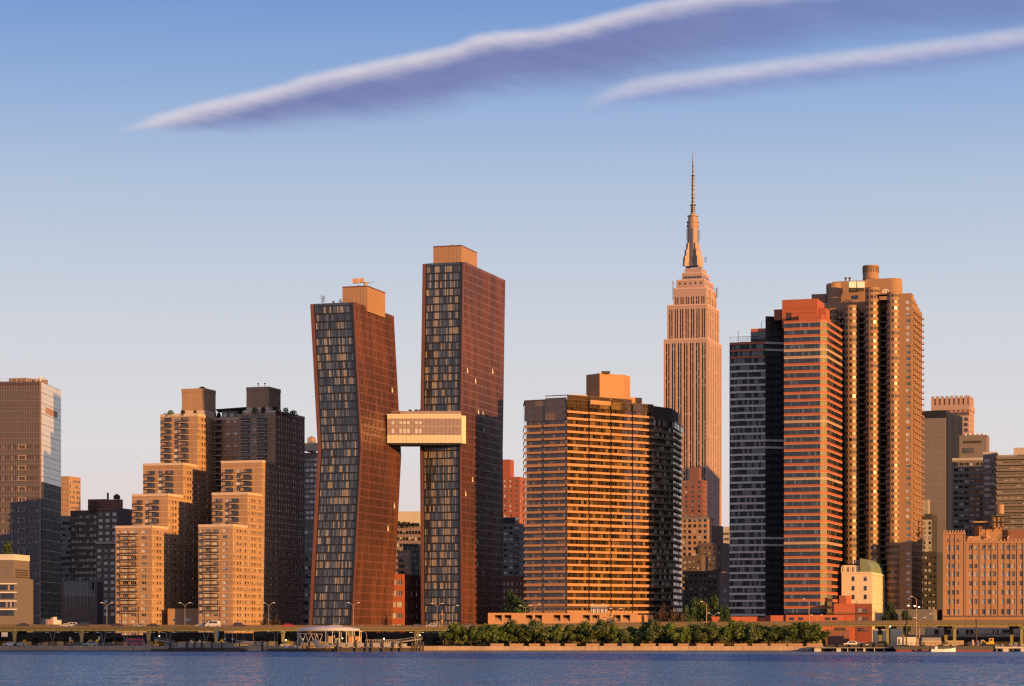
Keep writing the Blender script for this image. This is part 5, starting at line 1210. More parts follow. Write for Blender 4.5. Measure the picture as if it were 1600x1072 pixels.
shrub(X(12, 1000), 1000, Z(866, 1000) - .5, 2.0, 5.4, 'bright green conical tree on the roof of the clinic building', 'leaf_green', 'roof_tree', 'tree', None, 420, .42)
t, c, z1 = tower('beige_tower', 'small beige tower glimpsed behind the right edge of the hospital tower', 'tower', 86, 108, 126, 744, 1500, 'brick_tan', 0, 6, fh=3.2, ww=1.6, sty='small', hide=lambda x, y: x < 95 or y > 805)
m = MB()
for k in range(1, 16): z = z1 - k * 3.2; strip(m, c.L, 0, c.L.L, z - .1, z + .1, .05, 'stone_band')
m.build('floor_line', t)
tower('grey_window_block', 'narrow grey block with small pale windows right of the hospital tower', 'apartment building', 78, 112, 118, 806, 1230, 'concrete', 7, 1, fh=2.9, ww=1.5, sty='dim', hide=lambda x, y: x < 95 or y > 908)
t, c, z1 = tower('dark_apartment_house', 'dark brick apartment house with stepped front and rooftop tank, left of the stepped tower', 'apartment building', 110, 158, 215, 797, 1180, 'brick_dark', 8, 7, fh=2.95, ww=2.1, wh=1.4, sty='aptw', hide=lambda x, y: x > 205 or y > 965)
q = CB(152, 184, 215, 1165); mb = MB(); mb.prism(q.pts(), GROUND, Z(793.5, 1165), 'brick_dark', 'roof_tar'); w = Wins(t); strip(mb, q.L, 0, q.L.L, Z(797, 1165), Z(793, 1165), .2, 'brick_maroon'); mb.build('front_wing', t)
for k in range(19):
    for s in cols(q.L.L, 3, 2.0): z = Z(801, 1165) - k * 2.95; w.l.append((q.L, s[0], s[1], z - 1.5, z, -.02, 'aptw'))
w.flush(60); w = Wins(t)
q2 = CB(150, 181, 190, 1150); mb = MB(); mb.prism(q2.pts(), GROUND, Z(846, 1150), 'brick_dark', 'roof_tar'); strip(mb, q2.L, 0, q2.L.L, Z(850, 1150), Z(846, 1150), .5, 'concrete'); mb.build('stepped_wing', t)
for k in range(11):
    for s in cols(q2.L.L, 3, 1.9): z = Z(858, 1150) - k * 2.95; w.l.append((q2.L, s[0], s[1], z - 1.4, z, -.02, 'aptw'))
w.flush(40)
roofbox(t, c, 0, 9, 4, 12, z1 - 1, Z(780, 1185), 'brick_maroon', 'bulkhead')
mb = MB(); mb.prism([HP(153, 1183), HP(192, 1183), HP(192, 1195), HP(153, 1195)], z1 - 1, Z(780.5, 1183), 'brick_maroon', 'roof_tar'); mb.bar((X(168.5, 1185), 1185, Z(781, 1185)), (X(168.5, 1185), 1185, Z(770, 1185)), .5, 'steel_dark'); mb.build('bulkhead', t)
tank(t, X(182.5, 1186), 1186, Z(781, 1186), 1.6, 1.5, .3)
mb = MB()
for yy, x0, x1 in ((784.5, 140, 151), (791.5, 137, 152)): mb.box(X(x0, 1178), X(x1, 1178), 1178, 1182, Z(yy, 1178) - .15, Z(yy, 1178) + .2, 'steel_dark')
for xx in (142, 149): mb.bar((X(xx, 1180), 1180, z1 - 1), (X(xx, 1180), 1180, Z(784.5, 1180)), .14, 'steel_dark', 5)
mb.build('roof_canopy', t)
t, c, z1 = tower('louvred_plant_building', 'low dark brown building with tall vertical louvres left of the stepped tower', 'plant building', 96, 152, 161, 908, 1095, 'brick_dark', 0, 0, a=4)
m = MB()
for k in range(9): s = 1.2 + k * (c.L.L - 2) / 9; strip(m, c.L, s, s + 1.1, Z(932, 1095), Z(909.5, 1095), .03, 'glass_dark'); strip(m, c.L, s + 1.1, s + 1.35, Z(948, 1095), Z(908.5, 1095), .15, 'grey_metal')
strip(m, c.L, 0, c.L.L, Z(908.6, 1095), Z(907.6, 1095), .15, 'grey_metal'); m.build('louvre', t)
t = thing('pump_house', 'small pale pink utility block with a stub tower beside the highway at the left', 'utility block', (X(82, 950), 950, GROUND)); mb = MB()
for x0, x1, yt in ((72, 79, 968), (79.2, 83, 965), (83.2, 86, 964), (86.2, 93, 969)): mb.box(X(x0, 900), X(x1, 900), 900, 904, GROUND, Z(yt, 900), 'pink_panel' if x0 < 83 else 'offwhite')
mb.build('wall', t)
# ---------------------------------------------------------------- unseen block added beyond the right edge of the frame to shade the skyscraper
for x0, x1, y0, y1, h in ((470, 540, 1900, 1950, 214),):
    mb = MB(); mb.prism([(x0, y0), (x1, y0), (x1, y1), (x0, y1)], GROUND, h, 'concrete', 'roof_tar'); n = int((x1 - x0) / 3.5)
    f = Face((x0, y0), (1, 0), x1 - x0); z = GROUND + 4
    while z < h - 3: strip(mb, f, 1, f.L - 1, z, z + 1.7, .05, 'glass_dark'); z += 3.4
    struct(mb.build('shade_block'))
# unseen tower added behind the viewer to shade the left end of the waterfront
mb = MB(); mb.poly([(-9000, -9000, GROUND), (9000, -9000, GROUND), (9000, -36, GROUND), (-9000, -36, GROUND)], 'paving'); struct(mb.build('near_bank'))
for x0, x1, y0, y1, h in ((640, 802, -110, -60, 166),):
    mb = MB(); mb.prism([(x0, y0), (x1, y0), (x1, y1), (x0, y1)], GROUND, h, 'concrete', 'roof_tar'); f = Face((x1, y1), (-1, 0), x1 - x0); z = GROUND + 4
    while z < h - 3: strip(mb, f, 1, f.L - 1, z, z + 1.7, .05, 'glass_dark'); z += 3.4
    struct(mb.build('shade_block'))
# ---------------------------------------------------------------- elevated highway
mat('olive_steel', (.19, .175, .06), .6, .2, .3, streak=True); mat('olive_dark', (.10, .105, .06), .6, .25, .3); mat('parapet', (.13, .095, .065), .8, .2, .5)
YD0, YD1 = 872.0, 892.0
NX = [-260, 330, 660, 1040, 1250, 1440, 1860]; NB = [7.15, 7.1, 7.1, 8.4, 8.8, 8.85, 8.9]; NT = [9.55, 9.3, 9.1, 10.35, 10.6, 10.95, 11.1]
def lerp(xs, ys, x):
    for i in range(len(xs) - 1):
        if x <= xs[i + 1]: t = (x - xs[i]) / (xs[i + 1] - xs[i]); return ys[i] + (ys[i + 1] - ys[i]) * t
    return ys[-1]
hw_ = thing('elevated_highway', 'long olive green steel elevated highway on columns along the waterfront', 'highway', (0, YD0, GROUND))
md, mg, mr = MB(), MB(), MB()
def long_strip(mb, y0, y1, fa, fb, m):
    for i in range(len(NX) - 1):
        x0, x1 = X(NX[i], YD0), X(NX[i + 1], YD0); a0, a1, b0, b1 = fa(i), fa(i + 1), fb(i), fb(i + 1)
        p = [(x0, y0, a0), (x1, y0, a1), (x1, y1, a1), (x0, y1, a0)]; q = [(x0, y0, b0), (x1, y0, b1), (x1, y1, b1), (x0, y1, b0)]
        mb.poly([p[0], p[1], q[1], q[0]], m); mb.poly(q, m); mb.poly(p[::-1], m); mb.poly([p[2], p[3], q[3], q[2]], m)
dk = lambda i: NT[i] - 1.05
long_strip(md, YD0 + .3, YD1, lambda i: dk(i) - .35, dk, 'asphalt'); md.build('deck', hw_)
for y in (YD0 + .5, YD0 + 7, YD0 + 13, YD1 - .8):
    mg = MB(); long_strip(mg, y, y + .3, lambda i: NB[i], lambda i: dk(i) - .36, 'olive_steel'); long_strip(mg, y - .25, y + .55, lambda i: NB[i] - .12, lambda i: NB[i] - .004, 'olive_steel')
    if y < YD0 + 1:
        xx = X(-200, YD0)
        while xx < X(1800, YD0): px_ = 800 + xx * F / YD0; mg.box(xx, xx + .1, y - .18, y - .003, lerp(NX, NB, px_), lerp(NX, NT, px_) - 1.45, 'olive_steel'); xx += 2.6
    mg.build('girder', hw_)
long_strip(mr, YD0, YD0 + .28, lambda i: dk(i) - .5, lambda i: dk(i) + .42, 'parapet'); mr.build('parapet', hw_)
mr = MB(); long_strip(mr, YD0 + .1, YD0 + .18, lambda i: dk(i) + .92, lambda i: dk(i) + 1.02, 'bronze_metal'); long_strip(mr, YD0 + .1, YD0 + .16, lambda i: dk(i) + .64, lambda i: dk(i) + .72, 'bronze_metal')
xx = X(-200, YD0)
while xx < X(1800, YD0): px_ = 800 + xx * F / YD0; z = lerp(NX, NT, px_) - 1.05; mr.box(xx, xx + .12, YD0 + .06, YD0 + .2, z + .42, z + 1.05, 'bronze_metal'); xx += 1.5
mr.build('railing', hw_); mr = MB(); long_strip(mr, YD1 - .3, YD1, lambda i: dk(i) - .5, lambda i: dk(i) + .95, 'parapet'); mr.build('parapet', hw_)
for k in range(17):
    px_ = 1702 - 105 * k; x = X(px_, YD0); z = lerp(NX, NB, px_)
    for y in (YD0 + .9, YD1 - 1.5):
        m = MB(); m.box(x - .55, x + .55, y - .45, y + .45, GROUND, z - .12, 'olive_steel'); m.box(x - .8, x + .8, y - .5, y + .5, z - .9, z - .13, 'olive_steel'); o_ = m.build('column', hw_); m = MB(); m.box(x - .9, x + .9, y - .7, y + .7, GROUND - .1, GROUND + .7, 'concrete'); m.build('footing', o_)
    m = MB(); m.box(x - .35, x + .35, YD0 + .2, YD1 - .2, z - 1.0, z - .125, 'olive_dark'); m.build('cross_beam', hw_)
deckz = lambda px_: lerp(NX, NT, px_) - 1.05

t = thing('retaining_wall', 'dark concrete wall in the shade below the back of the elevated highway', 'wall', (X(300, YD1 + 2), YD1 + 2, GROUND)); m = MB(); rng = random.Random(4)  # wall added dark so the space under the deck reads as shaded
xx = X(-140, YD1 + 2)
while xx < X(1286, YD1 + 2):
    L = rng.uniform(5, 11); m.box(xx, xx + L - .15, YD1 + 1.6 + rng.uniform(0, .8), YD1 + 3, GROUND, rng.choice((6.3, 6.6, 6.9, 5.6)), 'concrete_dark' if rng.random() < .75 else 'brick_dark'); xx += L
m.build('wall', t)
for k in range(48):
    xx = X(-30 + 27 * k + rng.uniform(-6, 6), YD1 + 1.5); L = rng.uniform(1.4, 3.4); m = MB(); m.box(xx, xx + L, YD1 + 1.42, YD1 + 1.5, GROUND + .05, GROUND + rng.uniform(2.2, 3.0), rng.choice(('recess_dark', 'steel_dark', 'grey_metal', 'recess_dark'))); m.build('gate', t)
# ---------------------------------------------------------------- lamps
mat('lamp_grey', (.3, .28, .27), .5, .05)
def lamp(px_, ytop, Y, z0, arms, label, name='street_lamp', group='lamp posts along the highway', curved=False, r=.085, mm='lamp_grey'):
    x = X(px_, Y); zt = Z(ytop, Y); t = thing(name, label, 'street lamp', (x, Y, z0), group)
    m = MB(); m.bar((x, Y, z0), (x, Y, zt - (.9 if arms else 0)), r, mm, 8, r * .6); m.build('pole', t)
    for a in arms:
        m = MB()
        if curved: pts = [(0, zt - 1.0), (.35 * a, zt - .3), (.9 * a, zt), (1.7 * a, zt - .05)]
        else: pts = [(0, zt - 1.0), (1.4 * a, zt)]
        for p, q in zip(pts[:-1], pts[1:]): m.bar((x + p[0], Y, p[1]), (x + q[0], Y, q[1]), .065, mm, 6)
        e = pts[-1]; hd = MB(); hd.box(min(x + e[0], x + e[0] + .8 * a), max(x + e[0], x + e[0] + .8 * a), Y - .16, Y + .16, e[1] - .06, e[1] + .14, 'white_paint'); o_ = m.build('lamp_arm', t); hd.build('lamp_head', o_)
    return t
for px_, yt, arms, w in ((167, 942, (-1, 1), 'in front of the louvred plant building'), (289, 942, (-1, 1), 'between the two wings of the stepped tower'), (420, 942, (-1, 1), 'right of the stepped tower before its dark side'),
        (552.5, 942, (-1, 1), 'in front of the shorter copper tower'), (683, 943, (-1, 1), 'before the taller copper tower glass, left one'), (707, 946, (1,), 'before the taller copper tower glass, right one'),
        (821, 946, (-1, 1), 'left of a pair below the banded block'), (835, 944, (1,), 'right of a pair below the banded block'), (934, 944, (-1, 1), 'before the pale rooftop unit of the podium'), (962, 951, (-1, 1), 'before the right openings of the podium wall'),
        (1595, 931, (1,), 'before the brick warehouse at the right edge')):
    lamp(px_, yt, YD0 + (18.9 if px_ in (835, 683) else 1.0), deckz(px_), arms, 'pale twin arm highway lamp post ' + w if len(arms) == 2 else 'pale single arm highway lamp post ' + w)
for px_, yt, w in ((1104, 940, 'before the green trees right of the banded block'), (1264, 936, 'before the red banded glass tower'), (1432, 932, 'before the dark gap left of the brick warehouse')):
    lamp(px_, yt, YD0 - 3, GROUND, (-1,), 'tall plain tapered light pole ' + w, 'light_pole', 'tall light poles', r=.22, mm='tan_metal')
for px_, yt, w in ((1115, 958, 'beside the tall pole before the red podium'), (1276, 961, 'right of the tall pole before the red banded tower'), (1437, 965, 'right of the tall pole beside the warehouse')):
    lamp(px_, yt, YD1 - 1, deckz(px_), (-1, 1), 'short white twin arm lamp ' + w)
lamp(1463, 959, YD1 - 2, deckz(1463), (-1,), 'white curved lamp at the left corner of the brick warehouse', curved=True)
x = X(691, YD0 + 2); t = thing('signal_mast', 'orange rusty signal mast between two lamp posts before the taller copper tower', 'mast', (x, YD0 + 2, deckz(691))); m = MB(); z = deckz(691)
m.bar((x, YD0 + 2, z), (x, YD0 + 2, Z(953, YD0)), .22, 'brick_orange', 6, .1); m.box(x - .5, x + .4, YD0 + 1.8, YD0 + 2.2, Z(961, YD0), Z(958.5, YD0), 'brick_orange'); m.box(x - .45, x + .3, YD0 + 1.8, YD0 + 2.2, Z(972, YD0), Z(969, YD0), 'brick_orange'); m.build('mast', t)
for k, (px_, w) in enumerate(((82, 'leftmost, below the hospital tower'), (127.5, 'below the louvred plant building'), (161.5, 'below the right edge of the plant building'), (196, 'left of the magenta bus'), (231.5, 'at the left end of the dark dock'), (263, 'behind the sloping gangway of the dark dock'), (322, 'behind the middle of the dark dock'), (651, 'at the right end of the tent dock'))):
    Y = 849.0; x = X(px_, Y); t = thing('promenade_lamp', 'white V shaped promenade lamp pair, ' + w, 'lamp', (x, Y, GROUND), 'V shaped lamps on the promenade')
    zt = Z(988, Y)
    for s in (-1, 1):
        m = MB(); pts = [(.12 * s, GROUND), (.35 * s, GROUND + 2.4), (.75 * s, zt - .5), (1.0 * s, zt - .1), (1.9 * s, zt)]
        for p, q in zip(pts[:-1], pts[1:]): m.bar((x + p[0], Y, p[1]), (x + q[0], Y, q[1]), .08, 'lamp_grey', 6)
        hd = MB(); hd.box(min(x + 1.7 * s, x + 2.5 * s), max(x + 1.7 * s, x + 2.5 * s), Y - .15, Y + .15, zt - .08, zt + .08, 'white_paint'); o_ = m.build('lamp_arm', t); hd.build('lamp_head', o_)
for px_, s, w in ((381, 1, 'behind the ramp right of the dark dock'), (429, -1, 'left of the pale truss of the tent dock, facing left'), (433, 1, 'left of the pale truss of the tent dock, facing right'), (573, -1, 'right of the white tent')):
    lamp(px_, 987, 848, GROUND, (s,), 'white single curved promenade lamp ' + w, 'promenade_lamp', 'single promenade lamps', True)

# ---------------------------------------------------------------- cars
def carpaint(n, c): mat('paint_' + n, c, .3, .03, .5, spec=.5, coat=.6); return 'paint_' + n
for n, c in (('white', (.7, .69, .67)), ('silver', (.4, .4, .42)), ('black', (.015, .015, .018)), ('navy', (.02, .025, .05)), ('red', (.5, .02, .03)), ('purple', (.05, .015, .04)), ('grey', (.12, .12, .13)), ('magenta', (.33, .015, .08))): carpaint(n, c)
mat('tyre', (.015, .015, .015), .9, 0); head = emit('headlight_on', (1, .85, .6), 3.0)
PROF = {'sedan': ([(0, .35), (0, .8), (1.0, .92), (1.7, 1.42), (3.2, 1.42), (4.0, .98), (4.6, .9), (4.6, .35)], (1.15, 3.85)), 'suv': ([(0, .4), (0, 1.0), (1.1, 1.08), (1.75, 1.75), (4.2, 1.78), (4.7, 1.1), (4.7, .4)], (1.3, 4.5)), 'van': ([(0, .4), (0, 1.2), (.7, 1.35), (1.3, 2.3), (5.3, 2.35), (5.4, .4)], (.9, 4.6)),
        'pickup': ([(0, .45), (0, 1.0), (1.2, 1.1), (1.8, 1.75), (3.0, 1.75), (3.3, 1.1), (5.3, 1.1), (5.3, .45)], (1.4, 3.2))}
def car(px_, Y, z, kind, paint, label, flip=1, lights=False, group=None, y0=None):
    prof, gl = PROF[kind]; Lc = prof[-1][0]; x0 = X(px_, Y) - flip * Lc / 2; t = thing('parked_car' if group and 'parked' in group else 'car', label, 'car' if kind != 'van' else 'van', (X(px_, Y), Y, z), group); wd = 1.85
    m = MB(); P = lambda p, y: (x0 + flip * p[0], y, z + p[1])
    m.poly([P(p, Y) for p in prof], 'paint_' + paint); m.poly([P(p, Y + wd) for p in prof][::-1], 'paint_' + paint)
    for i in range(len(prof)): a, b = prof[i], prof[(i + 1) % len(prof)]; m.poly([P(a, Y), P(b, Y), P(b, Y + wd), P(a, Y + wd)], 'paint_' + paint)
    m.build('body', t); top = max(p[1] for p in prof); belt = .95 if kind == 'sedan' else 1.12 if kind in ('suv', 'pickup') else 1.45; q = MB()
    mid = (gl[0] + gl[1]) / 2
    for a, b, ta, tb in ((gl[0] + .15, mid - .05, gl[0] + .65, mid - .05), (mid + .05, gl[1] - .15, mid + .05, gl[1] - .55)):
        for y in (Y - .012, Y + wd + .012): q.poly([P((a, belt), y), P((b, belt), y), P((tb, top - .1), y), P((ta, top - .1), y)], 'glass_dark')
    q.build('side_window', t)
    for c_ in (.95, Lc - .95):
        for y in (Y + .02, Y + wd - .02):
            m = MB(); m.bar((x0 + flip * c_, y - .12, z + .34), (x0 + flip * c_, y + .12, z + .34), .34, 'tyre', 12); m.build('wheel', t)
    for y in (Y + .25, Y + wd - .25):
        m = MB(); m.box(x0 - .03 * flip if flip > 0 else x0 - .03, x0 + .03 if flip > 0 else x0 + .03, y - .15, y + .15, z + .6, z + .78, head if lights else 'offwhite'); m.build('headlight', t)
    return t
YR0 = YD0 + 3.5; GD = 'cars driving on the elevated highway'
for px_, kd, pt_, fl, w in ((35, 'sedan', 'black', 1, 'black sedan on the highway before the clinic building'), (103, 'sedan', 'white', 1, 'white sedan on the highway, left of two white cars'), (115.5, 'suv', 'white', -1, 'white car with tall roof between white sedan and dark car'), (129, 'suv', 'navy', 1, 'dark blue car on the highway before the plant building'),
        (182, 'sedan', 'black', 1, 'black sedan on the highway at the foot of the left stepped wing'), (218, 'sedan', 'silver', 1, 'silver sedan on the highway below the left stepped wing'), (239.5, 'sedan', 'black', -1, 'black sedan right of the silver sedan on the highway'), (317, 'pickup', 'silver', -1, 'silver pickup on the highway left of the white van'),
        (332.5, 'van', 'white', 1, 'white van on the highway before the right stepped wing'), (374, 'suv', 'purple', -1, 'dark purple car on the highway before the right stepped wing'), (449, 'sedan', 'red', 1, 'bright red car on the highway left of the copper towers'), (524, 'sedan', 'silver', 1, 'silver car on the highway above the white tent'),
        (651, 'sedan', 'grey', 1, 'grey sedan on the highway between the copper towers'), (676.5, 'pickup', 'silver', 1, 'silver pickup on the highway before the taller copper tower'), (731, 'sedan', 'grey', -1, 'grey sedan on the highway above the first waterfront trees')):
    car(px_, YR0 + (2.5 if px_ in (115.5, 317) else 0), deckz(px_), kd, pt_, w, fl, group=GD)
GP = 'cars parked under the highway'
for px_, Y, kd, pt_, w, li in ((6, 896, 'sedan', 'silver', 'silver car under the highway at the left edge', 0), (22, 896, 'sedan', 'red', 'red car under the highway beside a white one', 0), (34, 896, 'suv', 'white', 'white car under the highway right of the red one', 0), (50, 896, 'sedan', 'black', 'black car under the highway right of the white one', 0), (66, 897, 'sedan', 'grey', 'grey car under the highway below the clinic corner', 0),
        (15, 866, 'sedan', 'white', 'white car behind the seawall at the left corner', 0), (31, 866, 'sedan', 'silver', 'silver car behind the seawall near the left corner', 0), (119, 868, 'sedan', 'navy', 'navy car with headlights on under the highway', 1), (141, 868, 'suv', 'silver', 'silver car under the highway between two V lamps', 0), (168, 868, 'sedan', 'black', 'black car with headlights on left of the magenta bus', 1),
        (1329, 868, 'suv', 'white', 'white car under the highway before the brick annex', 0), (1344, 872, 'sedan', 'silver', 'silver car right of the white car before the brick annex', 0), (1361, 868, 'sedan', 'black', 'black car with headlights on near the right dock', 1), (1376, 868, 'suv', 'black', 'black car beside the column right of the lit headlights', 0)):
    car(px_, Y, GROUND, kd, pt_, w, 1, bool(li), GP)
t = thing('bus', 'magenta coach parked under the highway left of the dark dock', 'bus', (X(210, 864), 864, GROUND)); m = MB(); x0, x1 = X(198, 864), X(223.5, 864)
m.box(x0, x1, 864, 866.4, GROUND + .4, GROUND + 2.6, 'paint_magenta'); m.box(x0 + .3, x1 - 1.2, 864.2, 866.2, GROUND + 2.6, GROUND + 2.75, 'paint_magenta'); m.build('body', t); m = MB()
for k in range(4): m.box(x0 + .4 + k * 1.3, x0 + 1.5 + k * 1.3, 863.96, 864, GROUND + 1.5, GROUND + 2.3, 'glass_dark')
m.build('side_window', t)
for c_ in (x0 + 1, x1 - 1): m = MB(); m.bar((c_, 863.95, GROUND + .45), (c_, 864.3, GROUND + .45), .45, 'tyre', 12); m.build('wheel', t)
mat('sign_yellow', (.8, .5, .03), .5, 0); mat('sign_orange', (.7, .2, .05), .5, 0); mat('banner_blue', (.1, .32, .55), .6, .1); mat('lamp_glass', (.8, .7, .5), .3, 0)
def sign(px_, yt, yb, w_, m_, label, Y=862, round_=False):
    x = X(px_, Y); t = thing('road_sign', label, 'sign', (x, Y, GROUND)); m = MB(); m.bar((x, Y + .06, GROUND), (x, Y + .06, Z(yt, Y)), .06, 'steel_dark', 6); m.build('post', t); m = MB()
    if round_: m.poly([(x + w_ * math.cos(a * math.pi / 4), Y, Z((yt + yb) / 2, Y) + w_ * math.sin(a * math.pi / 4)) for a in range(8)], m_); m.poly([(x + w_ * math.cos(a * math.pi / 4), Y + .04, Z((yt + yb) / 2, Y) + w_ * math.sin(a * math.pi / 4)) for a in range(8)][::-1], m_)
    else: m.box(x - w_, x + w_, Y - .03, Y + .03, Z(yb, Y), Z(yt, Y), m_)
    m.build('sign_face', t)
sign(151.7, 999, 1003.5, .5, 'sign_yellow', 'yellow round warning sign under the highway', round_=True); sign(154.8, 994.5, 1000.5, .32, 'concrete_pale', 'pale upright board right of the yellow sign'); sign(109.5, 995.5, 1003, .32, 'concrete_pale', 'pale upright board left of the orange sign'); sign(113, 999.8, 1002.2, .4, 'sign_orange', 'small orange sign beside the pale board')
sign(7, 988, 995, 1.1, 'offwhite', 'white notice board with blue border at the left edge', 870)
t = thing('banner_flag', 'blue vertical banner on a pole behind the dark dock', 'banner', (X(339.5, 846), 846, GROUND)); m = MB(); x = X(339.5, 846); m.bar((x, 846, 0), (x, 846, Z(983, 846)), .09, 'offwhite', 6); m.build('pole', t); m = MB(); m.box(x - .05, x + .5, 845.9, 845.96, Z(994.5, 846), Z(984.5, 846), 'banner_blue'); m.build('banner', t)
for px_, w in ((351.5, 'left'), (363.5, 'right')):
    t = thing('flag_pole', 'slim pale pole with small box, ' + w + ' of the two right of the blue banner', 'pole', (X(px_, 845), 845, 0)); x = X(px_, 845); m = MB(); m.bar((x, 845, 0), (x, 845, Z(980, 845)), .12, 'concrete_pale', 6, .07); m.build('pole', t); m = MB(); m.box(x - .3, x + .3, 844.8, 845.1, Z(1000, 845), Z(997.5, 845), 'offwhite'); m.build('junction_box', t)

# ---------------------------------------------------------------- seawalls, promenade walls
mat('seawall_stone', (.36, .26, .19), .9, .35, .9, streak=True, bump=.4)
def seawall(px0, px1, zt, label):
    x0, x1 = X(px0, 845), X(px1, 845); t = thing('seawall', label, 'seawall', ((x0 + x1) / 2, 845, 0)); m = MB(); n = max(2, int((x1 - x0) / 6)); rng = random.Random(int(px0))
    for i in range(n):
        a, b = x0 + (x1 - x0) * i / n, x0 + (x1 - x0) * (i + 1) / n; o_ = rng.uniform(-.06, .06); m.box(a + .02, b - .02, 845 + o_, 846.5, -1, zt + rng.uniform(-.08, .08), 'seawall_stone')
    m.build('stone_blocks', t); m = MB(); m.box(x0, x1, 844.9, 844.99, -1, .32, 'wood_dark'); m.build('tide_line', t); return t
seawall(-120, 236, 1.95, 'weathered brown seawall at the left below the parked cars'); seawall(684, 1272, 1.82, 'sunlit pale seawall below the row of waterfront trees'); seawall(236, 684, 1.78, 'shaded seawall behind the docks in the middle'); seawall(1272, 1760, 1.78, 'shaded seawall behind the barge at the right')
t = thing('waterfront_railing', 'thin dark railing along the left seawall', 'railing', (X(110, 846), 846, GROUND)); m = MB(); x = X(55, 846)
while x < X(236, 846): m.bar((x, 846.5, GROUND), (x, 846.5, GROUND + 1.1), .035, 'grey_metal', 4); x += .8
for z in (.5, 1.1): m.bar((X(55, 846), 846.5, GROUND + z), (X(236, 846), 846.5, GROUND + z), .04, 'grey_metal', 4)
m.build('railing', t)
rng = random.Random(3); bn = 0; GB = 'low brick walls under the waterfront trees'
for px_ in range(768, 1262, 29):
    Y = 849; x0 = X(px_ + rng.uniform(-3, 3), Y); L = rng.uniform(3.6, 5.4); t = tag((lambda m: (m.box(x0, x0 + L, Y, Y + .8, GROUND, GROUND + .75, 'brick_brown'), m.box(x0 - .08, x0 + L + .08, Y - .08, Y + .88, GROUND + .75, GROUND + .9, 'stone_band'), m.build('low_wall', loc=(x0, Y, GROUND)))[2])(MB()), 'low brown brick wall with pale coping under the waterfront trees', 'low wall', GB)

hm = MB(); rng = random.Random(31)
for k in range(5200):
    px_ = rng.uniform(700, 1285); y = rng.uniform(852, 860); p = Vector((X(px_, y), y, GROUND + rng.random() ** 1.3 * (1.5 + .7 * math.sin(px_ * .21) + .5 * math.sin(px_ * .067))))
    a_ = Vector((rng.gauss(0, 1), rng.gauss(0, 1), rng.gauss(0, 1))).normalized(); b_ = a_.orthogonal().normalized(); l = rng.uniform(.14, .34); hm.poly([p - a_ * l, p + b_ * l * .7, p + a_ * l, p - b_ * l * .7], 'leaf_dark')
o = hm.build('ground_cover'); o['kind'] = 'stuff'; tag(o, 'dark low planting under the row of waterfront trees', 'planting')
# ---------------------------------------------------------------- trees
def tree_mesh(seed, h, r, base, leaf, n=1500, ls=.42, open_=.0):
    rng = random.Random(seed); tm = MB(); cm = MB(); fork = h * base
    tm.bar((0, 0, 0), (rng.uniform(-.15, .15), rng.uniform(-.1, .1), fork), .2, 'wood_dark', 7, .14)
    cl = []
    nc = 17
    for k in range(nc):
        q = rng.random() * 6.283; u = rng.random() ** .5; zz = rng.random()
        env = math.sin(math.pi * min(1, .22 + zz * .74)) ** .7
        cl.append((Vector((r * u * env * math.cos(q), r * u * env * math.sin(q), fork * .85 + (h - fork * .85) * (.08 + zz * .84))), rng.uniform(.34, .6) * r * .72))
    for c, s in cl[:9]: tm.bar((0, 0, fork * rng.uniform(.8, 1.05)), c, .09, 'wood_dark', 5, .03)
    for k in range(n):
        c, s = cl[rng.randrange(nc)]
        d = Vector((rng.gauss(0, 1), rng.gauss(0, 1), rng.gauss(0, .8))); d = d.normalized() * s * rng.random() ** .45 * rng.choice((1, 1, 1.15))
        p = c + d; a = (d.normalized() + Vector((rng.gauss(0, .6), rng.gauss(0, .6), rng.gauss(0, .6)))).normalized(); t1 = a.orthogonal().normalized(); t2 = a.cross(t1); l = ls * rng.uniform(.55, 1.3)
        cm.poly([p - t1 * l, p + t2 * l * .6, p + t1 * l, p - t2 * l * .6], leaf)
    return tm, cm
def make_tree(seed, h, r, base, leaf, **k):
    t = thing('tree', 'x', 'tree', (0, 0, 0)); a, b = tree_mesh(seed, h, r, base, leaf, **k); a.build('trunk', t); b.build('crown', t); return t
def put(proto, used, x, y, z, s, rz, label, group):
    if not used[0]: o = proto; used[0] = True
    else:
        o = proto.copy(); COL.objects.link(o)
        for ch in proto.children: d = ch.copy(); COL.objects.link(d); d.parent = o
    o.location = (x, y, z); o.scale = s; o.rotation_euler = (0, 0, rz); o['label'] = label; o['group'] = group; return o
ORD = ['first', 'second', 'third', 'fourth', 'fifth', 'sixth', 'seventh', 'eighth', 'ninth', 'tenth', 'eleventh', 'twelfth', 'thirteenth', 'fourteenth', 'fifteenth', 'sixteenth', 'seventeenth', 'eighteenth', 'nineteenth', 'twentieth', 'twenty-first', 'twenty-second', 'twenty-third', 'twenty-fourth', 'twenty-fifth', 'twenty-sixth', 'twenty-seventh', 'twenty-eighth', 'twenty-ninth', 'thirtieth', 'thirty-first', 'thirty-second', 'thirty-third', 'thirty-fourth', 'thirty-fifth']
protos = [(make_tree(20 + k, 8.0, 4.0, .3, 'leaf_green' if k % 3 else 'leaf_olive', n=2300, ls=.46), [False]) for k in range(6)]
front = [(710, 976, 30), (736, 978, 28), (757, 977, 26), (771, 974, 34), (803, 972, 38), (818, 975, 26), (836, 970, 36), (864, 975, 32), (891, 976, 30), (917, 974, 34), (944, 970, 36), (957, 976, 26), (972, 983, 26), (1003, 981, 26), (1020, 970, 40), (1048, 973, 36), (1064, 982, 24), (1080, 977, 30), (1103, 973, 34), (1123, 978, 28), (1144, 969, 38), (1171, 975, 34), (1198, 978, 32), (1222, 976, 34), (1250, 974, 36), (1276, 977, 32)]
rng = random.Random(9)
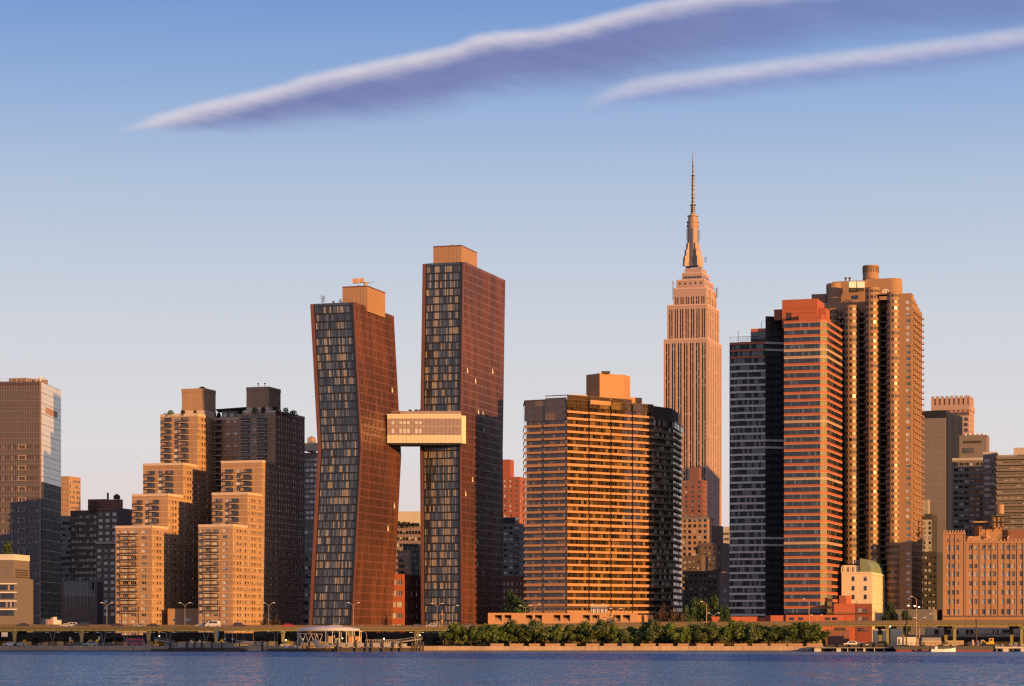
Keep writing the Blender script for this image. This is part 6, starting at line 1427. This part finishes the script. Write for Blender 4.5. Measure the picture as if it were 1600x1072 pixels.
for i, (px_, yt, wd) in enumerate(front):
    Y = 851 + rng.uniform(0, 4); h = Z(yt, Y) - GROUND; k = rng.randrange(6); p, u = protos[k]; s = wd * Y / F / 8.0 * 1.25
    put(p, u, X(px_, Y), Y, GROUND, (s, s, h / 8.0), rng.random() * 6.28, 'leafy waterfront tree on the promenade, ' + ORD[i] + ' from the left in the front row', 'waterfront trees')
i = 0
for px_ in range(722, 1290, 38):
    Y = 861 + rng.uniform(0, 3); h = Z(979 + rng.uniform(-3, 3), Y) - GROUND; p, u = protos[rng.randrange(6)]; s = 36 * Y / F / 8.0
    put(p, u, X(px_ + rng.uniform(-6, 6), Y), Y, GROUND, (s, s, h / 8.0), rng.random() * 6.28, 'waterfront tree in the back row behind the promenade, ' + ORD[i] + ' from the left', 'back row of waterfront trees'); i += 1
far = [(make_tree(60 + k, 8.0, 4.0, .22, 'leaf_far', n=1700, ls=.42), [False]) for k in range(3)]
for k, (px_, yt, wd, Y, w) in enumerate(((800, 928, 30, 1022, 'big dark green tree between the taller copper tower and the banded block'), (815, 940, 26, 1016, 'smaller dark green tree touching the left edge of the banded block'),
        (1086, 936, 40, 1010, 'big green tree right of the banded block'), (1112, 938, 36, 1030, 'green tree left of the lilac building'), (1132, 948, 22, 1003, 'small dark tree at the foot of the lilac building'), (1075, 948, 26, 996, 'green tree at the right foot of the banded block'), (1392, 944, 24, 935, 'green tree right of the cream building'), (1415, 954, 16, 930, 'narrow green tree before the dark gap right of the cream building'))):
    h = Z(yt, Y) - GROUND; p, u = far[k % 3]; s = wd * Y / F / 8.0 * 1.1; put(p, u, X(px_, Y), Y, GROUND, (s, s, h / 8.0), k * 1.3, w, 'trees among the buildings')
bare = (make_tree(81, 8.0, 4.0, .2, 'leaf_bare', n=1500, ls=.3), [False])
for px_, yt, wd, Y, w in ((1035, 949, 30, 985, 'brown budding tree at the right end of the podium'), (1056, 953, 30, 983, 'brown budding tree right of the podium end'), (416, 962, 22, 1000, 'small olive tree at the right foot of the stepped tower'), (432, 964, 18, 1002, 'small olive tree in the dark side of the stepped tower')):
    h = Z(yt, Y) - GROUND; s = wd * Y / F / 8.0 * 1.1; put(bare[0], bare[1], X(px_, Y), Y, GROUND, (s, s, h / 8.0), px_, w, 'budding brown trees')
for k, (px_, Y) in enumerate(((172, 900), (262, 900), (334, 898), (300, 901))):
    p, u = far[k % 3]; put(p, u, X(px_, Y), Y, GROUND, (.42, .42, .55), k, 'small green tree under the highway, ' + ORD[k] + ' built in shade' if False else 'small green tree in the shade under the highway, ' + ('below the plant building', 'behind the dark dock gangway', 'beside the blue banner', 'between the stepped wings')[k], 'small trees under the highway')

# ---------------------------------------------------------------- docks, tent, barge, boats
mat('dock_grey', (.20, .175, .165), .85, .25, .8); mat('dock_pale', (.30, .27, .26), .8, .2, .8); mat('hull_red', (.2, .03, .03), .7, .2, .5); mat('tent_fabric', (.62, .56, .55), .8, .05, .3); mat('box_tan', (.42, .31, .2), .8, .15, .4); mat('machine_yellow', (.65, .38, .05), .5, .15, .6)
def bx(m, x0, x1, yt, yb, Y, dep, mm): m.box(X(x0, Y), X(x1, Y), Y, Y + dep, Z(yb, Y), Z(yt, Y), mm)
def zbx(m, x0, x1, z0, z1, Y, dep, mm): m.box(X(x0, Y), X(x1, Y), Y, Y + dep, z0, z1, mm)
def piles(px_list, Y, yt, name, label, group):
    for p in px_list:
        m = MB(); x = X(p, Y); m.lathe((x, Y), [(.36, -1.5), (.33, Z(yt, Y)), (.2, Z(yt, Y) + .25)], 'wood_dark', 8); tag(m.build('mooring_pile', loc=(x, Y, 0)), label, 'pile', group)
t = thing('floating_dock', 'dark floating dock with pale fender panels and a sloping gangway, left of the white tent', 'dock', (X(300, 834), 834, 0)); m = MB()
Y = 833; pts = [(232, .3), (236, 1.35), (345, 1.35), (375, 1.6), (382, 1.2), (372, .25)]
for y_ in (Y, Y + 7): m.poly([(X(a, Y), y_, b - .45) for a, b in pts][::1 if y_ == Y else -1], 'wood_dark')
for i in range(len(pts)): a, b = pts[i], pts[(i + 1) % len(pts)]; m.poly([(X(a[0], Y), Y, a[1] - .45), (X(b[0], Y), Y, b[1] - .45), (X(b[0], Y), Y + 7, b[1] - .45), (X(a[0], Y), Y + 7, a[1] - .45)], 'wood_dark')
m.build('hull', t)
m = MB(); zbx(m, 262, 372, .95, 1.35, Y + .4, 6, 'steel_dark'); m.build('deck', t)
for a, b in ((256, 262), (263.5, 276), (278, 291), (293, 303), (305, 314.5), (316.5, 330), (333, 344), (347, 365)): m = MB(); bx(m, a, b, 1004.5, 1011, Y + .2, .35, 'dock_pale' if a > 277 and a < 331 else 'dock_grey'); m.build('fender_panel', t)
m = MB(); m.obox((X(239, Y), Y + 3, Z(1000, Y)), (X(272, Y) - X(239, Y), 0, Z(1006, Y) - Z(1000, Y)), (0, 2, 0), (0, 0, .35), 'dock_pale')
for k in range(12):
    s = k / 11; x = X(239 + 33 * s, Y); z = Z(1000 + 6 * s, Y); m.bar((x, Y + 3, z), (x, Y + 3, z + 1.0), .05, 'dock_pale', 4)
m.bar((X(239, Y), Y + 3, Z(1000, Y) + 1), (X(272, Y), Y + 3, Z(1006, Y) + 1), .06, 'dock_pale', 4); m.build('gangway', t)
m = MB()
for k in range(20): x = X(276 + k * 3, Y); m.bar((x, Y + 5, 1.3), (x, Y + 5, 2.9), .05, 'offwhite', 4)
m.bar((X(276, Y), Y + 5, 2.9), (X(333, Y), Y + 5, 2.9), .05, 'offwhite', 4); m.build('railing', t)
for a, b in ((297, 300), (310.5, 313.5)): m = MB(); bx(m, a, b, 1000, 1004, Y + 4, .3, 'offwhite'); m.build('notice_board', t)
t = thing('access_ramp', 'low grey access ramp with railing between the dark dock and the tent dock', 'ramp', (X(400, 838), 838, 0)); m = MB(); Y = 838
m.obox((X(369, Y), Y, Z(1005.5, Y)), (X(418, Y) - X(369, Y), 0, Z(1008.5, Y) - Z(1005.5, Y)), (0, 2.5, 0), (0, 0, .4), 'dock_pale'); zbx(m, 388, 408, .2, 2.2, Y + .3, 2, 'box_tan'); m.build('ramp_deck', t); m = MB()
for k in range(17): s = k / 16; x = X(369 + 49 * s, Y); z = Z(1005.5 + 3 * s, Y); m.bar((x, Y, z), (x, Y, z + 1.0), .04, 'offwhite', 4)
m.bar((X(369, Y), Y, Z(1005.5, Y) + 1), (X(418, Y), Y, Z(1008.5, Y) + 1), .05, 'offwhite', 4); m.build('railing', t)
t = thing('ferry_landing', 'ferry landing with pale fender panels, kiosks and rising ramp under the white tent', 'landing', (X(560, 834), 834, 0)); Y = 834; m = MB()
zbx(m, 418, 482, .25, 1.0, Y, 8, 'wood_dark'); zbx(m, 522, 655, -.2, 1.25, Y, 9, 'wood_dark'); zbx(m, 478, 524, .2, 1.05, Y + 1, 8, 'wood_dark'); m.build('pontoon', t)
pts = [(488, 1000, 1006), (498, 1000, 1012.5), (525, 1006.5, 1011)]; m = MB()
pl = [(488, 1000), (497, 999.5), (499, 1007), (526, 1007.5), (526, 1009.5), (502, 1013), (494, 1012)]
for y_ in (Y - .4, Y + 3): m.poly([(X(a, Y), y_, Z(b, Y)) for a, b in pl], 'dock_pale')
for i in range(len(pl)): a, b = pl[i], pl[(i + 1) % len(pl)]; m.poly([(X(a[0], Y), Y - .4, Z(a[1], Y)), (X(b[0], Y), Y - .4, Z(b[1], Y)), (X(b[0], Y), Y + 3, Z(b[1], Y)), (X(a[0], Y), Y + 3, Z(a[1], Y))], 'dock_pale')
m.build('boarding_ramp', t)
for a, b in ((529, 540), (542, 555), (558, 571), (574, 579.5), (582.5, 597), (599.5, 613), (616, 625), (627, 636)): m = MB(); bx(m, a, b, 1004.5 if a < 610 else 1005.5, 1010.8, Y - .1, .35, 'dock_pale'); m.build('fender_panel', t)
m = MB(); m.obox((X(618, Y), Y + 2, Z(1005, Y)), (X(659, Y) - X(618, Y), 0, Z(999, Y) - Z(1005, Y)), (0, 2, 0), (0, 0, .35), 'dock_pale')
for k in range(14): s = k / 13; x = X(618 + 41 * s, Y); z = Z(1005 - 6 * s, Y); m.bar((x, Y + 2, z), (x, Y + 2, z + 1.1), .05, 'dock_pale', 4)
m.bar((X(618, Y), Y + 2, Z(1005, Y) + 1.1), (X(659, Y), Y + 2, Z(999, Y) + 1.1), .07, 'dock_pale', 4); m.build('gangway', t)
m = MB()
for k in range(19): x = X(571 + 3 * k, Y + 5); m.bar((x, Y + 5, 1.2), (x, Y + 5, Z(1000, Y)), .06, 'offwhite', 4)
m.bar((X(571, Y + 5), Y + 5, Z(1000, Y)), (X(626, Y + 5), Y + 5, Z(1000, Y)), .07, 'offwhite', 4); m.build('railing', t)
for k, (a, b, y0, mm) in enumerate(((512, 520, 994, 'box_tan'), (522, 531, 997, 'copper_green'), (543, 563, 994, 'brick_orange'))): m = MB(); bx(m, a, b, y0, 1005, Y + 4, 2.2, mm); o_ = m.build('kiosk', t); m = MB(); bx(m, a - .5, b + .5, y0 - .6, y0, Y + 3.8, 2.6, 'steel_dark'); m.build('kiosk_roof', o_)
m = MB()
for k in range(8): x = X(421 + 8 * k, Y); m.bar((x, Y + .3, .9), (x, Y + .3, 2.2), .06, 'offwhite', 4)
m.bar((X(421, Y), Y + .3, 2.2), (X(478, Y), Y + .3, 2.2), .06, 'offwhite', 4); m.build('railing', t)
for a in (446, 459): m = MB(); bx(m, a, a + 4, 1009, 1011.6, Y - .05, .2, 'white_paint'); m.build('notice_board', t)
t = thing('tent_canopy', 'white arched tent canopy on posts at the ferry landing', 'canopy', (X(514, 838), 838, 1)); Y = 836; m = MB(); n = 16; prv = None
for i in range(n + 1):
    s = i / n; px_ = 465 + 97 * s; h = 6.4 * (1 - abs(2 * s - .85 if s > .425 else (.425 - s) / .425) ** 2.2 * .98) if False else 6.6 * math.sin(math.pi * min(1, max(0, s * .92 + .04))) ** .55
    cur = [(X(px_, Y), Y + y_, Z(984.6, Y) + h / 4.63 * q) for y_, q in ((0, .0 + .55), (2.4, .95), (4.8, 1.0), (7.2, .95), (9.6, .55))]
    if prv:
        for a in range(4): m.poly([prv[a], cur[a], cur[a + 1], prv[a + 1]], 'tent_fabric')
        m.poly([prv[0], cur[0], (cur[0][0], cur[0][1], Z(985.0, Y)), (prv[0][0], prv[0][1], Z(985.0, Y))], 'tent_fabric')
    prv = cur
m.build('roof_fabric', t, smooth=True)
for px_ in (465.5, 509, 519.5, 530, 541, 551, 561.5):
    for y_ in (Y + .2, Y + 9.2): m = MB(); m.bar((X(px_, Y), y_, .9), (X(px_, Y), y_, Z(984.8, Y)), .13, 'offwhite', 6); m.build('post', t)
m = MB(); m.box(X(465, Y), X(562, Y), Y + .1, Y + .3, Z(985.6, Y), Z(984.6, Y), 'offwhite'); m.build('eave_beam', t)
t = thing('gangway_truss', 'pale steel truss gangways crossing in zigzags under the left end of the tent', 'gangway', (X(485, 840), 840, 1)); Y = 839
for k in range(2):
    m = MB(); yy = Y + k * 2.6
    xs = [464 + 4.4 * i for i in range(10)]
    for i in range(9):
        za, zb = (1005 - k * 2, 990 + i * .2) if i % 2 == 0 else (990, 1004 - k * 2)
        m.bar((X(xs[i], yy), yy, Z(za, yy)), (X(xs[i + 1], yy), yy, Z(zb, yy)), .13, 'offwhite', 5)
        if i % 3 == 0: m.bar((X(xs[i], yy), yy, Z(990, yy)), (X(xs[i + 1] + 2, yy), yy, Z(1005, yy)), .11, 'brick_tan', 5)
    m.bar((X(464, yy), yy, Z(990, yy)), (X(504, yy), yy, Z(991, yy)), .12, 'offwhite', 5); m.bar((X(464, yy), yy, Z(1005, yy)), (X(504, yy), yy, Z(1003, yy)), .12, 'offwhite', 5); m.build('truss', t)
piles((266, 292, 304, 315.5, 331, 346), 832.6, 1003, 'pile', 'dark timber pile along the front of the dark floating dock', 'piles of the dark floating dock')
piles((410, 527.5, 556.5, 572.5, 581, 598, 614.5, 626), 833.4, 1001, 'pile', 'dark timber pile along the front of the ferry landing', 'piles of the ferry landing')
piles((644, 648, 652, 657, 661), 834, 1004, 'pile', 'tarred pile in the cluster at the right end of the ferry landing', 'clustered piles')
for k, (px_, yy, w) in enumerate(((249, 994, 'behind the gangway of the dark dock'), (535, 997.5, 'beside the green kiosk under the tent'), (558, 995.5, 'on the orange kiosk under the tent'), (656, 992.5, 'at the top of the ferry landing ramp'), (447, 1000, 'left of the tent'), (474, 999, 'under the left of the tent'), (1391, 979, 'green one beside the highway column'), (600, 998, 'behind the ferry landing railing'))):
    x = X(px_, 843); m = MB(); zz = Z(yy, 843); m.lathe((x, 843), [(.05, zz - .25), (.22, zz), (.05, zz + .25)], emit('lamp_glow', (1, .75, .42), 4.0) if px_ != 1391 else emit('lamp_green', (.4, 1, .7), 3.0), 8); t = thing('dock_light', 'small lit lamp ' + w, 'lamp', (x, 843, GROUND), 'small lit lamps on the waterfront'); m.build('lamp_globe', t); m = MB(); m.bar((x, 843.0, 1.0), (x, 843.0, zz - .26), .05, 'steel_dark', 5); m.build('pole', t)
for k, (px_, yy) in enumerate(((1419.5, 946.5), (1429, 947), (1436, 948.5))):
    t, = (thing('wall_light', 'small lit white lamp on the dark building, ' + ('left', 'middle', 'right')[k] + ' of three', 'lamp', (X(px_, 1039), 1039, Z(yy, 1039)), 'three lit lamps'),); m = MB(); m.lathe((X(px_, 1039), 1039), [(.1, Z(yy, 1039) - .3), (.4, Z(yy, 1039)), (.1, Z(yy, 1039) + .3)], 'lamp_glow', 8); m.build('lamp_globe', t); m = MB(); m.box(X(px_, 1039) - .05, X(px_, 1039) + .05, 1039, 1041, Z(yy, 1039) - .05, Z(yy, 1039) + .05, 'steel_dark'); m.build('bracket', t)
# right side
t = thing('concrete_platform', 'concrete dock platform on stub piles with dark netting, right of the waterfront trees', 'dock', (X(1335, 836), 836, 0)); Y = 835; m = MB(); bx(m, 1273, 1396, 1011.5, 1013.0, Y, 10, 'dock_grey'); bx(m, 1273, 1396, 1013.05, 1019, Y + 4, 1, 'black_paint'); m.build('deck_slab', t)  # black panel under the slab paints in the shaded gap
for a, b in ((1272.5, 1283), (1307, 1314), (1349, 1352), (1324, 1325), (1337, 1338), (1366, 1367), (1381, 1382)): m = MB(); bx(m, a, b, 1012.5, 1020, Y + .15, 1.2, 'concrete_pale'); m.build('stub_pile', t)
m = MB()
for k in range(16):
    a = 1290 + k * 6.4; h = 1007 - 2.6 * math.exp(-((k - 11) / 4) ** 2) + (k * 37 % 5) * .25; bx(m, a, a + 6.2, h, 1011.2, Y + 1.5 + (k % 3) * .4, 3, 'recess_dark')
m.build('netted_stack', t); m = MB(); bx(m, 1352, 1357, 1006.5, 1007.7, Y + 1.2, .2, 'offwhite'); m.build('notice_board', t)
t = thing('work_barge', 'flat work barge with dark sides and red waterline at the right', 'barge', (X(1475, 834), 834, 0)); Y = 831
m = MB(); pts = [(1396, 1010.5), (1552, 1009), (1550, 1018.5), (1402, 1018.5)]
for y_ in (Y, Y + 12): m.poly([(X(a, Y), y_, Z(b, Y)) for a, b in pts], 'steel_dark')
for i in range(4): a, b = pts[i], pts[(i + 1) % 4]; m.poly([(X(a[0], Y), Y, Z(a[1], Y)), (X(b[0], Y), Y, Z(b[1], Y)), (X(b[0], Y), Y + 12, Z(b[1], Y)), (X(a[0], Y), Y + 12, Z(a[1], Y))], 'steel_dark')
m.build('hull', t); m = MB(); m.box(X(1401, Y), X(1551, Y), Y - .03, Y - .003, -.2, .62, 'hull_red'); m.build('waterline_stripe', t)
m = MB()
for k in range(20): x = X(1400 + k * 7.8, Y); m.bar((x, Y + .3, 1.6), (x, Y + .3, 2.9), .06, 'steel_dark', 4)
m.bar((X(1400, Y), Y + .3, 2.9), (X(1548, Y), Y + .3, 2.9), .07, 'steel_dark', 4); m.build('railing', t)
def cont(name, label, cat, x0, x1, yt, yb, Y, dep, mm, ribs=True, top=None):
    t = thing(name, label, cat, (X((x0 + x1) / 2, Y), Y, Z(yb, Y))); m = MB(); bx(m, x0, x1, yt, yb, Y, dep, mm); xx = X(x0, Y) + .3
    while ribs and xx < X(x1, Y) - .3: m.box(xx, xx + .12, Y - .05, Y - .002, Z(yb, Y) + .2, Z(yt, Y) - .2, mm); xx += .45
    m.build('body', t); m = MB(); bx(m, x0 + 1.5, x0 + 4, yt + (yb - yt) * .25, yb - .6, Y - .08, .06, 'steel_dark'); m.build('door', t)
    if top: m = MB(); bx(m, x0 + .5, x1 - .5, top, yt - .05, Y + .3, dep - .6, 'grey_metal'); m.build('roof_load', t)
    return t
cont('cargo_container', 'cream white container cabin with dark doors on the work barge', 'container', 1402, 1431, 995.5, 1007.4, 836, 2.5, 'offwhite')
cont('site_trailer', 'tan site trailer with grey load on its roof on the work barge', 'trailer', 1440.5, 1471, 1001.2, 1007.4, 836, 2.6, 'box_tan', False, 996.2); cont('storage_box', 'long plain tan storage box right of the site trailer', 'box', 1477.5, 1506, 1001, 1007.4, 836.5, 2.4, 'box_tan')
t = thing('excavator', 'small yellow excavator at the right end of the work barge', 'excavator', (X(1547, 836), 836, Z(1008, 836))); Y = 836
m = MB(); bx(m, 1546, 1552.5, 997.3, 1005, Y, 1.8, 'machine_yellow'); bx(m, 1541, 1553.5, 1003.5, 1006.5, Y - .2, 2.2, 'machine_yellow'); m.build('cab', t); m = MB(); bx(m, 1541, 1554, 1006.6, 1008.6, Y - .2, 2.3, 'tyre'); m.build('track', t); m = MB(); m.bar((X(1541, Y), Y + .8, Z(1004, Y)), (X(1536, Y), Y + .8, Z(1000, Y)), .2, 'machine_yellow'); m.bar((X(1536, Y), Y + .8, Z(1000, Y)), (X(1533, Y), Y + .8, Z(1006, Y)), .16, 'machine_yellow'); m.build('boom', t); m = MB(); bx(m, 1547, 1551, 998.3, 1001.5, Y - .03, .02, 'glass_dark'); m.build('cab_window', t)
mat('tarp_lilac', (.3, .24, .32), .7, .2, 1.0); mat('tarp_pink', (.5, .33, .35), .7, .2, 1.0)
for k, (a, b, yt, mm, w) in enumerate(((1510.5, 1516, 1003, 'paint_navy', 'small dark blue covered heap on the barge'), (1518.5, 1523, 999.5, 'tarp_pink', 'pink tarpaulin heap left of the tall mast'), (1526.5, 1531, 1000.5, 'tarp_lilac', 'lilac tarpaulin heap right of the tall mast'), (1532.5, 1536, 1000, 'tarp_pink', 'small pink heap left of the yellow excavator'), (1537, 1541, 1003, 'tarp_lilac', 'small lilac heap beside the yellow excavator'))):
    m = MB(); Y = 837; x0, x1 = X(a, Y), X(b, Y); z0, z1 = Z(1008.3, Y), Z(yt, Y); c_ = ((x0 + x1) / 2, Y + 1); r_ = (x1 - x0) / 2; m.lathe(c_, [(r_, z0), (r_ * 1.05, z0 + (z1 - z0) * .5), (r_ * .8, z0 + (z1 - z0) * .85), (r_ * .25, z1)], mm, 9); tag(m.build('tarpaulin_heap', loc=(c_[0], c_[1], z0)), w, 'heap', 'covered heaps on the barge')
t = thing('motor_boat', 'small white open motor boat moored before the work barge', 'boat', (X(1473, 827), 827, 0)); Y = 826; m = MB()
sec = []
for s, hw, zt in ((0, .95, .95), (.5, 1.05, .9), (.8, .85, 1.05), (.95, .4, 1.3), (1.0, .04, 1.45)):
    x = X(1454.5 + 38.5 * s, Y); sec.append([Vector((x, Y - hw, zt)), Vector((x, Y - hw * .72, -.05)), Vector((x, Y + hw * .72, -.05)), Vector((x, Y + hw, zt))])
for a, b in zip(sec[:-1], sec[1:]):
    for i in range(3): m.poly([a[i], b[i], b[i + 1], a[i + 1]], 'white_paint')
m.poly(sec[0], 'white_paint')
for a, b in zip(sec[:-1], sec[1:]): m.poly([a[0] + Vector((0, .1, -.3)), b[0] + Vector((0, .1, -.3)), b[3] + Vector((0, -.1, -.3)), a[3] + Vector((0, -.1, -.3))], 'offwhite')
m.build('hull', t); m = MB(); m.box(X(1461, Y), X(1464.5, Y), Y - .4, Y + .4, .6, 1.75, 'white_paint'); m.build('console', t); m = MB(); m.box(X(1452, Y), X(1454.6, Y), Y - .25, Y + .25, .1, 1.5, 'black_paint'); m.build('outboard_motor', t)
for px_, yt, yb, mm, r, w, Y in ((1525.5, 967, 1009, 'wood_dark', .28, 'tall dark timber mast standing on the barge', 838), (1416, 978, 1009, 'wood_dark', .24, 'dark timber mast before the cream container', 835), (1436.5, 978, 1008, 'tan_metal', .2, 'slim pale mast between the container and the trailer', 838)):
    t = thing('mooring_mast', w, 'mast', (X(px_, Y), Y, Z(yb, Y))); m = MB(); x = X(px_, Y); m.bar((x, Y, Z(yb, Y)), (x, Y, Z(yt, Y)), r, mm, 8, r * .8); m.build('pole', t); m = MB(); m.bar((x, Y, Z(yt, Y) - .7), (x, Y, Z(yt, Y) - .3), r * 1.4, 'steel_dark', 8); m.build('collar', t)
t = thing('low_waterfront_building', 'long low tan wall with dark openings under the highway at the right', 'building', (X(1530, 905), 905, GROUND)); f = Face(HP(1445, 905), (1, 0), X(1680, 905) - X(1445, 905)); m = MB(); z0 = Z(994, 905); cs = [(X(a, 905) - f.o.x, X(b, 905) - f.o.x) for a, b in ((1460, 1467), (1478, 1486), (1495, 1498), (1509, 1514), (1515.5, 1521), (1551, 1553), (1558, 1560), (1566, 1580), (1593, 1606))]
wall(m, f, GROUND, Z(980.5, 905), cs, [(Z(991.5, 905), Z(984, 905))], .6, 'beige_panel'); m.poly([f.P(0, Z(980.5, 905)), f.P(f.L, Z(980.5, 905)), f.P(f.L, Z(980.5, 905), 10), f.P(0, Z(980.5, 905), 10)], 'roof_tar'); strip(m, f, 0, f.L, GROUND, Z(995, 905), .1, 'recess_dark'); m.build('wall', t)
for a, b in cs: m = MB(); m.poly([f.P(a, Z(991.5, 905), .6), f.P(b, Z(991.5, 905), .6), f.P(b, Z(984, 905), .6), f.P(a, Z(984, 905), .6)], 'recess_dark'); m.build('opening', t)
t = thing('exit_ramp', 'tan exit ramp rising to the right under the highway', 'ramp', (X(1520, 898), 898, GROUND)); m = MB(); Y = 898
m.poly([(X(1420, Y), Y, GROUND), (X(1420, Y), Y, Z(992, Y)), (X(1470, Y), Y, Z(992.5, Y)), (X(1610, Y), Y, Z(988, Y)), (X(1610, Y), Y, Z(991, Y)), (X(1470, Y), Y, Z(995, Y)), (X(1470, Y), Y, GROUND)], 'beige_panel'); m.poly([(X(1420, Y), Y, Z(992, Y)), (X(1470, Y), Y, Z(992.5, Y)), (X(1470, Y), Y + 5, Z(992.5, Y)), (X(1420, Y), Y + 5, Z(992, Y))], 'beige_panel'); m.poly([(X(1470, Y), Y, Z(992.5, Y)), (X(1610, Y), Y, Z(988, Y)), (X(1610, Y), Y + 5, Z(988, Y)), (X(1470, Y), Y + 5, Z(992.5, Y))], 'beige_panel'); m.build('ramp_wall', t)
t = thing('maroon_wall', 'maroon brick wall with dark gate under the highway before the annex', 'wall', (X(1310, 930), 930, GROUND)); m = MB(); zbx(m, 1293, 1327, GROUND, Z(983, 930), 930, 1, 'brick_maroon'); m.build('brickwork', t); m = MB(); bx(m, 1303, 1321, 980.5, 985, 929.9, .08, 'recess_dark'); m.build('gate', t)
t = thing('cream_shed', 'cream shed beside the highway column right of the brick annex', 'shed', (X(1385, 900), 900, GROUND)); m = MB(); zbx(m, 1366, 1386, GROUND, Z(983.5, 912), 912, 4, 'cream_plaster'); zbx(m, 1394, 1409.5, GROUND, Z(982.5, 905), 905, 4, 'cream_plaster'); m.build('wall', t)
for a, b in ((1370.5, 1372), (1374, 1380)): m = MB(); bx(m, a, b, 986, 992, 911.95, .04, 'glass_dark'); m.build('window', t)
t = thing('stone_bank', 'rough stone bank with pale ledge at the right edge', 'bank', (X(1580, 840), 840, 0)); m = MB(); rng = random.Random(2)
for k in range(46):
    x = X(1553 + rng.random() * 70, 840); y = 838 + rng.random() * 5; z = .6 + (y - 838) * .35 + rng.random() * .5; s = rng.uniform(.4, .9); m.lathe((x, y), [(s * .7, z - .9), (s, z - .3), (s * .75, z + .15), (s * .3, z + .3)], 'dock_grey', 6)
m.build('rocks', t); m = MB(); bx(m, 1555, 1640, 1010.6, 1013.2, 836, 3, 'concrete_pale'); bx(m, 1567, 1576, 1013, 1019, 836.2, 2, 'concrete_pale'); bx(m, 1595, 1602, 1013, 1019, 836.2, 2, 'concrete_pale'); m.build('ledge', t)
t = thing('pavilion', 'small reddish pavilion under the waterfront trees below the banded block', 'pavilion', (X(981, 858), 858, GROUND)); m = MB(); Y = 857; m.poly([(X(972, Y), Y, Z(1000, Y)), (X(990, Y), Y, Z(1000, Y)), (X(985, Y), Y + 2, Z(997, Y)), (X(977, Y), Y + 2, Z(997, Y))], 'brick_red'); m.poly([(X(990, Y), Y + 4, Z(1000, Y)), (X(972, Y), Y + 4, Z(1000, Y)), (X(977, Y), Y + 2, Z(997, Y)), (X(985, Y), Y + 2, Z(997, Y))], 'brick_red'); m.poly([(X(990, Y), Y, Z(1000, Y)), (X(990, Y), Y + 4, Z(1000, Y)), (X(985, Y), Y + 2, Z(997, Y))], 'brick_red'); m.poly([(X(972, Y), Y + 4, Z(1000, Y)), (X(972, Y), Y, Z(1000, Y)), (X(977, Y), Y + 2, Z(997, Y))], 'brick_red'); m.build('roof', t)
for px_ in (973.5, 978, 984, 989):
    m = MB(); m.bar((X(px_, Y), Y + .2, GROUND), (X(px_, Y), Y + .2, Z(1000, Y)), .12, 'brick_brown', 6); m.build('post', t)

# ---------------------------------------------------------------- tidy: names for helper properties
for o in list(SC.objects):
    if 'wl' in o: del o['wl']
